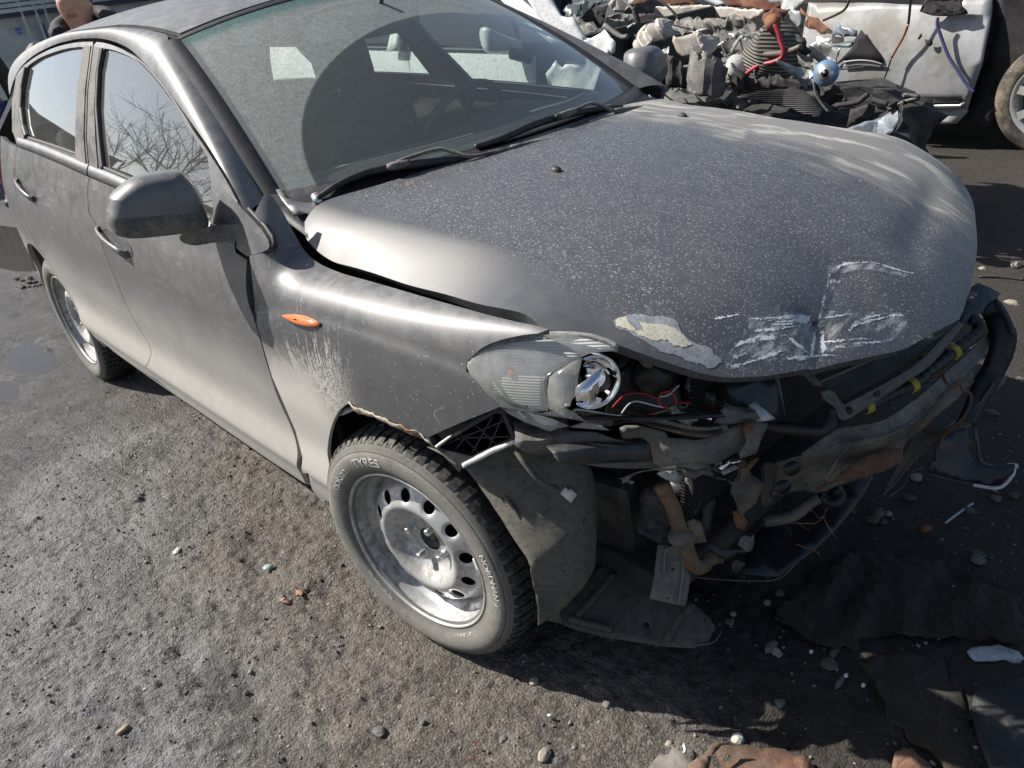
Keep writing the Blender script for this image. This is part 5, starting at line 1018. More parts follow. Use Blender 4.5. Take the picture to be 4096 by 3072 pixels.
# cowl
uu = np.linspace(-1.04, 1.04, 70); b0 = Wn(uu, np.full(70, .035), .006); b1 = Wn(uu, np.full(70, -.01), .002)
b2 = b1+np.array([.06, 0, -.020]); b3 = b1+np.array([.14, 0, -.045]); b4 = b1+np.array([.20, 0, -.09])
cowl = loft('cowl_panel', [b0, b1, b2, b3, b4], BLACKP, car, thick=.003)
for k in range(-30, 31):
    if abs(k) < 3: continue
    y = k*.0125; u = y/.672; i = np.argmin(abs(uu-u)); c = b2[i]*.5+b3[i]*.5; box('vent_slat', c+np.array([0, 0, .004]), (.05, .005, .005), DUSTYP, cowl, (0, .3, 0), 0)
sheet('cowl_corner', fr('E4', [(745,575), (825,560), (900,690), (1000,745), (1150,775), (1320,780), (1400,860), (1560,800), (1640,840), (1500,905), (1260,960), (1200,925), (1110,940), (1020,960), (930,850), (830,720)]), (-.40, -.63, 1.005), (.35, -.12, .93), P_ROOF, cowl, .003, .001, 20, .015)
# wipers
def wiper(blade, arm_rod, arm_thick, clip):
    B = spline(wpx(*blade, .024), 8); n_ = len(B); w = bpy.data.objects.new('wiper', None); link(w, car)
    tube('wiper_blade', B, [.004+.007*math.sin(math.pi*min(1, max(0, .1+.85*i/n_))) for i in range(n_)], BLACKP, w, 8)
    B2 = spline(wpx(*blade, .008), 8); loft('blade_rubber', [B2, B], RUBBER, w, thick=.003)
    tube('wiper_rod', spline(wpx(*arm_rod, .040), 6), .0048, DUSTYP, w, 8)
    tube('wiper_arm', spline(wpx(*arm_thick, .040), 6), [.0075, .0082, .009, .0095, .010, .0105, .011], DUSTYP, w, 8)
    tube('wiper_clip', spline(wpx(*clip, .036), 4), [.007, .010, .0105, .0095, .008], DUSTYP, w, 8)
wiper(('A2', [(545,1590), (700,1490), (900,1400), (1120,1345), (1300,1325), (1500,1300), (1750,1265), (2100,1180)]), ('A2', [(1190,1300), (1330,1250), (1520,1200), (1640,1225), (1770,1258), (1950,1225), (2110,1190)]), ('A3', [(90,1190), (700,1068)]), ('A2', [(1105,1345), (1290,1310)]))
wiper(('A3', [(-200,1180), (0,1120), (250,1010), (450,945), (700,890), (980,855)]), ('A3', [(450,935), (600,885), (730,832), (830,860), (930,895)]), ('A3', [(925,893), (1250,862)]), ('A3', [(455,945), (610,890)]))
tube('wiper_tip', wpx('A2', [(520,1570), (560,1640)], .012), .010, SILV, car, 8)
# washer jets on the bonnet
for q in (fr('A3', [(455,1375)])[0], fr('A3', [(1468,938)])[0]):
    uv = unproj(H_S, [q], HD)[0]; p = H_S(uv[0], uv[1]); L = [p+np.array([.016*math.cos(t), .011*math.sin(t), -.002]) for t in np.linspace(0, 2*math.pi, 17)[:-1]]
    dome('washer_jet', L, (-.25, 0, 1), .013, BLACKP, hood, 5, .6)
# scraped and flaked paint at the nose of the bonnet
H_o = lambda o: (lambda u, v: H_S(u, v)+np.array([0, 0, o]))
PRIM = rough_mat('bare_primer', (.52, .49, .38), .7, 0, .12, .3, (.42, .42, .40), 30, .1); FLAKE = rough_mat('lifted_paint_edge', (.23, .24, .255), .5, 0, .2, .3, (.35, .34, .31), 30, .1)
def scar(name, k, pts, m, o=.0012, h=.008):
    L = unproj(H_S, fr(k, pts), HD); r = np.random.default_rng(len(pts)); L = resample(np.concatenate([L, L[:1]]), 70)[:-1]; L = L+r.normal(size=L.shape)*.0011
    return panel(name, H_o(o), L, h, m, hood, 0)
scar('flaked_paint', 'B3', [(912,1075), (960,1045), (1040,1022), (1150,1020), (1210,1045), (1300,1042), (1400,1055), (1435,1085), (1440,1140), (1480,1200), (1550,1250), (1640,1275), (1700,1300), (1730,1345), (1785,1380), (1780,1415), (1690,1465), (1600,1420), (1500,1400), (1420,1355), (1300,1330), (1220,1270), (1120,1210), (1000,1150), (920,1120)], FLAKE, .0010)
scar('bare_primer_patch', 'B3', [(925,1075), (1010,1045), (1040,1100), (1100,1160), (1160,1170), (1120,1080), (1200,1100), (1330,1110), (1430,1150), (1470,1210), (1540,1265), (1450,1270), (1340,1225), (1230,1240), (1150,1200), (1030,1150), (930,1110)], PRIM, .0018)
scar('bare_primer_patch', 'B3', [(1320,1215), (1420,1220), (1540,1258), (1545,1275), (1480,1300), (1400,1275)], PRIM, .0022)
SCR = NT('pale_scrape'); s_n = SCR.noise(70, 5, .7, SCR.map((1, .35, 1), rot=(0, 0, .5))); tr_ = SCR.n('ShaderNodeBsdfTransparent'); SCR = SCR.done(SCR.shmix(SCR.mul(SCR.ss(s_n, .32, .52), .85), tr_.outputs[0], SCR.bsdf(col=(.72, .73, .74), rough=.55)))
for pts in ([(60,1150), (250,1135), (420,1120), (420,1130), (250,1148), (60,1160)], [(150,1080), (300,1035), (420,1020), (490,1040), (495,1075), (440,1095), (330,1085), (200,1090), (330,1070), (380,1055)], [(0,1225), (150,1215), (300,1190), (260,1205), (120,1232), (0,1255)], [(310,1210), (350,1220), (450,1300), (500,1350), (480,1350), (400,1290)], [(520,1140), (545,1130), (530,1250), (520,1350), (495,1355), (500,1260)], [(800,1160), (850,1080), (960,1035), (1120,1015), (980,1050), (880,1095)], [(580,1245), (730,1248), (990,1215), (800,1228), (600,1238)], [(700,1280), (770,1284), (770,1290), (705,1287)], [(640,750), (690,735), (735,750), (735,770), (690,770), (650,770)], [(560,1060), (600,900), (640,700), (660,690), (625,820), (600,960), (575,1060)], [(1010,605), (1140,640), (1240,672), (1330,690), (1330,697), (1230,680), (1120,648)], [(700,640), (760,612), (880,602), (1010,603), (880,612), (780,625), (720,655)]):
    scar('paint_scrape', 'B4', pts, SCR, .0008, .01)
for pts in ([(2060,1150), (2212,1130), (2212,1142), (2060,1160)], [(1990,1225), (2050,1205), (2212,1190), (2212,1225), (2050,1240), (1900,1285), (1880,1275)], [(1880,1360), (1980,1330), (1990,1338), (1890,1375)], [(1850,1440), (1950,1415), (2060,1385), (2065,1400), (1950,1435), (1850,1460)], [(1740,1050), (1930,1020), (1935,1030), (1740,1062)]):
    scar('paint_scrape', 'B3', pts, SCR, .0008, .01)
for pts in ([(2,1060), (140,1052), (300,1045), (130,1062)], [(180,1100), (330,1098), (480,1085), (320,1108), (200,1110)], [(560,1160), (600,1155), (620,1300), (590,1340), (575,1250)], [(600,1050), (720,1030), (830,1020), (720,1042)], [(830,1120), (980,1060), (1180,1020), (1260,1040), (1130,1040), (960,1085)], [(300,1380), (480,1350), (640,1345), (700,1360), (560,1362), (420,1392)], [(60,1390), (160,1340), (300,1310), (180,1365)], [(1150,1230), (1000,1255), (840,1262), (1010,1240)]):
    scar('paint_scrape', 'B4', pts, SCR, .0008, .01)
HAZE = NT('scuffed_paint'); h_n = HAZE.noise(45, 7, .75, HAZE.map((1, .30, 1), rot=(0, 0, .5))); tr_ = HAZE.n('ShaderNodeBsdfTransparent'); HAZE = HAZE.done(HAZE.shmix(HAZE.mul(HAZE.ss(h_n, .47, .66), .62), tr_.outputs[0], HAZE.bsdf(col=(.55, .56, .57), rough=.6)))
for k_, pts in (('B4', [(0,1050), (200,1020), (460,1010), (500,1090), (470,1180), (520,1340), (300,1390), (0,1420)]), ('B4', [(600,1000), (900,990), (1250,1010), (1280,1100), (1150,1230), (800,1300), (560,1340), (560,1120)]), ('B4', [(640,640), (760,600), (1000,600), (1350,700), (1250,720), (900,660), (720,700), (640,900), (600,1050), (570,1000)]), ('B3', [(1880,1270), (2050,1180), (2212,1150), (2212,1480), (1850,1480), (1800,1400)])):
    scar('scuffed_area', k_, pts, HAZE, .0005, .012)
scar('punched_hole', 'B4', [(520,1090), (545,1078), (560,1090), (540,1115), (520,1115)], BLK, .0025, .01)

# ---------------------------------------------------------------- interior
TRIM = rough_mat('dark_grey_trim', (.07, .075, .078), .75, 0, .2, .15, (.1, .1, .095), 30, .1); CLOTH = rough_mat('grey_seat_cloth', (.09, .095, .10), .95, 0, .2, 0, scale=60, bump=.3)
uu = np.linspace(-.98, .98, 40); d0 = W_S(uu, np.full(40, .03))+[-.03, 0, -.02]; d1 = d0+[-.18, 0, .012]; d2 = np.c_[np.full(40, -.78), d0[:, 1], np.full(40, .985)]+np.c_[np.zeros(40), np.zeros(40), .05*np.exp(-((d0[:, 1]-.36)/.18)**2)]; d3 = d2+[-.07, 0, -.05]; d4 = d3+[-.02, 0, -.30]
loft('dashboard', [d0, d1, d2, d3, d4], TRIM, car)
sw = bpy.data.objects.new('steering_wheel', None); link(sw, car)
ca = np.array([-1.02, .36, .93]); ax = np.array([-.85, 0, .5]); ax /= np.linalg.norm(ax); u_ = np.array([0, 1., 0]); v_ = np.cross(ax, u_)
ringp = [ca+.185*(math.cos(t)*u_+math.sin(t)*v_) for t in np.linspace(0, 2*math.pi, 49)]; tube('wheel_rim', ringp, .015, TRIM, sw, 10)
for t in (.1, math.pi-.1, -math.pi/2): tube('wheel_spoke', [ca+.04*(math.cos(t)*u_+math.sin(t)*v_), ca+.18*(math.cos(t)*u_+math.sin(t)*v_)], .014, TRIM, sw, 8)
V, f = lathe([(.0,.02), (.05,.018), (.07,.0), (.05,-.03), (.03,-.2)], 20, ca, ax, (0,1,0)); mesh_obj('wheel_boss', V, f, TRIM, sw)
def seat(y, x, width, bench=False):
    s = bpy.data.objects.new('rear_bench' if bench else 'front_seat', None); link(s, car)
    a = box('seat_cushion', (x, y, .47), (.50, width, .16), CLOTH, s, (0, -.12, 0), .05); b = box('seat_back', (x-.31, y, .78), (.14, width*.96, .60), CLOTH, s, (0, -.30, 0), .05)
    for o in (a, b): o.modifiers[0].segments = 4
    for yy in ([y-.33, y+.33] if bench else [y]):
        h = box('head_restraint', (x-.43, yy, 1.17), (.10, .26, .18), CLOTH, s, (0, -.2, 0), .045); h.modifiers[0].segments = 4
        for d in (-.05, .05): tube('restraint_post', [(x-.40, yy+d, 1.02), (x-.43, yy+d, 1.12)], .006, SILV, s, 6)
seat(-.36, -1.30, .50); seat(.36, -1.30, .50); seat(0, -2.18, 1.20, True)
o = box('rear_view_mirror', (-.90, 0, 1.325), (.03, .24, .07), TRIM, car, (0, .2, 0), .02); tube('mirror_stalk', [(-.90, 0, 1.34), (-.86, 0, 1.40)], .008, TRIM, car, 8)
# left door mirror
o = bpy.data.objects.new('door_mirror', door_mirror.data); link(o, car); o.scale = (1, -1, 1)
LM = o
# small bright quarter lights and pillars on the far side stay plain
panel('window_glass', lambda u, v: S_L(u, v)-np.array([0, .01, 0]), grow(g_front, 1.01), .06, GLASS, car, 0, out=-1); panel('window_glass', lambda u, v: S_L(u, v)-np.array([0, .01, 0]), grow(g_rear, 1.01), .06, GLASS, car, 0, out=-1)
hl_in = loft('headliner', [R_S(np.full(20, u), np.linspace(.02, .95, 20))+[0, 0, -.03] for u in np.linspace(-.97, .97, 12)], rough_mat('headliner_cloth', (.30, .30, .29), .95), car)
# ================================================================ white wreck parked alongside
wc = thing('white_wrecked_car', 'white car with its front torn off and engine bay spilled open, parked beyond the bonnet', 'car', (-2.2, 2.45, 0))
WHITE = rough_mat('white_car_paint', (.80, .80, .79), .35, 0, .04, .12, (.5, .48, .44), 10, .02); DGLASS = simple('dark_window', (.012, .016, .018), .06)
SPEC = NT('speckled_white_paint'); sp_ = SPEC.mul(SPEC.ss(SPEC.vor(22), .10, .06), SPEC.ss(SPEC.noise(8, 2), .45, .55)); SPEC = SPEC.done(SPEC.bsdf(col=SPEC.mix(sp_, (.80, .80, .78), (.1, .09, .08)), rough=.4))
YW = 1.62
def S_W(u, v): return np.stack([u+0*v, 2.45-(_wz(v)-.012)+0*u, v+0*u], -1)
door = panel('front_door', S_W, [(-3.05,.30), (-1.96,.30), (-1.93,.80), (-1.96,1.0), (-2.2,1.012), (-3.1,1.07)], .06, WHITE, wc, .02)
panel('door_crease', lambda u, v: S_W(u, v)-np.array([0, .006, 0]), [(-3.05,.60), (-1.97,.56), (-1.96,.66), (-3.05,.72)], .06, WHITE, door, .012)
rdoor = panel('rear_door', S_W, [(-4.1,.35), (-3.07,.30), (-3.12,1.07), (-4.15,1.10)], .06, WHITE, wc, .02)
panel('rear_body_side', S_W, [(-4.9,.35), (-4.12,.35), (-4.17,1.10), (-4.95,1.12)], .08, WHITE, wc, .02)
panel('side_window', lambda u, v: S_W(u, v)+np.array([0, .01, 0]), [(-3.1,1.09), (-2.05,1.03), (-2.2,1.16), (-2.6,1.36), (-3.1,1.42)], .06, DGLASS, door, .006)
panel('side_window', lambda u, v: S_W(u, v)+np.array([0, .01, 0]), [(-4.6,1.14), (-3.18,1.09), (-3.18,1.42), (-4.2,1.40)], .06, DGLASS, rdoor, .006)
tube('belt_strip', S_W(np.linspace(-4.1, -1.98, 20), np.linspace(1.10, 1.02, 20))-[0, .006, 0], .012, BLACKP, wc, 6)
RW = lambda u, v: np.stack([u+0*v, 2.45+v*.60, 1.50-.05*v*v-.04*((u+3.3)/1.0)**2], -1)
panel('roof', RW, [(-4.4,-.95), (-2.55,-.95), (-2.45,0), (-2.55,.95), (-4.4,.95)], .1, WHITE, wc, .02)
for s in (-1, 1): ribbon('window_pillar', [(-2.6, 2.45+s*.57, 1.44), (-2.2, 2.45+s*.66, 1.22), (-1.85, 2.45+s*.74, 1.05)], [(-2.5, 2.45+s*.55, 1.45), (-2.1, 2.45+s*.63, 1.24), (-1.72, 2.45+s*.72, 1.05)], WHITE, wc, 20, 4, 0, 1, .03)
ribbon('door_pillar', [(-3.12, YW+.03, 1.06), (-3.15, YW+.22, 1.42)], [(-3.24, YW+.03, 1.06), (-3.22, YW+.22, 1.42)], WHITE, wc, 10, 3, 0, 1, .02)
box('cabin_filler', (-3.2, 2.5, .65), (2.6, 1.3, .5), UNDER, wc, bev=.02)
mp = [on_plane(q, (-2.1, 1.52, 1.1), (.9, -.4, .1)) for q in fr('A2', [(1870,300), (1880,215), (1960,250), (2080,300), (2180,340), (2150,410), (2060,425), (1920,415)])]
wm = dome('door_mirror', resample(spline(mp, 4, True), 40), (.9, -.4, .1), .05, WHITE, wc, 5, .5, back=.05); tube('mirror_foot', [(-2.0, 1.56, 1.03), (-1.97, 1.66, .99)], .03, BLACKP, wm, 8)
sheet('scuttle_pillar', fr('G2', [(140,-60), (380,-60), (430,20), (520,180), (600,205), (650,190), (690,260), (780,410), (860,560), (700,560), (420,360), (280,180)]), (-1.7, YW, 1.1), (.15, -1, .1), WHITE, wc, .02, .004, 6, .03)
sheet('torn_front_wing', fr('G2', [(760,400), (880,395), (990,370), (1030,330), (1095,410), (1140,490), (1130,575), (1080,612), (1040,640), (900,1060), (850,1088), (420,1030), (350,810), (415,735), (462,668), (480,705), (520,750), (560,725), (800,700)]), (-1.5, YW-.01, 1.0), (.2, -1, .15), SPEC, wc, .004, .012, 9, .02, 3)
sheet('bent_wing_edge', fr('G2', [(1040,460), (1100,430), (1142,490), (1128,580), (1085,610), (1060,540)]), (-1.42, YW-.03, 1.03), (.5, -1, .3), WHITE, wc, .004, .008, 30, .015, 5)
def jag(name, c, r, m, seed):
    bm = bmesh.new(); bmesh.ops.create_icosphere(bm, subdivisions=4, radius=1); rs = np.random.default_rng(seed); V = np.array([v.co for v in bm.verts]); F_ = [tuple(v.index for v in f.verts) for f in bm.faces]; bm.free()
    for k in range(4): w_ = rs.normal(size=(3, 3))*2.2*1.7**k; V = V*(1+.16/1.4**k*(1-2*np.abs(np.sin(V@w_.T+rs.uniform(0, 6, 3)))).mean(1, keepdims=True))
    V = np.sign(V)*np.abs(V)**.75; return mesh_obj(name, V*np.array(r)+np.array(c), F_, m, wc, False)
BEIGE = rough_mat('crumpled_beige_plastic', (.42, .38, .33), .55, 0, .2, .3, (.24, .2, .16), 6, .1, grime=.15); DGREY = rough_mat('sooty_grey_metal', (.13, .128, .12), .6, .2, .5, .5, (.24, .22, .19), 9, .3); SOOT = rough_mat('sooty_dark_metal', (.035, .033, .031), .8, .1, .5, .3, (.12, .10, .08), 9, .3)
PALE = rough_mat('pale_torn_metal', (.34, .345, .34), .42, .35, .25, .3, (.22, .21, .19), 6, .1, grime=.2); TEAL = rough_mat('teal_painted_metal', (.045, .075, .085), .5, .1, .35, .4, (.14, .13, .12), 9, .2); RUSTO = rough_mat('orange_rust_metal', (.17, .065, .028), .8, 0, .4, .2, (.4, .35, .28), 8, .3); BLUEG = rough_mat('blue_grey_metal', (.22, .26, .30), .45, .3, .3, .4, (.3, .28, .26), 8, .2)
jag('engine_mass', (-.95, 2.55, .45), (.80, .62, .26), SOOT, 3); jag('engine_mass', (-.78, 2.6, .34), (.30, .45, .18), SOOT, 5); box('bulkhead', (-1.72, 2.5, .72), (.05, 1.35, .7), SOOT, wc, (0, -.1, 0), .02); jag('engine_mass', (-1.25, 2.5, .66), (.40, .45, .18), DGREY, 8)
D = [('bent_bonnet', 'G2', [(400,-60), (700,-60), (720,40), (650,60), (600,180), (560,190), (500,150)], 2.6, TEAL, .01),
 ('torn_sheet', 'G2', [(680,10), (830,0), (1040,10), (900,70), (760,190), (690,130), (700,60)], 2.3, TEAL, .02), ('torn_sheet', 'G2', [(660,150), (720,190), (780,250), (880,270), (900,310), (960,330), (940,380), (760,395), (700,290)], 2.1, DGREY, .02), ('torn_sheet', 'G2', [(570,100), (600,80), (640,130), (665,170), (640,190), (600,160)], 2.0, PALE, .01),
 ('torn_sheet', 'G2', [(720,190), (900,80), (1000,60), (1060,80), (1000,300), (950,330), (880,270), (780,240)], 2.4, SOOT, .03), ('torn_sheet', 'G2', [(1060,60), (1160,-30), (1380,-30), (1360,30), (1240,100), (1160,140), (1100,90)], 2.5, BEIGE, .02), ('torn_sheet', 'G2', [(1000,300), (1040,180), (1160,150), (1270,200), (1500,160), (1300,290), (1180,330), (1030,360)], 2.35, DGREY, .03),
 ('torn_sheet', 'G2', [(1140,370), (1200,320), (1390,230), (1440,205), (1380,270), (1210,380)], 2.2, BLUEG, .01), ('air_duct', 'G2', [(1140,420), (1200,390), (1330,370), (1420,410), (1430,640), (1300,600), (1250,580), (1160,580)], 2.2, SOOT, .02),
 ('roof_skin', 'G3', [(-700,-80), (1000,-80), (1080,20), (1060,90), (900,130), (700,80), (300,60), (-700,60)], 3.3, RUSTO, .02), ('roof_rail', 'G3', [(-330,70), (300,60), (560,80), (880,100), (820,170), (700,220), (480,190), (-100,200), (-330,195)], 3.1, BEIGE, .02),
 ('roof_rail', 'G2', [(1240,90), (1560,-20), (1780,60), (2212,70), (2212,195), (1900,195), (1700,130), (1450,150), (1300,200)], 3.2, DGREY, .02),
 ('torn_panel_tip', 'G3', [(820,-40), (1380,-40), (1340,20), (1230,90), (1060,170), (1030,110), (1050,40), (940,40), (880,10)], 2.9, PALE, .02), ('rust_tongue', 'G3', [(800,250), (840,150), (900,120), (1080,110), (1170,110), (1050,190), (1000,240), (960,290), (900,250)], 2.6, RUSTO, .02), ('rust_tongue', 'G3', [(1240,95), (1380,190), (1450,210), (1520,290), (1610,310), (1480,380), (1430,320), (1300,290), (1310,210), (1280,150)], 2.5, RUSTO, .02), ('pale_strip', 'G3', [(1120,120), (1240,100), (1300,290), (1210,300), (1150,250)], 2.55, PALE, .02),
 ('washer_bottle', 'G2', [(1430,460), (1490,340), (1550,280), (1680,230), (1740,198), (1790,215), (1850,330), (1870,390), (1820,440), (1700,480), (1600,620), (1510,665), (1440,640)], 1.95, BEIGE, .03), ('battery_tray', 'G2', [(1810,440), (1850,395), (2060,375), (2212,390), (2212,600), (2080,640), (2000,660), (1870,600), (1830,520)], 1.9, BEIGE, .02), ('battery_tray', 'G3', [(130,380), (200,378), (365,415), (375,570), (320,640), (240,560), (200,500)], 1.88, BEIGE, .01),
 ('suspension_turret', 'G3', [(100,580), (170,480), (250,560), (320,640), (330,575), (400,590), (480,660), (520,760), (510,900), (480,1050), (370,1040), (120,990), (110,740)], 1.85, DGREY, .02), ('turret_face', 'G2', [(1440,700), (1560,640), (1760,560), (1900,620), (2000,690), (2050,800), (2050,980), (1800,960), (1620,870), (1500,800)], 1.95, SOOT, .02), ('strut_plate', 'G2', [(1490,790), (1580,720), (1640,600), (1700,560), (1780,530), (1775,600), (1720,720), (1640,860), (1590,870), (1500,830)], 1.86, PALE, .015),
 ('radiator_support', 'G3', [(440,630), (560,480), (700,410), (870,330), (1080,280), (1160,290), (1190,330), (1090,370), (900,500), (700,680), (620,730), (640,580), (560,590)], 1.95, PALE, .01), ('radiator_support', 'G3', [(690,520), (880,340), (980,320), (1000,360), (860,450), (730,540)], 1.98, SOOT, .01), ('light_housing', 'G3', [(1110,530), (1180,440), (1200,560), (1260,620), (1420,650), (1500,720), (1450,800), (1250,720), (1120,640)], 2.0, DGREY, .02), ('torn_wing_liner', 'G3', [(1070,640), (1150,700), (1320,770), (1440,820), (1560,880), (1540,930), (1400,890), (1250,880), (1130,800)], 1.85, PALE, .02), ('inner_wing_plate', 'G3', [(1400,500), (1480,470), (1600,500), (1650,540), (1760,545), (1700,640), (1650,720), (1550,740), (1440,670), (1380,620)], 2.05, PALE, .02), ('white_clip', 'G3', [(1420,440), (1440,400), (1500,430), (1580,390), (1585,440), (1560,480), (1480,460)], 1.9, WHITEC, .004),
 ('hanging_loom', 'G3', [(1190,340), (1230,330), (1310,420), (1340,560), (1330,620), (1260,600), (1210,540)], 1.9, SOOT, .02), ('teal_bracket', 'G3', [(1590,300), (1650,270), (1730,275), (1760,295), (1890,300), (1900,350), (1850,390), (1720,395), (1600,370)], 1.9, BLUEG, .015), ('dark_bracket', 'G3', [(1560,545), (1620,500), (1760,460), (1900,400), (1930,325), (1910,370), (1870,470), (1760,545), (1650,520)], 1.85, TEAL, .01), ('dark_bracket', 'G3', [(1520,370), (1600,310), (1640,390), (1760,460), (1620,500), (1590,400)], 2.0, SOOT, .01),
 ('condenser', 'G3', [(600,1060), (760,1010), (1000,1000), (1180,950), (1330,990), (1450,1080), (1570,1240), (1500,1270), (1380,1250), (1000,1190)], 1.78, RAD, .02), ('lower_scrap', 'G3', [(640,860), (760,830), (1000,830), (1150,880), (1280,960), (1100,980), (900,1000), (860,960), (700,950), (640,990), (520,1060), (540,930)], 1.85, SOOT, .03), ('lower_scrap', 'G3', [(1440,930), (1600,890), (1730,980), (1800,1100), (1780,1200), (1600,1220), (1500,1120)], 2.0, SOOT, .03), ('lower_scrap', 'G3', [(460,640), (520,700), (560,800), (620,860), (630,1000), (520,1050), (490,900)], 1.83, SOOT, .02),
 ('scrap_mass', 'G3', [(100,200), (360,160), (700,210), (800,280), (700,400), (420,480), (200,370), (-100,360), (-200,250)], 2.3, DGREY, .03), ('scrap_mass', 'G3', [(380,490), (560,430), (700,420), (560,540), (440,620)], 2.1, SOOT, .02), ('scrap_chip', 'G3', [(440,360), (520,350), (575,390), (550,430), (470,390)], 2.1, PALE, .008), ('scrap_chip', 'G3', [(0,350), (120,330), (190,290), (250,350), (100,370)], 2.2, PALE, .008), ('scrap_chip', 'G3', [(480,250), (600,230), (760,270), (700,330), (560,300)], 2.25, DGREY, .01),
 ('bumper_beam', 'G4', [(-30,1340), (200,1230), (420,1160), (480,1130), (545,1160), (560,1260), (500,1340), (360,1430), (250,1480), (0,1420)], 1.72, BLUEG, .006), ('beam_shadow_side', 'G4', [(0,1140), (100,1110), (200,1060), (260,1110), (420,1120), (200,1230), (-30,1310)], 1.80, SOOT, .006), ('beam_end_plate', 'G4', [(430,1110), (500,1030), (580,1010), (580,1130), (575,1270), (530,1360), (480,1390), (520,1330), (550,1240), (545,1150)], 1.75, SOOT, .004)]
for i, (nm, k, pts, y, m, a_) in enumerate(D):
    big = nm in ('washer_bottle', 'battery_tray', 'suspension_turret', 'turret_face', 'strut_plate', 'radiator_support', 'roof_rail', 'roof_skin', 'torn_wing_liner', 'inner_wing_plate', 'bumper_beam', 'beam_end_plate', 'condenser', 'torn_panel_tip', 'bent_bonnet')
    def blg(V, P, nm=nm):
        u = (V[:, :1]-V[:, 0].min())/max(np.ptp(V[:, 0]), 1e-6)*2-1; v = (V[:, 1:]-V[:, 1].min())/max(np.ptp(V[:, 1]), 1e-6)*2-1; out = np.array([[.1, -1, .15]])
        if nm in ('suspension_turret', 'turret_face'): return out*.13*np.sqrt(np.clip(1-u*u, 0, 1))+out*.02*np.abs(np.sin(9*u))
        if nm in ('battery_tray', 'radiator_support'): return out*.10*(1-np.abs(u*.8+v*.5))
        if nm == 'washer_bottle': return out*.12*np.clip(1-u*u-v*v*.8, 0, 1)**.5+out*.03*np.abs(np.sin(5*u+4*v))
        if nm in ('strut_plate', 'torn_wing_liner', 'inner_wing_plate'): return out*.06*np.maximum(np.abs(u), np.abs(v)*.6)
        return out*.05*np.abs(u)
    tilt = random.uniform(-.35, .35); sheet(nm, fr(k, pts), (at(fr(k, pts[:1])[0], 'y', y)), (tilt, -1, random.uniform(-.1, .5)), m, wc, .003, .006 if big else a_*.45, 12 if big else 30, .017, 40+i, torn=.010 if big else .020, bulge=blg if big else None)
RADF = NT('coil_fins'); wv = RADF.n('ShaderNodeTexWave'); wv.bands_direction = 'Z'; wv.inputs['Scale'].default_value = 22; RADF.put(wv.inputs['Vector'], RADF.map(rot=(0, -.25, 0))); RADF = RADF.done(RADF.bsdf(col=RADF.mix(wv.outputs[1], (.06, .055, .05), (.24, .22, .19)), rough=.7, metal=.3, nrm=RADF.bump(wv.outputs[1], .8, .008)))
cc = at(fr('G3', [(860,690)])[0], 'y', 2.0); V, f = lathe([(.0,.16), (.11,.16), (.125,.14), (.125,-.14), (.11,-.16)], 32, cc, (.75, -.45, .45), (0,0,1)); mesh_obj('finned_canister', V, f, RADF, wc)
cc = at(fr('G3', [(565,730)])[0], 'y', 1.86); V, f = lathe([(.0,.012), (.050,.010), (.056,0), (.056,-.014), (.04,-.03), (.0,-.03)], 28, cc, (.75, -.35, .5), (0,0,1)); mesh_obj('white_cap', V, f, WHITEC, wc)
BLUEL = simple('blue_lamp_glass', (.16, .27, .42), .25, .2); cc = at(fr('G3', [(1525,808)])[0], 'y', 1.78)
for r0, m in ((.050, BLUEL), (.034, SILV), (.016, BLK)): V, f = lathe([(.0, .004+.03*(.05-r0)), (r0, .03*(.05-r0)), (r0*1.05, -.01)], 28, cc-np.array([0, .10*(.05-r0), 0]), (.2, -.95, .2), (0,0,1)); mesh_obj('headlamp_core', V, f, m, wc)
tube('red_hose', spline([at(q, 'y', 1.84) for q in fr('G3', [(965,275), (1000,350), (1030,460), (1060,560), (1040,640), (940,690), (800,720), (700,780), (640,830)])], 6), .0105, rough_mat('red_hose', (.33, .03, .04), .5), wc, 8)
V, f = lathe([(0,.03), (.03,.03), (.035,0), (.02,-.04)], 14, at(fr('G3', [(945,265)])[0], 'y', 1.9), (0, -.7, .7), (1,0,0)); mesh_obj('orange_cap', V, f, RUSTO, wc)
for pts, r, y in (([(430,625), (500,560), (600,410), (690,400)], .004, 1.9), ([(375,490), (410,570), (430,625), (375,575)], .005, 1.9), ([(1400,890), (1410,1000), (1450,1100), (1560,1240)], .005, 1.8), ([(740,770), (745,850), (770,920)], .004, 1.8), ([(1640,1170), (1880,1130), (1960,1070), (2000,1045)], .012, 1.75), ([(2040,1105), (2130,1130), (2212,1150)], .012, 1.75)): tube('loose_cable', spline([at(q, 'y', y) for q in fr('G3', pts)], 5), r, SOOT if r > .006 else DGREY, wc, 6)
tube('beam_tow_loop', spline([at(q, 'y', 1.74) for q in fr('G4', [(400,1140), (560,1060), (690,1020), (695,1000), (580,985), (560,1000)])], 5), .010, DARKM, wc, 8)
r7 = np.random.default_rng(12)
for i in range(26):
    q = np.array([r7.uniform(2350, 3350), r7.uniform(40, 330)]); y = r7.uniform(1.8, 2.5); d_ = r7.normal(size=2)*[140, 60]; mid_ = q+d_*.5+r7.normal(size=2)*30; P = spline([at(tuple(v), 'y', y) for v in (q, mid_, q+d_)], 6); tube('loose_cable' if i % 2 else 'bent_pipe', P, [.004, .006, .010, .014][i % 4], [SOOT, DGREY, PALE, SOOT, RUSTM][i % 5], wc, 6)
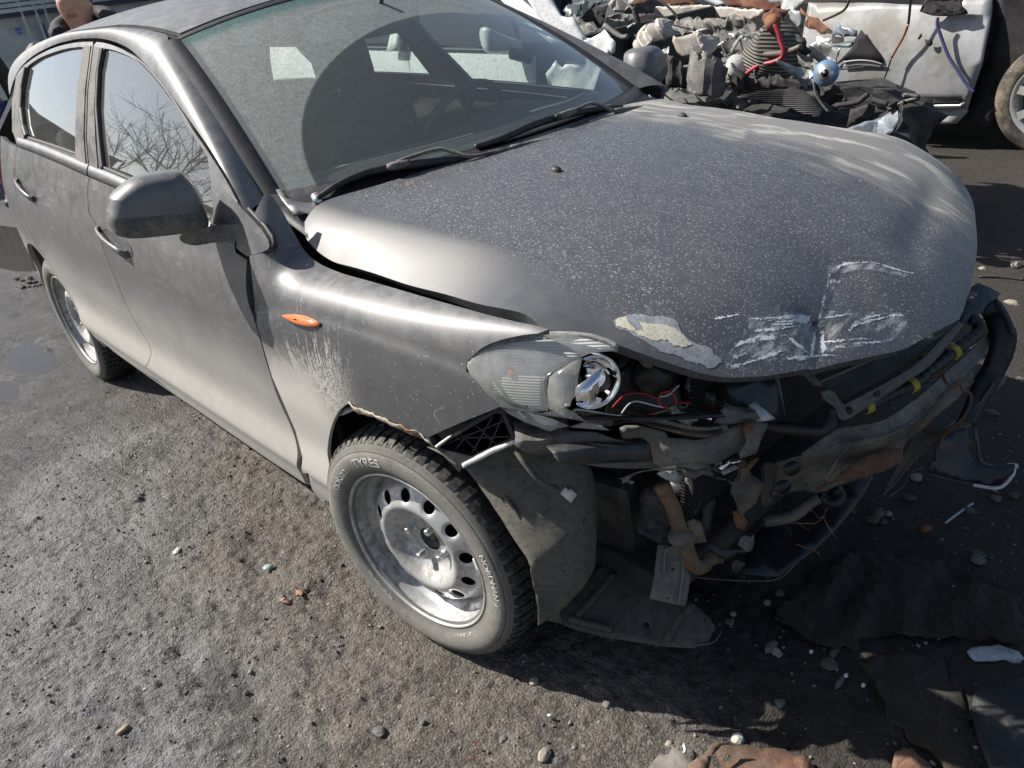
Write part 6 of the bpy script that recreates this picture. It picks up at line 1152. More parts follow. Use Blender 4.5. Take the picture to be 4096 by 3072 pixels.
# ================================================================ silver burnt pickup behind
sv = thing('burnt_silver_car', 'silver car with scorched black front wing standing beyond the white wreck', 'car', (-1.2, 4.9, 0))
YS = 4.15; pl = lambda k, pts, y=YS: fr(k, pts)
def m_silver():
    t = NT('dusty_silver_paint'); n = t.noise(2.2, 6, .65, t.map(rot=(.3, .6, 0))); f = t.noise(60, 3); c = t.mix(f, (.33, .335, .34), (.40, .405, .41)); c = t.mix(t.ss(n, .42, .62), c, (.23, .22, .195)); n2 = t.noise(3, 5, .6, t.map(loc=(4, 0, 2)))
    return t.done(t.bsdf(col=t.mix(t.mul(t.ss(n2, .55, .75), .5), c, (.2, .19, .165)), rough=.5, metal=.25))
SILVER = m_silver(); BURNT = rough_mat('burnt_black_metal', (.015, .014, .015), .8, .1, .4, .25, (.07, .06, .05), 10, .3)
vd = sheet('door', resample(fr('G4', [(-430,30), (0,35), (760,40), (1180,5), (1200,-60), (1480,-60), (1490,60), (1480,260), (1400,640), (1280,960), (1215,1150), (1180,1030), (580,1040), (-300,1000), (-480,600)])+fr('G4', [(-430,30)]), 120)[:-1], (-1.0, YS, .5), (0, -1, .12), SILVER, sv, .02, .006, 3, .05, bulge=lambda V, P: np.c_[np.zeros(len(P)), -.05*np.sin(np.clip((P[:, 2]-.25)/.7, 0, 1)*math.pi), np.zeros(len(P))])
sheet('sill', fr('G4', [(560,1055), (1180,1040), (1200,1100), (1220,1150), (1180,1200), (1100,1280), (560,1290)]), (-.8, YS-.02, .22), (0, -1, .2), SILVER, sv, .03, .004, 3, .05); tube('sill_gap', [at(q, 'y', YS-.05) for q in fr('G4', [(580,1048), (1170,1040)])], .010, BLK, sv, 6); tube('sill_moulding', [at(q, 'y', YS-.045) for q in fr('G4', [(-300,1090), (300,1110), (600,1105), (1140,1098), (1190,1060)])], .012, SILV, sv, 6)
box('underbody', (-1.6, 4.9, .25), (3.2, 1.3, .2), BURNT, sv, bev=.02); box('cabin', (-2.0, 4.95, .62), (3.0, 1.45, .75), BURNT, sv, bev=.05)
sheet('burnt_front_wing', fr('G4', [(1500,-80), (2400,-80), (2400,760), (1800,720), (1600,1000), (1500,1200), (1480,1350), (1340,1360), (1100,1290), (1215,1150), (1290,960), (1410,640), (1490,260)]), (-.3, YS+.03, .5), (0, -1, .05), BURNT, sv, .02, .02, 5, .05, 3)
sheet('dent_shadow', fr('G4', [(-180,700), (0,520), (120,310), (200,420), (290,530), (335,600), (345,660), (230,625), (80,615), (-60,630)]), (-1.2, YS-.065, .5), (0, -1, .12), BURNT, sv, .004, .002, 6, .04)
ribbon('dent_rim', [at(q, 'y', YS-.07) for q in fr('G4', [(-60,640), (80,622), (230,632), (340,668)])], [at(q, 'y', YS-.06) for q in fr('G4', [(-70,700), (80,680), (230,690), (330,700)])], SILVER, sv, 20, 4, 0, 1, .008, .01)
hole = sheet('torn_mirror_hole', fr('G4', [(730,130), (790,-40), (1150,-40), (1160,60), (1230,100), (1220,140), (1100,150), (1040,170), (850,175)]), (-.75, YS-.07, .85), (0, -1, .1), BURNT, sv, .006, .01, 30, .02, 6)
sheet('soot_spot', fr('G4', [(780,405), (815,420), (860,400), (862,450), (830,478), (785,465)]), (-.8, YS-.075, .6), (0, -1, .1), BURNT, vd, .003, .003, 60, .02); sheet('soot_spot', fr('G4', [(705,400), (735,355), (750,345), (745,385), (720,415)]), (-.85, YS-.075, .6), (0, -1, .1), BURNT, vd, .003, .003, 60, .02)
tube('dangling_cable', spline([at(q, 'y', YS-.085) for q in fr('G4', [(910,180), (905,260), (940,370), (1020,580), (1110,720), (1200,860), (1285,955)])], 6), .010, simple('dark_blue_cable', (.06, .06, .16), .5), sv, 6)
tube('aerial_wire', spline([at(q, 'y', YS-.10) for q in fr('G4', [(630,-40), (620,110), (605,250)])], 4), .008, BLK, sv, 6); tube('aerial_wire', spline([at(q, 'y', YS-.10) for q in fr('G4', [(605,250), (560,370), (480,510), (430,600)])], 4), .008, COPPER, sv, 6); tube('aerial_wire', spline([at(q, 'y', YS-.10) for q in fr('G4', [(430,600), (370,780), (285,955)])], 4), .005, BLK, sv, 6)
# its alloy front wheel
wcen = np.array([-.11, YS-.02, .335]); sw_ = bpy.data.objects.new('wheel', None); link(sw_, sv); sw_.location = wcen-base_of(sv)
V, f = lathe([(.22,.0), (.232,.012), (.25,.020), (.28,.018), (.315,.0), (.332,-.03), (.335,-.1), (.33,-.2)], 64, (0,0,0), (0,-1,0), (0,0,1)); mesh_obj('tyre', V, f, rough_mat('muddy_tyre', (.03, .029, .028), .8, 0, .3, .55, (.24, .19, .13), 12, .3), sw_, origin=(0,0,0))
V, f = lathe([(.236,.004), (.240,.012), (.230,.014), (.205,.0), (.195,-.05), (.19,-.12)], 64, (0,0,0), (0,-1,0), (0,0,1)); mesh_obj('rim', V, f, RIM, sw_, origin=(0,0,0))
for k in range(8):
    t = k*math.pi/4+.28; d = np.array([math.sin(t), 0, math.cos(t)]); e = np.array([math.cos(t), 0, -math.sin(t)]); V = [d*.04+e*.014+[0,-.01,0], d*.205+e*.024+[0,.004,0], d*.205-e*.024+[0,.004,0], d*.04-e*.014+[0,-.01,0]]; solid(mesh_obj('spoke', V, [(0,1,2,3)], RIM, sw_, False, origin=(0,0,0)), .025)
V, f = lathe([(0,.01), (.04,.008), (.05,-.02)], 24, (0,0,0), (0,-1,0), (0,0,1)); mesh_obj('hub', V, f, RIM, sw_, origin=(0,0,0)); V, f = lathe([(0,-.08), (.19,-.08)], 24, (0,0,0), (0,-1,0), (0,0,1)); mesh_obj('brake_disc', V, f, BURNT, sw_, origin=(0,0,0))
# ================================================================ yard beyond: containers, people, tree mirrored in the glass
XB = -11.5
def bx3(q, x=XB): return at(q, 'x', x)
CONT = rough_mat('weathered_white_steel', (.50, .53, .53), .6, .1, .15, .4, (.33, .32, .30), 3, .1); RAILD = rough_mat('dark_steel_rail', (.05, .05, .08), .6, .2); BLUEM = rough_mat('faded_blue_mark', (.10, .16, .48), .6)
cont = thing('storage_container', 'weathered white steel container with dark rails and blue mark behind the car roof', 'container', (-12.7, 2.4, 0))
box('container_body', (-12.7, 2.7, 1.45), (2.3, 4.6, 2.5), CONT, cont, bev=.03)
for a, b, hgt in (((0,95), (1060,-5), .045), ((60,170), (1050,105), .045), ((140,262), (1015,195), .05)):
    p, q = bx3(fr('G1', [a])[0]), bx3(fr('G1', [b])[0]); z = (p[2]+q[2])/2; box('door_rail', (XB+.03, (p[1]+q[1])/2+.35, z), (.06, 3.6, hgt), RAILD, cont, bev=.005); box('rail_top', (XB+.035, (p[1]+q[1])/2+.35, z+.055), (.07, 3.6, .05), CONT, cont, bev=.01)
for x_ in (350, 610, 780): p = bx3(fr('G1', [(x_,200)])[0]); box('lock_rod', (XB+.045, p[1], 1.5), (.03, .035, 2.2), CONT, cont, bev=.006)
for x_ in (735, 1500): p = bx3(fr('G1', [(x_,400)])[0]); box('door_gap', (XB+.012, p[1], 1.0), (.02, .035, 1.15), RAILD, cont, bev=0)
p, q = bx3(fr('G1', [(250,480)])[0], XB+.015), bx3(fr('G1', [(400,550)])[0], XB+.015); box('blue_mark', ((p+q)/2), (.012, abs(q[1]-p[1])*.9, .045), BLUEM, cont, bev=0); box('blue_mark', ((p+q)/2-[0, 0, .05]), (.012, abs(q[1]-p[1])*.75, .03), BLUEM, cont, bev=0)
REDC = rough_mat('red_container_paint', (.36, .05, .045), .55, .1, .2, .3, (.3, .2, .15), 4, .1); ORC = rough_mat('orange_panel', (.50, .14, .06), .55, 0, .2, .3)
rc = thing('red_container', 'red and orange steel container right of the man behind the roof', 'container', (-13.2, 7.6, 0))
box('container_body', (-13.2, 8.3, 1.0), (2.3, 6.0, 2.02), REDC, rc, bev=.03)
for k in range(7): box('corrugation', (-12.03, 5.6+.8*k, .95), (.05, .40, 1.7), ORC if k % 2 else REDC, rc, bev=.02)
box('top_rail', (-12.03, 8.3, 1.98), (.08, 6.0, .10), CONT, rc, bev=.01)
fence = thing('corrugated_sheet', 'bright white corrugated sheet standing at the left edge behind the people', 'sheet', (-9.8, -.1, 0))
cy = np.linspace(-1.2, .42, 90); prof = .02*np.sin(cy*70); V = np.concatenate([np.c_[-9.8+prof, cy, np.full(90, .05)], np.c_[-9.8+prof, cy-.25*0, np.full(90, 1.62)]]); solid(mesh_obj('sheet_face', V, [(i, i+1, 91+i, 90+i) for i in range(89)], rough_mat('white_corrugated', (.74, .72, .68), .5, 0, .06, .15), fence), .004)
box('sheet_post', (-9.84, .44, .8), (.05, .05, 1.66), RAILD, fence, bev=.004)

def skin_obj(name, verts, edges, radii, mat, parent, root=0, sub=2):
    me = bpy.data.meshes.new(name); b = base_of(parent); me.from_pydata([tuple(np.array(v)) for v in verts], edges, []); o = bpy.data.objects.new(name, me); link(o, parent); me.materials.append(mat)
    m = o.modifiers.new('skin', 'SKIN'); m.use_smooth_shade = True
    for i, r in enumerate(radii): d = me.skin_vertices[0].data[i]; d.radius = r if isinstance(r, tuple) else (r, r); d.use_root = (i == root)
    s = o.modifiers.new('sub', 'SUBSURF'); s.levels = sub; s.render_levels = sub; return o
SKIN = rough_mat('skin', (.50, .27, .19), .5, 0, .12, 0, scale=30, bump=.05, grime=0); HAIRM = rough_mat('dark_hair', (.03, .022, .018), .7, 0, .3); JEAN = rough_mat('blue_jeans', (.045, .07, .15), .9, 0, .2, .2, (.2, .19, .17), 30, .2); SHOE = rough_mat('black_boots', (.02, .02, .02), .6)
def person(loc, yaw, hgt, label, jacket, collar, arms=0.0):
    p = thing('person', label, 'person', loc); p.rotation_euler = (0, 0, yaw); k = hgt/1.76
    def S(L): return [tuple(np.array(v)*k) for v in L]
    # x forward, y left
    bv = S([(0,0,.95), (0,0,1.10), (-.01,0,1.28), (-.015,0,1.42), (-.005,0,1.50), (.012,0,1.56), (.022,0,1.615), (.015,0,1.68), (.0,0,1.735), (.085,0,1.585), (.112,0,1.635), (0,.10,.90), (.01,.11,.50), (-.01,.115,.09), (.14,.125,.035), (0,-.10,.90), (.01,-.11,.50), (-.01,-.115,.09), (.14,-.125,.035),
            (-.01,.17,1.40), (-.03,.235,1.12), (.07,.25,.88), (.10,.25,.79), (-.01,-.17,1.40), (-.03,-.235,1.12), (.07,-.25,.88), (.10,-.25,.79), (.0,.088,1.63), (.0,-.088,1.63)])
    be = [(0,1),(1,2),(2,3),(3,4),(4,5),(5,6),(6,7),(7,8),(6,9),(6,10),(0,11),(11,12),(12,13),(13,14),(0,15),(15,16),(16,17),(17,18),(3,19),(19,20),(20,21),(21,22),(3,23),(23,24),(24,25),(25,26),(6,27),(6,28)]
    br = [(.14*k,.10*k), (.13*k,.09*k), (.15*k,.10*k), (.12*k,.08*k), .056*k, (.062*k,.068*k), (.076*k,.090*k), (.078*k,.098*k), (.05*k,.06*k), .028*k, .014*k, .085*k, .058*k, .042*k, .03*k, .085*k, .058*k, .042*k, .03*k, .055*k, .042*k, .033*k, .03*k, .055*k, .042*k, .033*k, .03*k, .012*k, .012*k]
    skin_obj('body', bv, be, br, SKIN, p)
    jv = S([(0,0,.86), (0,0,1.10), (-.01,0,1.28), (-.015,0,1.40), (-.012,0,1.465), (-.01,.185,1.39), (-.03,.25,1.12), (.06,.265,.89), (-.01,-.185,1.39), (-.03,-.25,1.12), (.06,-.265,.89)])
    skin_obj('jacket', jv, [(0,1),(1,2),(2,3),(3,4),(3,5),(5,6),(6,7),(3,8),(8,9),(9,10)], [(.19*k,.145*k), (.185*k,.14*k), (.195*k,.14*k), (.15*k,.115*k), (.085*k,.09*k), .085*k, .072*k, .055*k, .085*k, .072*k, .055*k], jacket, p)
    cvx = [tuple(np.array(((-.012+.088*math.cos(t), .092*math.sin(t), 1.475+.018*math.cos(t+math.pi))))*k) for t in np.linspace(0, 2*math.pi, 25)]; V, f = tube_mesh(cvx, .032*k, 8); mesh_obj('collar', V, f, collar, p, origin=(0,0,0))
    cv2 = [tuple(np.array((-.02+.135*math.cos(t), .150*math.sin(t), 1.50-.05*math.cos(t)+.035))*k) for t in np.linspace(.75, 2*math.pi-.75, 25)]; V, f = tube_mesh(cv2, .050*k, 8); mesh_obj('hood', V, f, jacket, p, origin=(0,0,0))
    tv = S([(0,0,.93), (0,.10,.86), (.01,.11,.50), (-.01,.115,.10), (0,-.10,.86), (.01,-.11,.50), (-.01,-.115,.10)]); skin_obj('trousers', tv, [(0,1),(1,2),(2,3),(0,4),(4,5),(5,6)], [(.155*k,.12*k), .105*k, .078*k, .066*k, .105*k, .078*k, .066*k], JEAN, p)
    for s in (-1, 1):
        L = [tuple(np.array((-.05+.10*t+.0, s*.12, .05))*k) for t in np.linspace(-.4, 2.2, 6)]; V, f = tube_mesh(L, [.03*k, .05*k, .052*k, .05*k, .045*k, .025*k], 10); mesh_obj('boot', V, f, SHOE, p, origin=(0,0,0))
        V, f = lathe([(0,.008), (.008,.004), (.010,0), (.006,-.006)], 10, np.array((.092, s*.034, 1.655))*k, (1,0,0), (0,0,1)); mesh_obj('eye', V, f, simple('eye%d%s' % (s, label[:3]), (.04, .03, .025), .2), p, origin=(0,0,0))
        for q in range(4): V, f = tube_mesh([np.array(v)*k for v in ((.10+.008*q, s*(.25), .80-.0), (.115+.010*q, s*(.255-.006*q), .745), (.105+.010*q, s*(.245-.006*q), .705+.006*abs(q-1)))], .0095*k, 6); mesh_obj('finger', V, f, SKIN, p, origin=(0,0,0))
        V, f = tube_mesh([np.array(v)*k for v in ((.09, s*.235, .80), (.125, s*.215, .765), (.135, s*.21, .74))], .010*k, 6); mesh_obj('thumb', V, f, SKIN, p, origin=(0,0,0))
    V, f = tube_mesh([np.array((.103-abs(t)*.25, t, 1.588))*k for t in np.linspace(-.028, .028, 7)], .005*k, 6); mesh_obj('mouth', V, f, simple('lips'+label[:4], (.34, .12, .10), .5), p, origin=(0,0,0))
    bm = bmesh.new(); bmesh.ops.create_uvsphere(bm, u_segments=20, v_segments=12, radius=1)
    hv = [v for v in bm.verts if v.co.z < -.05 and v.co.x > -.25 or v.co.z < -.55]; bmesh.ops.delete(bm, geom=hv, context='VERTS')
    for v in bm.verts: v.co = Vector((.004+v.co.x*.108-(.02 if v.co.x > .6 and v.co.z < .5 else 0), v.co.y*.094, 1.672+v.co.z*.118))*k
    me = bpy.data.meshes.new('hair'); bm.to_mesh(me); bm.free(); me.materials.append(HAIRM); me.polygons.foreach_set('use_smooth', [True]*len(me.polygons)); link(bpy.data.objects.new('hair', me), p)
    return p
JK1 = rough_mat('black_jacket', (.025, .023, .028), .8, 0, .2); FUR = rough_mat('tan_fleece', (.34, .29, .19), .95, 0, .3, 0, scale=60, bump=.5); JK2 = rough_mat('dark_brown_jacket', (.040, .032, .030), .75, 0, .35)
pp = at((322, 66), 'x', -3.75)
person((-3.75, pp[1]-.005, 0), math.radians(-42), 1.655, 'man in black jacket with tan fleece collar behind the car roof', JK1, FUR)
q2 = at((-25, 500), 'x', -7.7); person((-7.7, q2[1], 0), math.radians(-20), 1.74, 'person in dark brown jacket and blue jeans at the left edge', JK2, JK2)
# bare tree and low sheds across the yard (mirrored in the door glass)
tree = thing('bare_tree', 'bare leafless tree across the yard, mirrored in the side windows', 'tree', (-27, -9.0, 0)); BARK = rough_mat('bark', (.16, .145, .13), .9, 0, .3)
TVs, TFs, CVs, CFs = [], [], [], []; r5 = np.random.default_rng(3)
def grow_b(p, d, L, r, lvl):
    n = 5; P = [p]; dd = d.copy()
    for i in range(n): dd = dd+r5.normal(size=3)*.10; dd[2] += .03; dd /= np.linalg.norm(dd); P.append(P[-1]+dd*L/n)
    V, f = tube_mesh(np.array(P), np.linspace(r, r*.55, n+1), 5 if lvl else 8, False); A, B = (TVs, TFs) if lvl == 0 else (CVs, CFs); nb = len(A); A.extend(V); B.extend([tuple(a+nb for a in q) for q in f])
    if lvl >= 4: return
    for k in range([6, 5, 4, 4][lvl]):
        t = r5.uniform(.35, 1.0); q = np.array(P[min(n, int(t*n))]); ax = r5.normal(size=3); ax -= dd*(ax@dd); ax /= np.linalg.norm(ax); a = r5.uniform(.45, .95); grow_b(q, dd*math.cos(a)+ax*math.sin(a), L*r5.uniform(.55, .78), r*.5, lvl+1)
grow_b(np.array([-27., -9, 0]), np.array([0, 0, 1.]), 5.4, .11, 0); mesh_obj('trunk', TVs, TFs, BARK, tree); mesh_obj('crown', CVs, CFs, BARK, tree)
shed = thing('shed_row', 'long dark low shed row across the yard, mirrored in the side windows', 'shed', (-40, -14, 0)); SH = rough_mat('dark_shed_boards', (.09, .085, .075), .85, 0, .3)
for i in range(7):
    y0 = -34+6.2*i; hgt = 5.4+.9*math.sin(i*2.1); box('shed_wall', (-42, y0, hgt/2), (5, 6, hgt), SH, shed, bev=.02); box('shed_roof', (-42, y0, hgt+.08), (5.6, 6.15, .16), RAILD, shed, (0, .06, 0), .02); box('shed_door', (-39.48, y0, 1.0), (.05, 2.4, 2.0), CONT if i % 3 == 0 else BARK, shed, bev=.01)
box('chimney', (-42, -20, 7.0), (.6, .6, 2.2), SH, shed, bev=.02)
# ================================================================ ground
def vnoise(x, y, s, seed, oct_=4, gain=.5):
    out = 0; amp = 1; r = np.random.default_rng(seed); L = r.random((256, 256))
    for o in range(oct_):
        X, Y = x/s, y/s; i, j = np.floor(X).astype(int), np.floor(Y).astype(int); fx, fy = X-i, Y-j; fx = fx*fx*(3-2*fx); fy = fy*fy*(3-2*fy); g = lambda a, b: L[a % 256, b % 256]
        out = out+amp*((g(i, j)*(1-fx)+g(i+1, j)*fx)*(1-fy)+(g(i, j+1)*(1-fx)+g(i+1, j+1)*fx)*fy-.5); amp *= gain; s = s/2.03
    return out
def axis(lo, hi, h, far, k=1.07):
    a = list(np.arange(lo, hi, h)); s = h; p = a[-1]
    while p < far: s *= k; p += s; a.append(p)
    s = h; p = lo; b = []
    while p > -far: s *= k; p -= s; b.append(p)
    return np.array(b[::-1]+a)
gx, gy = axis(-1.7, 1.35, .0052, 140), axis(-1.75, -.30, .0052, 140)
GX, GY = np.meshgrid(gx, gy, indexing='ij'); fade = np.exp(-np.maximum(0, np.hypot(GX+.3, GY+.9)-3)/6)
PUD = [(-6.1, -.38, 1.3, .30), (-3.15, -.93, .34, .12), (-9.5, -1.0, 2.0, .8), (-3.5, -1.25, .5, .12), (-2.85, -1.12, .20, .07)]
def gheight(x, y, sp=0.0):
    k = lambda lam: np.clip(1.6-3.2*sp/lam, 0, 1)
    z = .014*vnoise(x, y, .55, 1, 3)*k(.5)+.0110*vnoise(x, y, .060, 2, 4, .72)*k(.06)+k(.12)*.030*np.minimum(0, vnoise(x*.9+y*.35, y*1.5-x*.4, .13, 3, 4, .6)+.22)+k(.05)*.012*np.maximum(0, vnoise(x, y, .05, 6, 3)-.20)
    z = z+k(.018)*.0080*vnoise(x, y, .016, 9, 2, .7)
    return z
GZ = gheight(GX, GY, np.maximum(np.gradient(gx)[:, None], np.gradient(gy)[None, :]))*np.clip(fade, .35, 1)
pit = on_plane((700, 2600), (0,0,0), (0,0,1)); GZ -= .022*np.exp(-((GX-pit[0])**2+(GY-pit[1])**2)/.028**2)
for x, y, a, b in PUD: GZ -= .03*np.exp(-(((GX-x)/a)**2+((GY-y)/b)**2)**2)
flat_ = np.maximum.reduce([np.exp(-(((GX-x)/.17)**2+((GY-y)/.14)**2)**2) for x, y in ((0, -.72), (-2.527, -.70))]); GZ = GZ*(1-flat_)+(-.0012)*flat_
GZ = np.minimum(GZ, .010)
def m_ground():
    t = NT('gravelly_yard'); x, y, z = t.sep()
    patch = t.noise(1.6, 4, .6); frac = t.noise(6, 12, .78); frac2 = t.noise(22, 8, .75, t.map((1, 1.7, 1), rot=(0, 0, .55), loc=(3, 2, 0)))
    cell = t.n('ShaderNodeTexVoronoi'); cell.inputs['Scale'].default_value = 170; t.put(cell.inputs['Vector'], t.obj); gv, gw, _ = t.sep(cell.outputs['Color']); gd = cell.outputs['Distance']
    cell2 = t.n('ShaderNodeTexVoronoi'); cell2.inputs['Scale'].default_value = 62; t.put(cell2.inputs['Vector'], t.obj); hv, hw, _ = t.sep(cell2.outputs['Color']); hd = cell2.outputs['Distance']
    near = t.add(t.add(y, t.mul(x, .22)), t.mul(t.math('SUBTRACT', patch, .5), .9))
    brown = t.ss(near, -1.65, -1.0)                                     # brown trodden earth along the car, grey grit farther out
    shade_soil = t.ss(t.add(t.add(y, t.mul(x, .42)), t.mul(t.math('SUBTRACT', frac, .5), .5)), -.42, -.14)   # darker soil in front of the wreck, its shade painted into the colour
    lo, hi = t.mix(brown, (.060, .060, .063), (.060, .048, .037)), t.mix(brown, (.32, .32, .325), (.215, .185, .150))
    c = t.mix(t.ss(t.add(t.mul(frac, .6), t.mul(frac2, .4)), .36, .64), lo, hi)
    c = t.mix(t.lin(gv, 0, 1, .0, .55), c, t.mix(gw, (.04, .037, .034), (.30, .28, .25)))
    chip = t.mul(t.ss(hv, .80, .86), t.ss(hd, .46, .36)); c = t.mix(t.mul(chip, .8), c, t.mix(hw, (.06, .055, .05), (.33, .31, .275)))
    damp = t.ss(t.noise(3.0, 6, .7, t.map((1, 1.9, 1), rot=(0, 0, .5), loc=(6, 2, 0))), .55, .66); c = t.mix(t.mul(damp, .62), c, (.042, .038, .034))
    spot = t.ss(t.noise(17, 4, .65, t.map((1, 1.8, 1), rot=(0, 0, .6), loc=(1, 8, 0))), .63, .69); c = t.mix(t.mul(spot, .85), c, (.028, .026, .024))
    c = t.mix(t.mul(shade_soil, .88), c, t.mix(frac2, (.014, .012, .010), (.046, .037, .029)))
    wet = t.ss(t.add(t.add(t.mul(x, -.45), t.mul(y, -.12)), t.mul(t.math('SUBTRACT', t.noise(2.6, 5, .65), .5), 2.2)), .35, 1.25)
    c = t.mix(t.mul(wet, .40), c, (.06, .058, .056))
    rough = t.math('SUBTRACT', t.lin(wet, 0, 1, .86, .22), t.mul(t.ss(gv, .88, .96), t.lin(wet, 0, 1, .12, .18)))
    h = t.add(t.add(t.mul(gd, -.55), t.mul(frac2, 1.3)), t.add(t.mul(chip, .45), t.mul(t.noise(150, 5, .75), .7)))
    return t.done(t.bsdf(col=c, rough=rough, spec=.5, nrm=t.bump(h, 1.0, .012)))
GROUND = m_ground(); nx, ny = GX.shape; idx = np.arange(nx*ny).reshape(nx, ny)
gme = bpy.data.meshes.new('ground'); co = np.stack([GX, GY, GZ], -1).reshape(-1, 3); q = np.stack([idx[:-1, :-1], idx[1:, :-1], idx[1:, 1:], idx[:-1, 1:]], -1).reshape(-1, 4)
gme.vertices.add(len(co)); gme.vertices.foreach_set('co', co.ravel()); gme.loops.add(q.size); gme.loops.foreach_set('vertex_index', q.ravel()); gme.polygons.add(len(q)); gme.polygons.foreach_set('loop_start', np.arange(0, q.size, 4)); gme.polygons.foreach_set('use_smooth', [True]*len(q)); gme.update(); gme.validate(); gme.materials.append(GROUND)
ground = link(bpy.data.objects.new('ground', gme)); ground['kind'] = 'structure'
WATER = NT('muddy_water'); WATER = WATER.done(WATER.bsdf(col=(.05, .040, .030), rough=.04, nrm=WATER.bump(WATER.noise(9, 3), .03, .02)))
for i, (x, y, a, b) in enumerate(PUD):
    L = [(x+1.5*a*(.92+.16*math.sin(3*t+i)+.07*math.sin(7*t+2*i))*math.cos(t), y+1.5*b*(.92+.13*math.cos(4*t+i))*math.sin(t), -.016) for t in np.linspace(0, 2*math.pi, 49)[:-1]]
    mesh_obj('puddle', L, [tuple(range(48))], WATER)['kind'] = 'structure'
def gz(x, y): return float(gheight(np.array([x]), np.array([y]))[0])
# loose grit: uncountable, one object
STONE = NT('grit'); gi = STONE.n('ShaderNodeTexNoise'); gi.inputs['Scale'].default_value = 26; STONE.put(gi.inputs['Vector'], STONE.obj); STONE = STONE.done(STONE.bsdf(col=STONE.mix(STONE.ss(gi.outputs[0], .35, .65), (.055, .050, .046), (.26, .24, .21)), rough=.85, nrm=STONE.bump(STONE.noise(300, 3), .3, .002)))
def pebble_shape(r, n1=5, n2=4, flat=.65):
    bm = bmesh.new(); bmesh.ops.create_icosphere(bm, subdivisions=1, radius=1); V = np.array([v.co for v in bm.verts]); F_ = [tuple(v.index for v in f.verts) for f in bm.faces]; bm.free()
    V = V*(1+r.uniform(-.28, .28, (len(V), 1)))*np.array([1, r.uniform(.6, .95), flat*r.uniform(.7, 1.1)]); return V, F_
shapes = [pebble_shape(rng) for _ in range(14)]; VV, FF, nb = [], [], 0
N = 15000; gxs = rng.uniform(-2.6, 1.7, N); gys = rng.uniform(-1.75, .9, N); rr = .0013+.0050*rng.random(N)**3.6; gzs = gheight(gxs, gys)
for i in range(N):
    V, F_ = shapes[i % 14]; t = rng.uniform(0, 6.28); c, s = math.cos(t), math.sin(t); Q = V*rr[i]; Q = np.c_[Q[:, 0]*c-Q[:, 1]*s, Q[:, 0]*s+Q[:, 1]*c, Q[:, 2]]+[gxs[i], gys[i], gzs[i]+rr[i]*.12]
    VV.append(Q); FF += [tuple(a+nb for a in f) for f in F_]; nb += len(V)
grit = mesh_obj('loose_grit', np.concatenate(VV), FF, STONE, None, True, origin=(0,0,0)); grit['kind'] = 'stuff'; grit['label'] = 'loose grit scattered over the yard'
# stones and litter one can point at
def stone(q, r, m, label, flat=.6, yaw=0, k=(1,1), sub=2, z=0):
    p = at(q, 'z', 0); z0 = gz(p[0], p[1]); bm = bmesh.new(); bmesh.ops.create_icosphere(bm, subdivisions=sub, radius=1); rs = np.random.default_rng(int(q[0]*7+q[1])); V = np.array([v.co for v in bm.verts]); F_ = [tuple(v.index for v in f.verts) for f in bm.faces]; bm.free()
    w = rs.normal(size=(4, 3)); V = V*(1+.16*np.sin(V@w.T*1.7).sum(1, keepdims=True)/2); V = np.round(V*2.6+.3*np.sin(V[:, ::-1]*9))/2.6*.45+V*.55; V = V*np.array([r*k[0], r*k[1], r*flat]); c, s = math.cos(yaw), math.sin(yaw); V = np.c_[V[:, 0]*c-V[:, 1]*s, V[:, 0]*s+V[:, 1]*c, V[:, 2]]
    V = V*.78; o = mesh_obj('stone', V+[p[0], p[1], z0+r*flat*.25], F_, m, None, False, origin=(p[0], p[1], z0)); o.data.set_sharp_from_angle(angle=math.radians(40)) if False else None; return tag(o, label, 'stone', 'stones lying on the yard')
ST1 = rough_mat('pale_limestone', (.30, .265, .21), .85, 0, .2, .3, (.3, .27, .22), 40, .3); ST2 = rough_mat('grey_stone', (.13, .125, .115), .85, 0, .25, .3, (.2, .18, .15), 40, .3); ST3 = rough_mat('brown_stone', (.105, .082, .058), .85, 0, .25, .3, (.2, .18, .15), 40, .3)
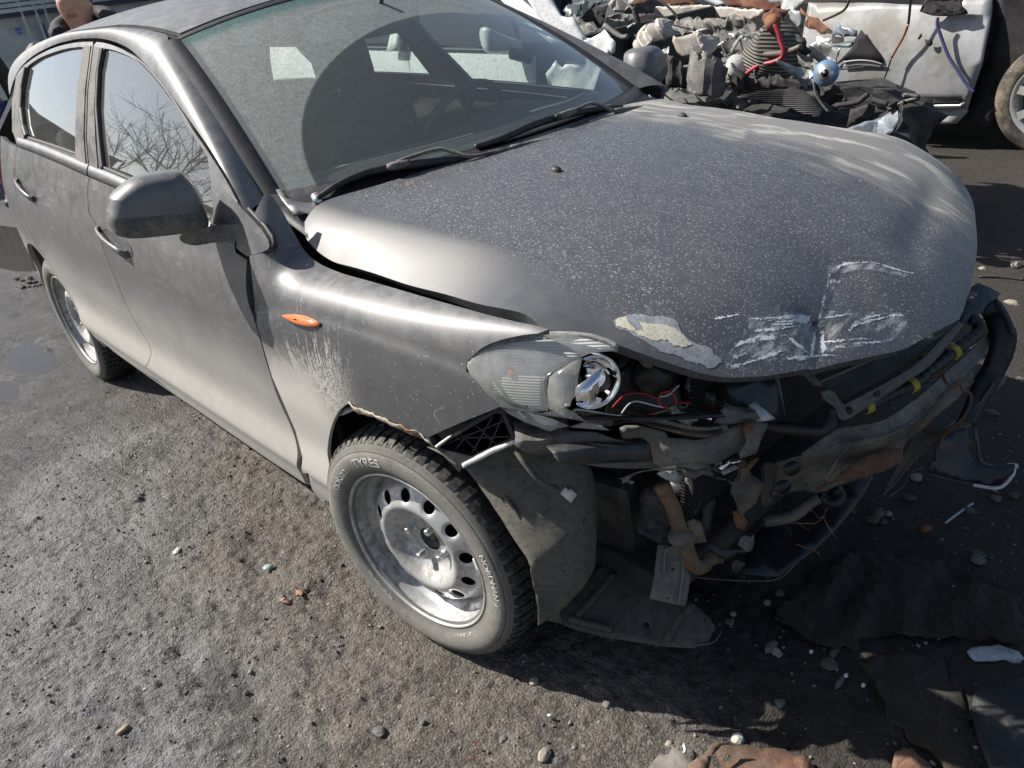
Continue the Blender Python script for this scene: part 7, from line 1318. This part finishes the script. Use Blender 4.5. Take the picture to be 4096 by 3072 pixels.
for k, q, r, m, l, kw in [('D3', (350,1570), .020, ST1, 'largest pale limestone pebble on the sunlit ground below the shadow edge', dict(k=(1.25,.75), yaw=1.9)), ('D3', (280,965), .014, ST1, 'pale stone right at the shadow edge in front of the front tyre', {}), ('D3', (860,1150), .013, ST2, 'grey stone at the shadow edge below the splash shield', {}), ('D3', (25,1410), .012, ST2, 'dark round pebble left of the largest pale pebble', dict(flat=.8)), ('D3', (1365,1440), .010, ST1, 'small cream pebble near the rusty scrap', {}),
    ('D2', (1030,1340), .020, ST2, 'flat grey stone lump below the wheel in the sun', dict(flat=.35, k=(1.3,.8))), ('D2', (710,660), .014, ST2, 'elongated grey stone casting a dark shadow left of the tyre', dict(k=(1.5,.6), yaw=.6)), ('D2', (1395,1300), .009, ST2, 'small pale grey pebble right of the flat stone lump', {}), ('D1', (1490,1040), .009, ST3, 'brown pebble beside a twig shadow on the left ground', {}), ('D1', (1970,1040), .009, ST3, 'tan pebble on the left ground near the wood splinter', {}),
    ('C4', (1340,820), .022, ST1, 'pale pebble in shade beside the bumper strip', {}), ('C4', (1040,1115), .024, ST3, 'brown stone in the shade, top of a loose cluster', dict(k=(.8,1.2))), ('C4', (1005,1170), .022, ST3, 'flat brown stone, lower left of the shaded cluster', dict(flat=.4)), ('C4', (1125,1105), .014, ST1, 'pale pebble, right of the shaded cluster', {}), ('C4', (835,1075), .013, ST3, 'ochre pebble left of the shaded cluster', {}), ('C4', (1300,985), .018, ST3, 'angular brown stone under the hanging bumper piece', dict(k=(1.4,.6), yaw=.5)), ('C4', (1090,1180), .013, ST3, 'round pebble at the bottom of the shaded cluster', {}),
    ('C4', (1960,310), .020, ST2, 'long grey stone right of the bumper corner, nearest to it', dict(k=(1.5,.6))), ('C4', (2045,350), .022, ST2, 'long bluish stone right of the bumper corner, farther out', dict(k=(1.6,.6))), ('C4', (1990,995), .018, ST2, 'grey rounded stone in the shade right of the bumper piece', {}), ('C4', (2135,970), .016, ST3, 'square brown stone at the right edge in the shade', {}), ('C4', (1770,1105), .016, ST2, 'dull stone beside the clear strip', dict(k=(1.4,.6))), ('C4', (1830,1500), .022, ST2, 'blocky grey stone in the deep shade at the right', {}), ('C4', (1840,1455), .016, ST2, 'slab of grey stone above the blocky one in the shade', dict(k=(1.5,.5))),
    ('D4', (205,715), .020, ST1, 'slipper shaped pale stone in the shade below the undertray', dict(k=(1.5,.7), yaw=-.4)), ('D4', (640,830), .022, ST3, 'square tan stone chip beside the rusty sheet', dict(flat=.35)), ('D4', (690,730), .017, ST3, 'bent tan stone chip touching the rusty sheet', dict(k=(.6,1.4))), ('D4', (245,360), .018, ST2, 'lower of two grey stones near the undertray edge', {}), ('D4', (245,260), .014, ST2, 'upper of two grey stones near the undertray edge', {}), ('D4', (730,960), .016, ST2, 'thin upright grey stone splinter in the shade', dict(k=(.5,1.6))), ('D4', (140,330), .009, ST1, 'tiny pale stone left of the two grey stones', {}), ('D4', (250,1140), .014, ST2, 'dull stone in the deepest shade at the bottom', {}),
    ('D3', (1850,490), .014, ST2, 'rough grey stone right of the splash shield', {}), ('D3', (1880,430), .010, ST1, 'pale crumb just above the rough grey stone', {}), ('D3', (2150,330), .012, ST1, 'pale pebble below the radiator pack', {}), ('D3', (2170,700), .020, ST2, 'smooth grey stone in the shade right of the splash shield', dict(k=(.7,1.3))), ('D3', (1920,1415), .017, rough_mat('tan_ball_stone', (.5, .46, .38), .9), 'round tan stone at the shadow edge by the rusty scrap', dict(flat=.9)),
    ('B4', (2150,635), .030, ST1, 'pale stone on the sunlit patch right of the bonnet', dict(k=(.8,1.2))), ('B4', (2110,930), .028, ST1, 'cream stone on the ground beside the bumper corner', dict(k=(1.3,.7))), ('B4', (1880,650), .020, ST1, 'flat pale stone under the bonnet edge at the right', {}), ('B4', (2190,1540), .030, ST3, 'mossy stone at the right edge beside the bumper', {})]:
    stone(fr(k, [q])[0], r, m, l, **kw)
def flat(name, k, pts, z, m, label, cat, t=.003, amp=.004, group=None, nrm=(0,0,1), freq=14, seed=0):
    P = np.array([at(q, 'z', z) for q in fr(k, pts)]); c = P.mean(0); o = sheet(name, fr(k, pts), c, nrm, m, None, t, amp, freq, .02, seed, torn=.010 if amp > .003 else 0); return tag(o, label, cat, group)
flat('metal_strip', 'D4', [(1750,705), (1800,695), (1950,685), (2080,695), (2160,720), (2200,770), (2212,830), (2100,820), (1950,812), (1800,812), (1770,760)], .015, rough_mat('frosted_strip', (.40, .43, .46), .45, .2, .2, .4, (.2, .2, .2), 40, .2), 'pale blue-grey curved metal strip in the shade at the right edge', 'metal strip', nrm=(.3, -.2, .93))
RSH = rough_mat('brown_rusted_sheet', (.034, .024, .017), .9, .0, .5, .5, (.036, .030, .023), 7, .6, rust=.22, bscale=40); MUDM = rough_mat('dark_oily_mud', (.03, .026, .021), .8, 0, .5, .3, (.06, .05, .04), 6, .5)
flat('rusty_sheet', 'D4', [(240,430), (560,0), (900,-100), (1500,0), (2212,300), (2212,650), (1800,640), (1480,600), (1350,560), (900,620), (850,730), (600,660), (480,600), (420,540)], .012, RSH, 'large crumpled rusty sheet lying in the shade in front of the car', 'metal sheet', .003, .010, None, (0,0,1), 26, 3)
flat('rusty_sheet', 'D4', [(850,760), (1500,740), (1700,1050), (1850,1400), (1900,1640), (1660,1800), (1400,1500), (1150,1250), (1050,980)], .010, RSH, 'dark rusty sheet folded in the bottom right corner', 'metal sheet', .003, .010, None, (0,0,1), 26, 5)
flat('dark_slab', 'D4', [(1820,1000), (2400,900), (2400,1800), (1960,1700), (1850,1450), (1780,1200)], .02, rough_mat('grey_green_slab', (.022, .023, .023), .7, 0, .3, .2), 'smooth dark grey slab at the bottom right edge', 'slab', .01, .003)
RST = rough_mat('bright_rust_scrap', (.13, .068, .040), .85, .05, .5, .5, (.15, .128, .105), 9, .5, rust=.5)
flat('rusty_scrap', 'D4', [(-200,1480), (60,1490), (300,1530), (480,1600), (560,1640), (500,1760), (0,1800), (-400,1800), (-380,1560)], .004, RST, 'orange rusty scrap sheet lit by the sun at the bottom edge', 'scrap', .002, .004, None, (.0, 0, 1), 45, 2)
flat('rusty_scrap', 'D3', [(1190,1659), (1290,1560), (1420,1490), (1530,1540), (1600,1640), (1560,1760), (1200,1760)], .014, rough_mat('grey_scrap_metal', (.12, .118, .112), .7, .2, .3, .5, (.2, .18, .15), 12, .3), 'grey sheet scrap at the bottom edge left of the orange scrap', 'scrap', .004, .008, None, (.1, -.1, 1), 16, 6)
flat('rusty_scrap', 'D3', [(1530,1650), (1600,1590), (1700,1500), (1760,1450), (1830,1480), (1840,1520), (1760,1530), (1700,1600), (1640,1680), (1560,1720)], .030, RST, 'curled orange rusty scrap rim standing on the ground', 'scrap', .004, .010, None, (.3, -.3, .9), 30, 8)
flat('rusty_scrap', 'D4', [(1150,1590), (1170,1500), (1220,1465), (1300,1500), (1360,1580), (1420,1640), (1380,1720), (1200,1720)], .02, RST, 'mossy orange scrap edge catching sun at the bottom', 'scrap', .004, .008, None, (.2, -.3, .9), 25, 9)
flat('plastic_flake', 'D3', [(1450,1545), (1475,1520), (1460,1480), (1465,1455), (1485,1480), (1498,1510), (1480,1545)], .02, WHITEC, 'torn white plastic flake on the grey scrap', 'fragment', .002, .002)
flat('glass_chip', 'C2', [(90,1550), (120,1525), (180,1515), (175,1545), (130,1568), (100,1565)], .006, simple('green_glass', (.32, .42, .37), .15), 'green glass chip on the sunlit ground left of the front wheel', 'glass chip', .004, .002)
flat('glass_chip', 'C1', [(1385,1420), (1420,1385), (1455,1385), (1430,1430), (1390,1440)], .006, rough_mat('clear_chip', (.5, .5, .47), .3), 'pale flat glass chip on the ground left of the sill', 'glass chip', .004, .002)
LEAF = rough_mat('dry_leaf', (.28, .13, .08), .7, 0, .3); flat('dry_leaf', 'D2', [(360,240), (385,222), (430,240), (425,290), (395,290), (385,260)], .006, LEAF, 'curled orange leaf on the ground left of the tyre, upper one', 'leaf', .001, .004, None, (0,0,1), 60); flat('dry_leaf', 'D2', [(230,300), (260,288), (320,305), (325,335), (280,340), (245,325)], .006, LEAF, 'pale orange leaf scrap lower left of the curled leaf', 'leaf', .001, .004, None, (0,0,1), 60)
flat('wood_splinter', 'D1', [(925,1370), (1010,1300), (1035,1300), (1030,1320), (950,1382)], .012, rough_mat('split_wood', (.30, .23, .15), .8, 0, .3), 'short wood splinter on the sunlit ground at lower left', 'wood splinter', .008, .001)
flat('plastic_chip', 'D3', [(378,1225), (415,1222), (420,1238), (382,1240)], .010, WHITEC, 'white plastic chip on the sunlit ground above the largest pebble', 'plastic chip', .003, 0)
for q, i in (((1805,1470), 0), ((1820,1500), 1), ((1770,1575), 2), ((1845,1585), 3)): flat('lamp_chip', 'D2', [(q[0]-9, q[1]), (q[0], q[1]-11), (q[0]+10, q[1]-2), (q[0]+4, q[1]+9)], .007, simple('red_plastic_chip%d' % i, (.45, .04, .05), .3), ['topmost red lamp chip on the ground below the tyre', 'second red lamp chip just under the topmost one', 'lower left red lamp chip on the ground', 'lower right red lamp chip on the ground'][i], 'lamp chip', .003, 0)
tie = tube('cable_tie', spline([at(q, 'z', .008) for q in fr('C4', [(1580,1190), (1660,1130), (1750,1065), (1800,1035)])], 4), .0032, simple('clear_tie', (.45, .48, .5), .3), None, 6); tag(tie, 'clear plastic cable tie lying in the shade right of the beam', 'cable tie')
stub = tube('cigarette_stub', [at(q, 'z', .010) for q in fr('C4', [(1385,1255), (1450,1225)])], .009, RUSTO, None, 8); tag(stub, 'orange rusty stub lying in the shade below the bumper piece', 'stub')
for i, (x, y, z) in enumerate([(500,720,0), (780,912,0), (920,990,0)]): 
    p = at(fr('D4', [(x, y)])[0], 'z', .006); V, f = lathe([(0,.004), (.004,.002), (.0045,-.003)], 10, p, (0,0,1), (1,0,0)); tag(mesh_obj('foam_bead', V, f, WHITEC, None), ['white foam bead left of the square stone chip', 'white foam bead right of the thin stone splinter', 'rightmost of the white foam beads in the shade'][i], 'bead', 'foam beads')
tw = tube('twig', spline([at(q, 'z', .006) for q in fr('B4', [(1850,715), (2000,718), (2120,730), (2212,742)])], 4), .006, SOOT, None, 6); tag(tw, 'thin dark twig lying on the sunlit ground at the right', 'twig')
# sandy ridge of trodden dirt between the wrecks and clods by the rear wheel
CLOD = rough_mat('dark_clod', (.06, .055, .05), .9, 0, .4, .3, (.12, .11, .1), 30, .4)
r9 = np.random.default_rng(5)
for i in range(14):
    p = at(fr('B1', [(70+r9.uniform(0, 250), 735+r9.uniform(0, 75))])[0], 'z', 0); r = r9.uniform(.012, .038); V, F_ = shapes[i]; o = mesh_obj('clod', V*[r, r, r*.8]+[p[0], p[1], r*.2], F_, CLOD, None, False, origin=(p[0], p[1], 0)); tag(o, 'dark earth clod in the small heap behind the rear wheel', 'clod', 'clods heaped behind the rear wheel')
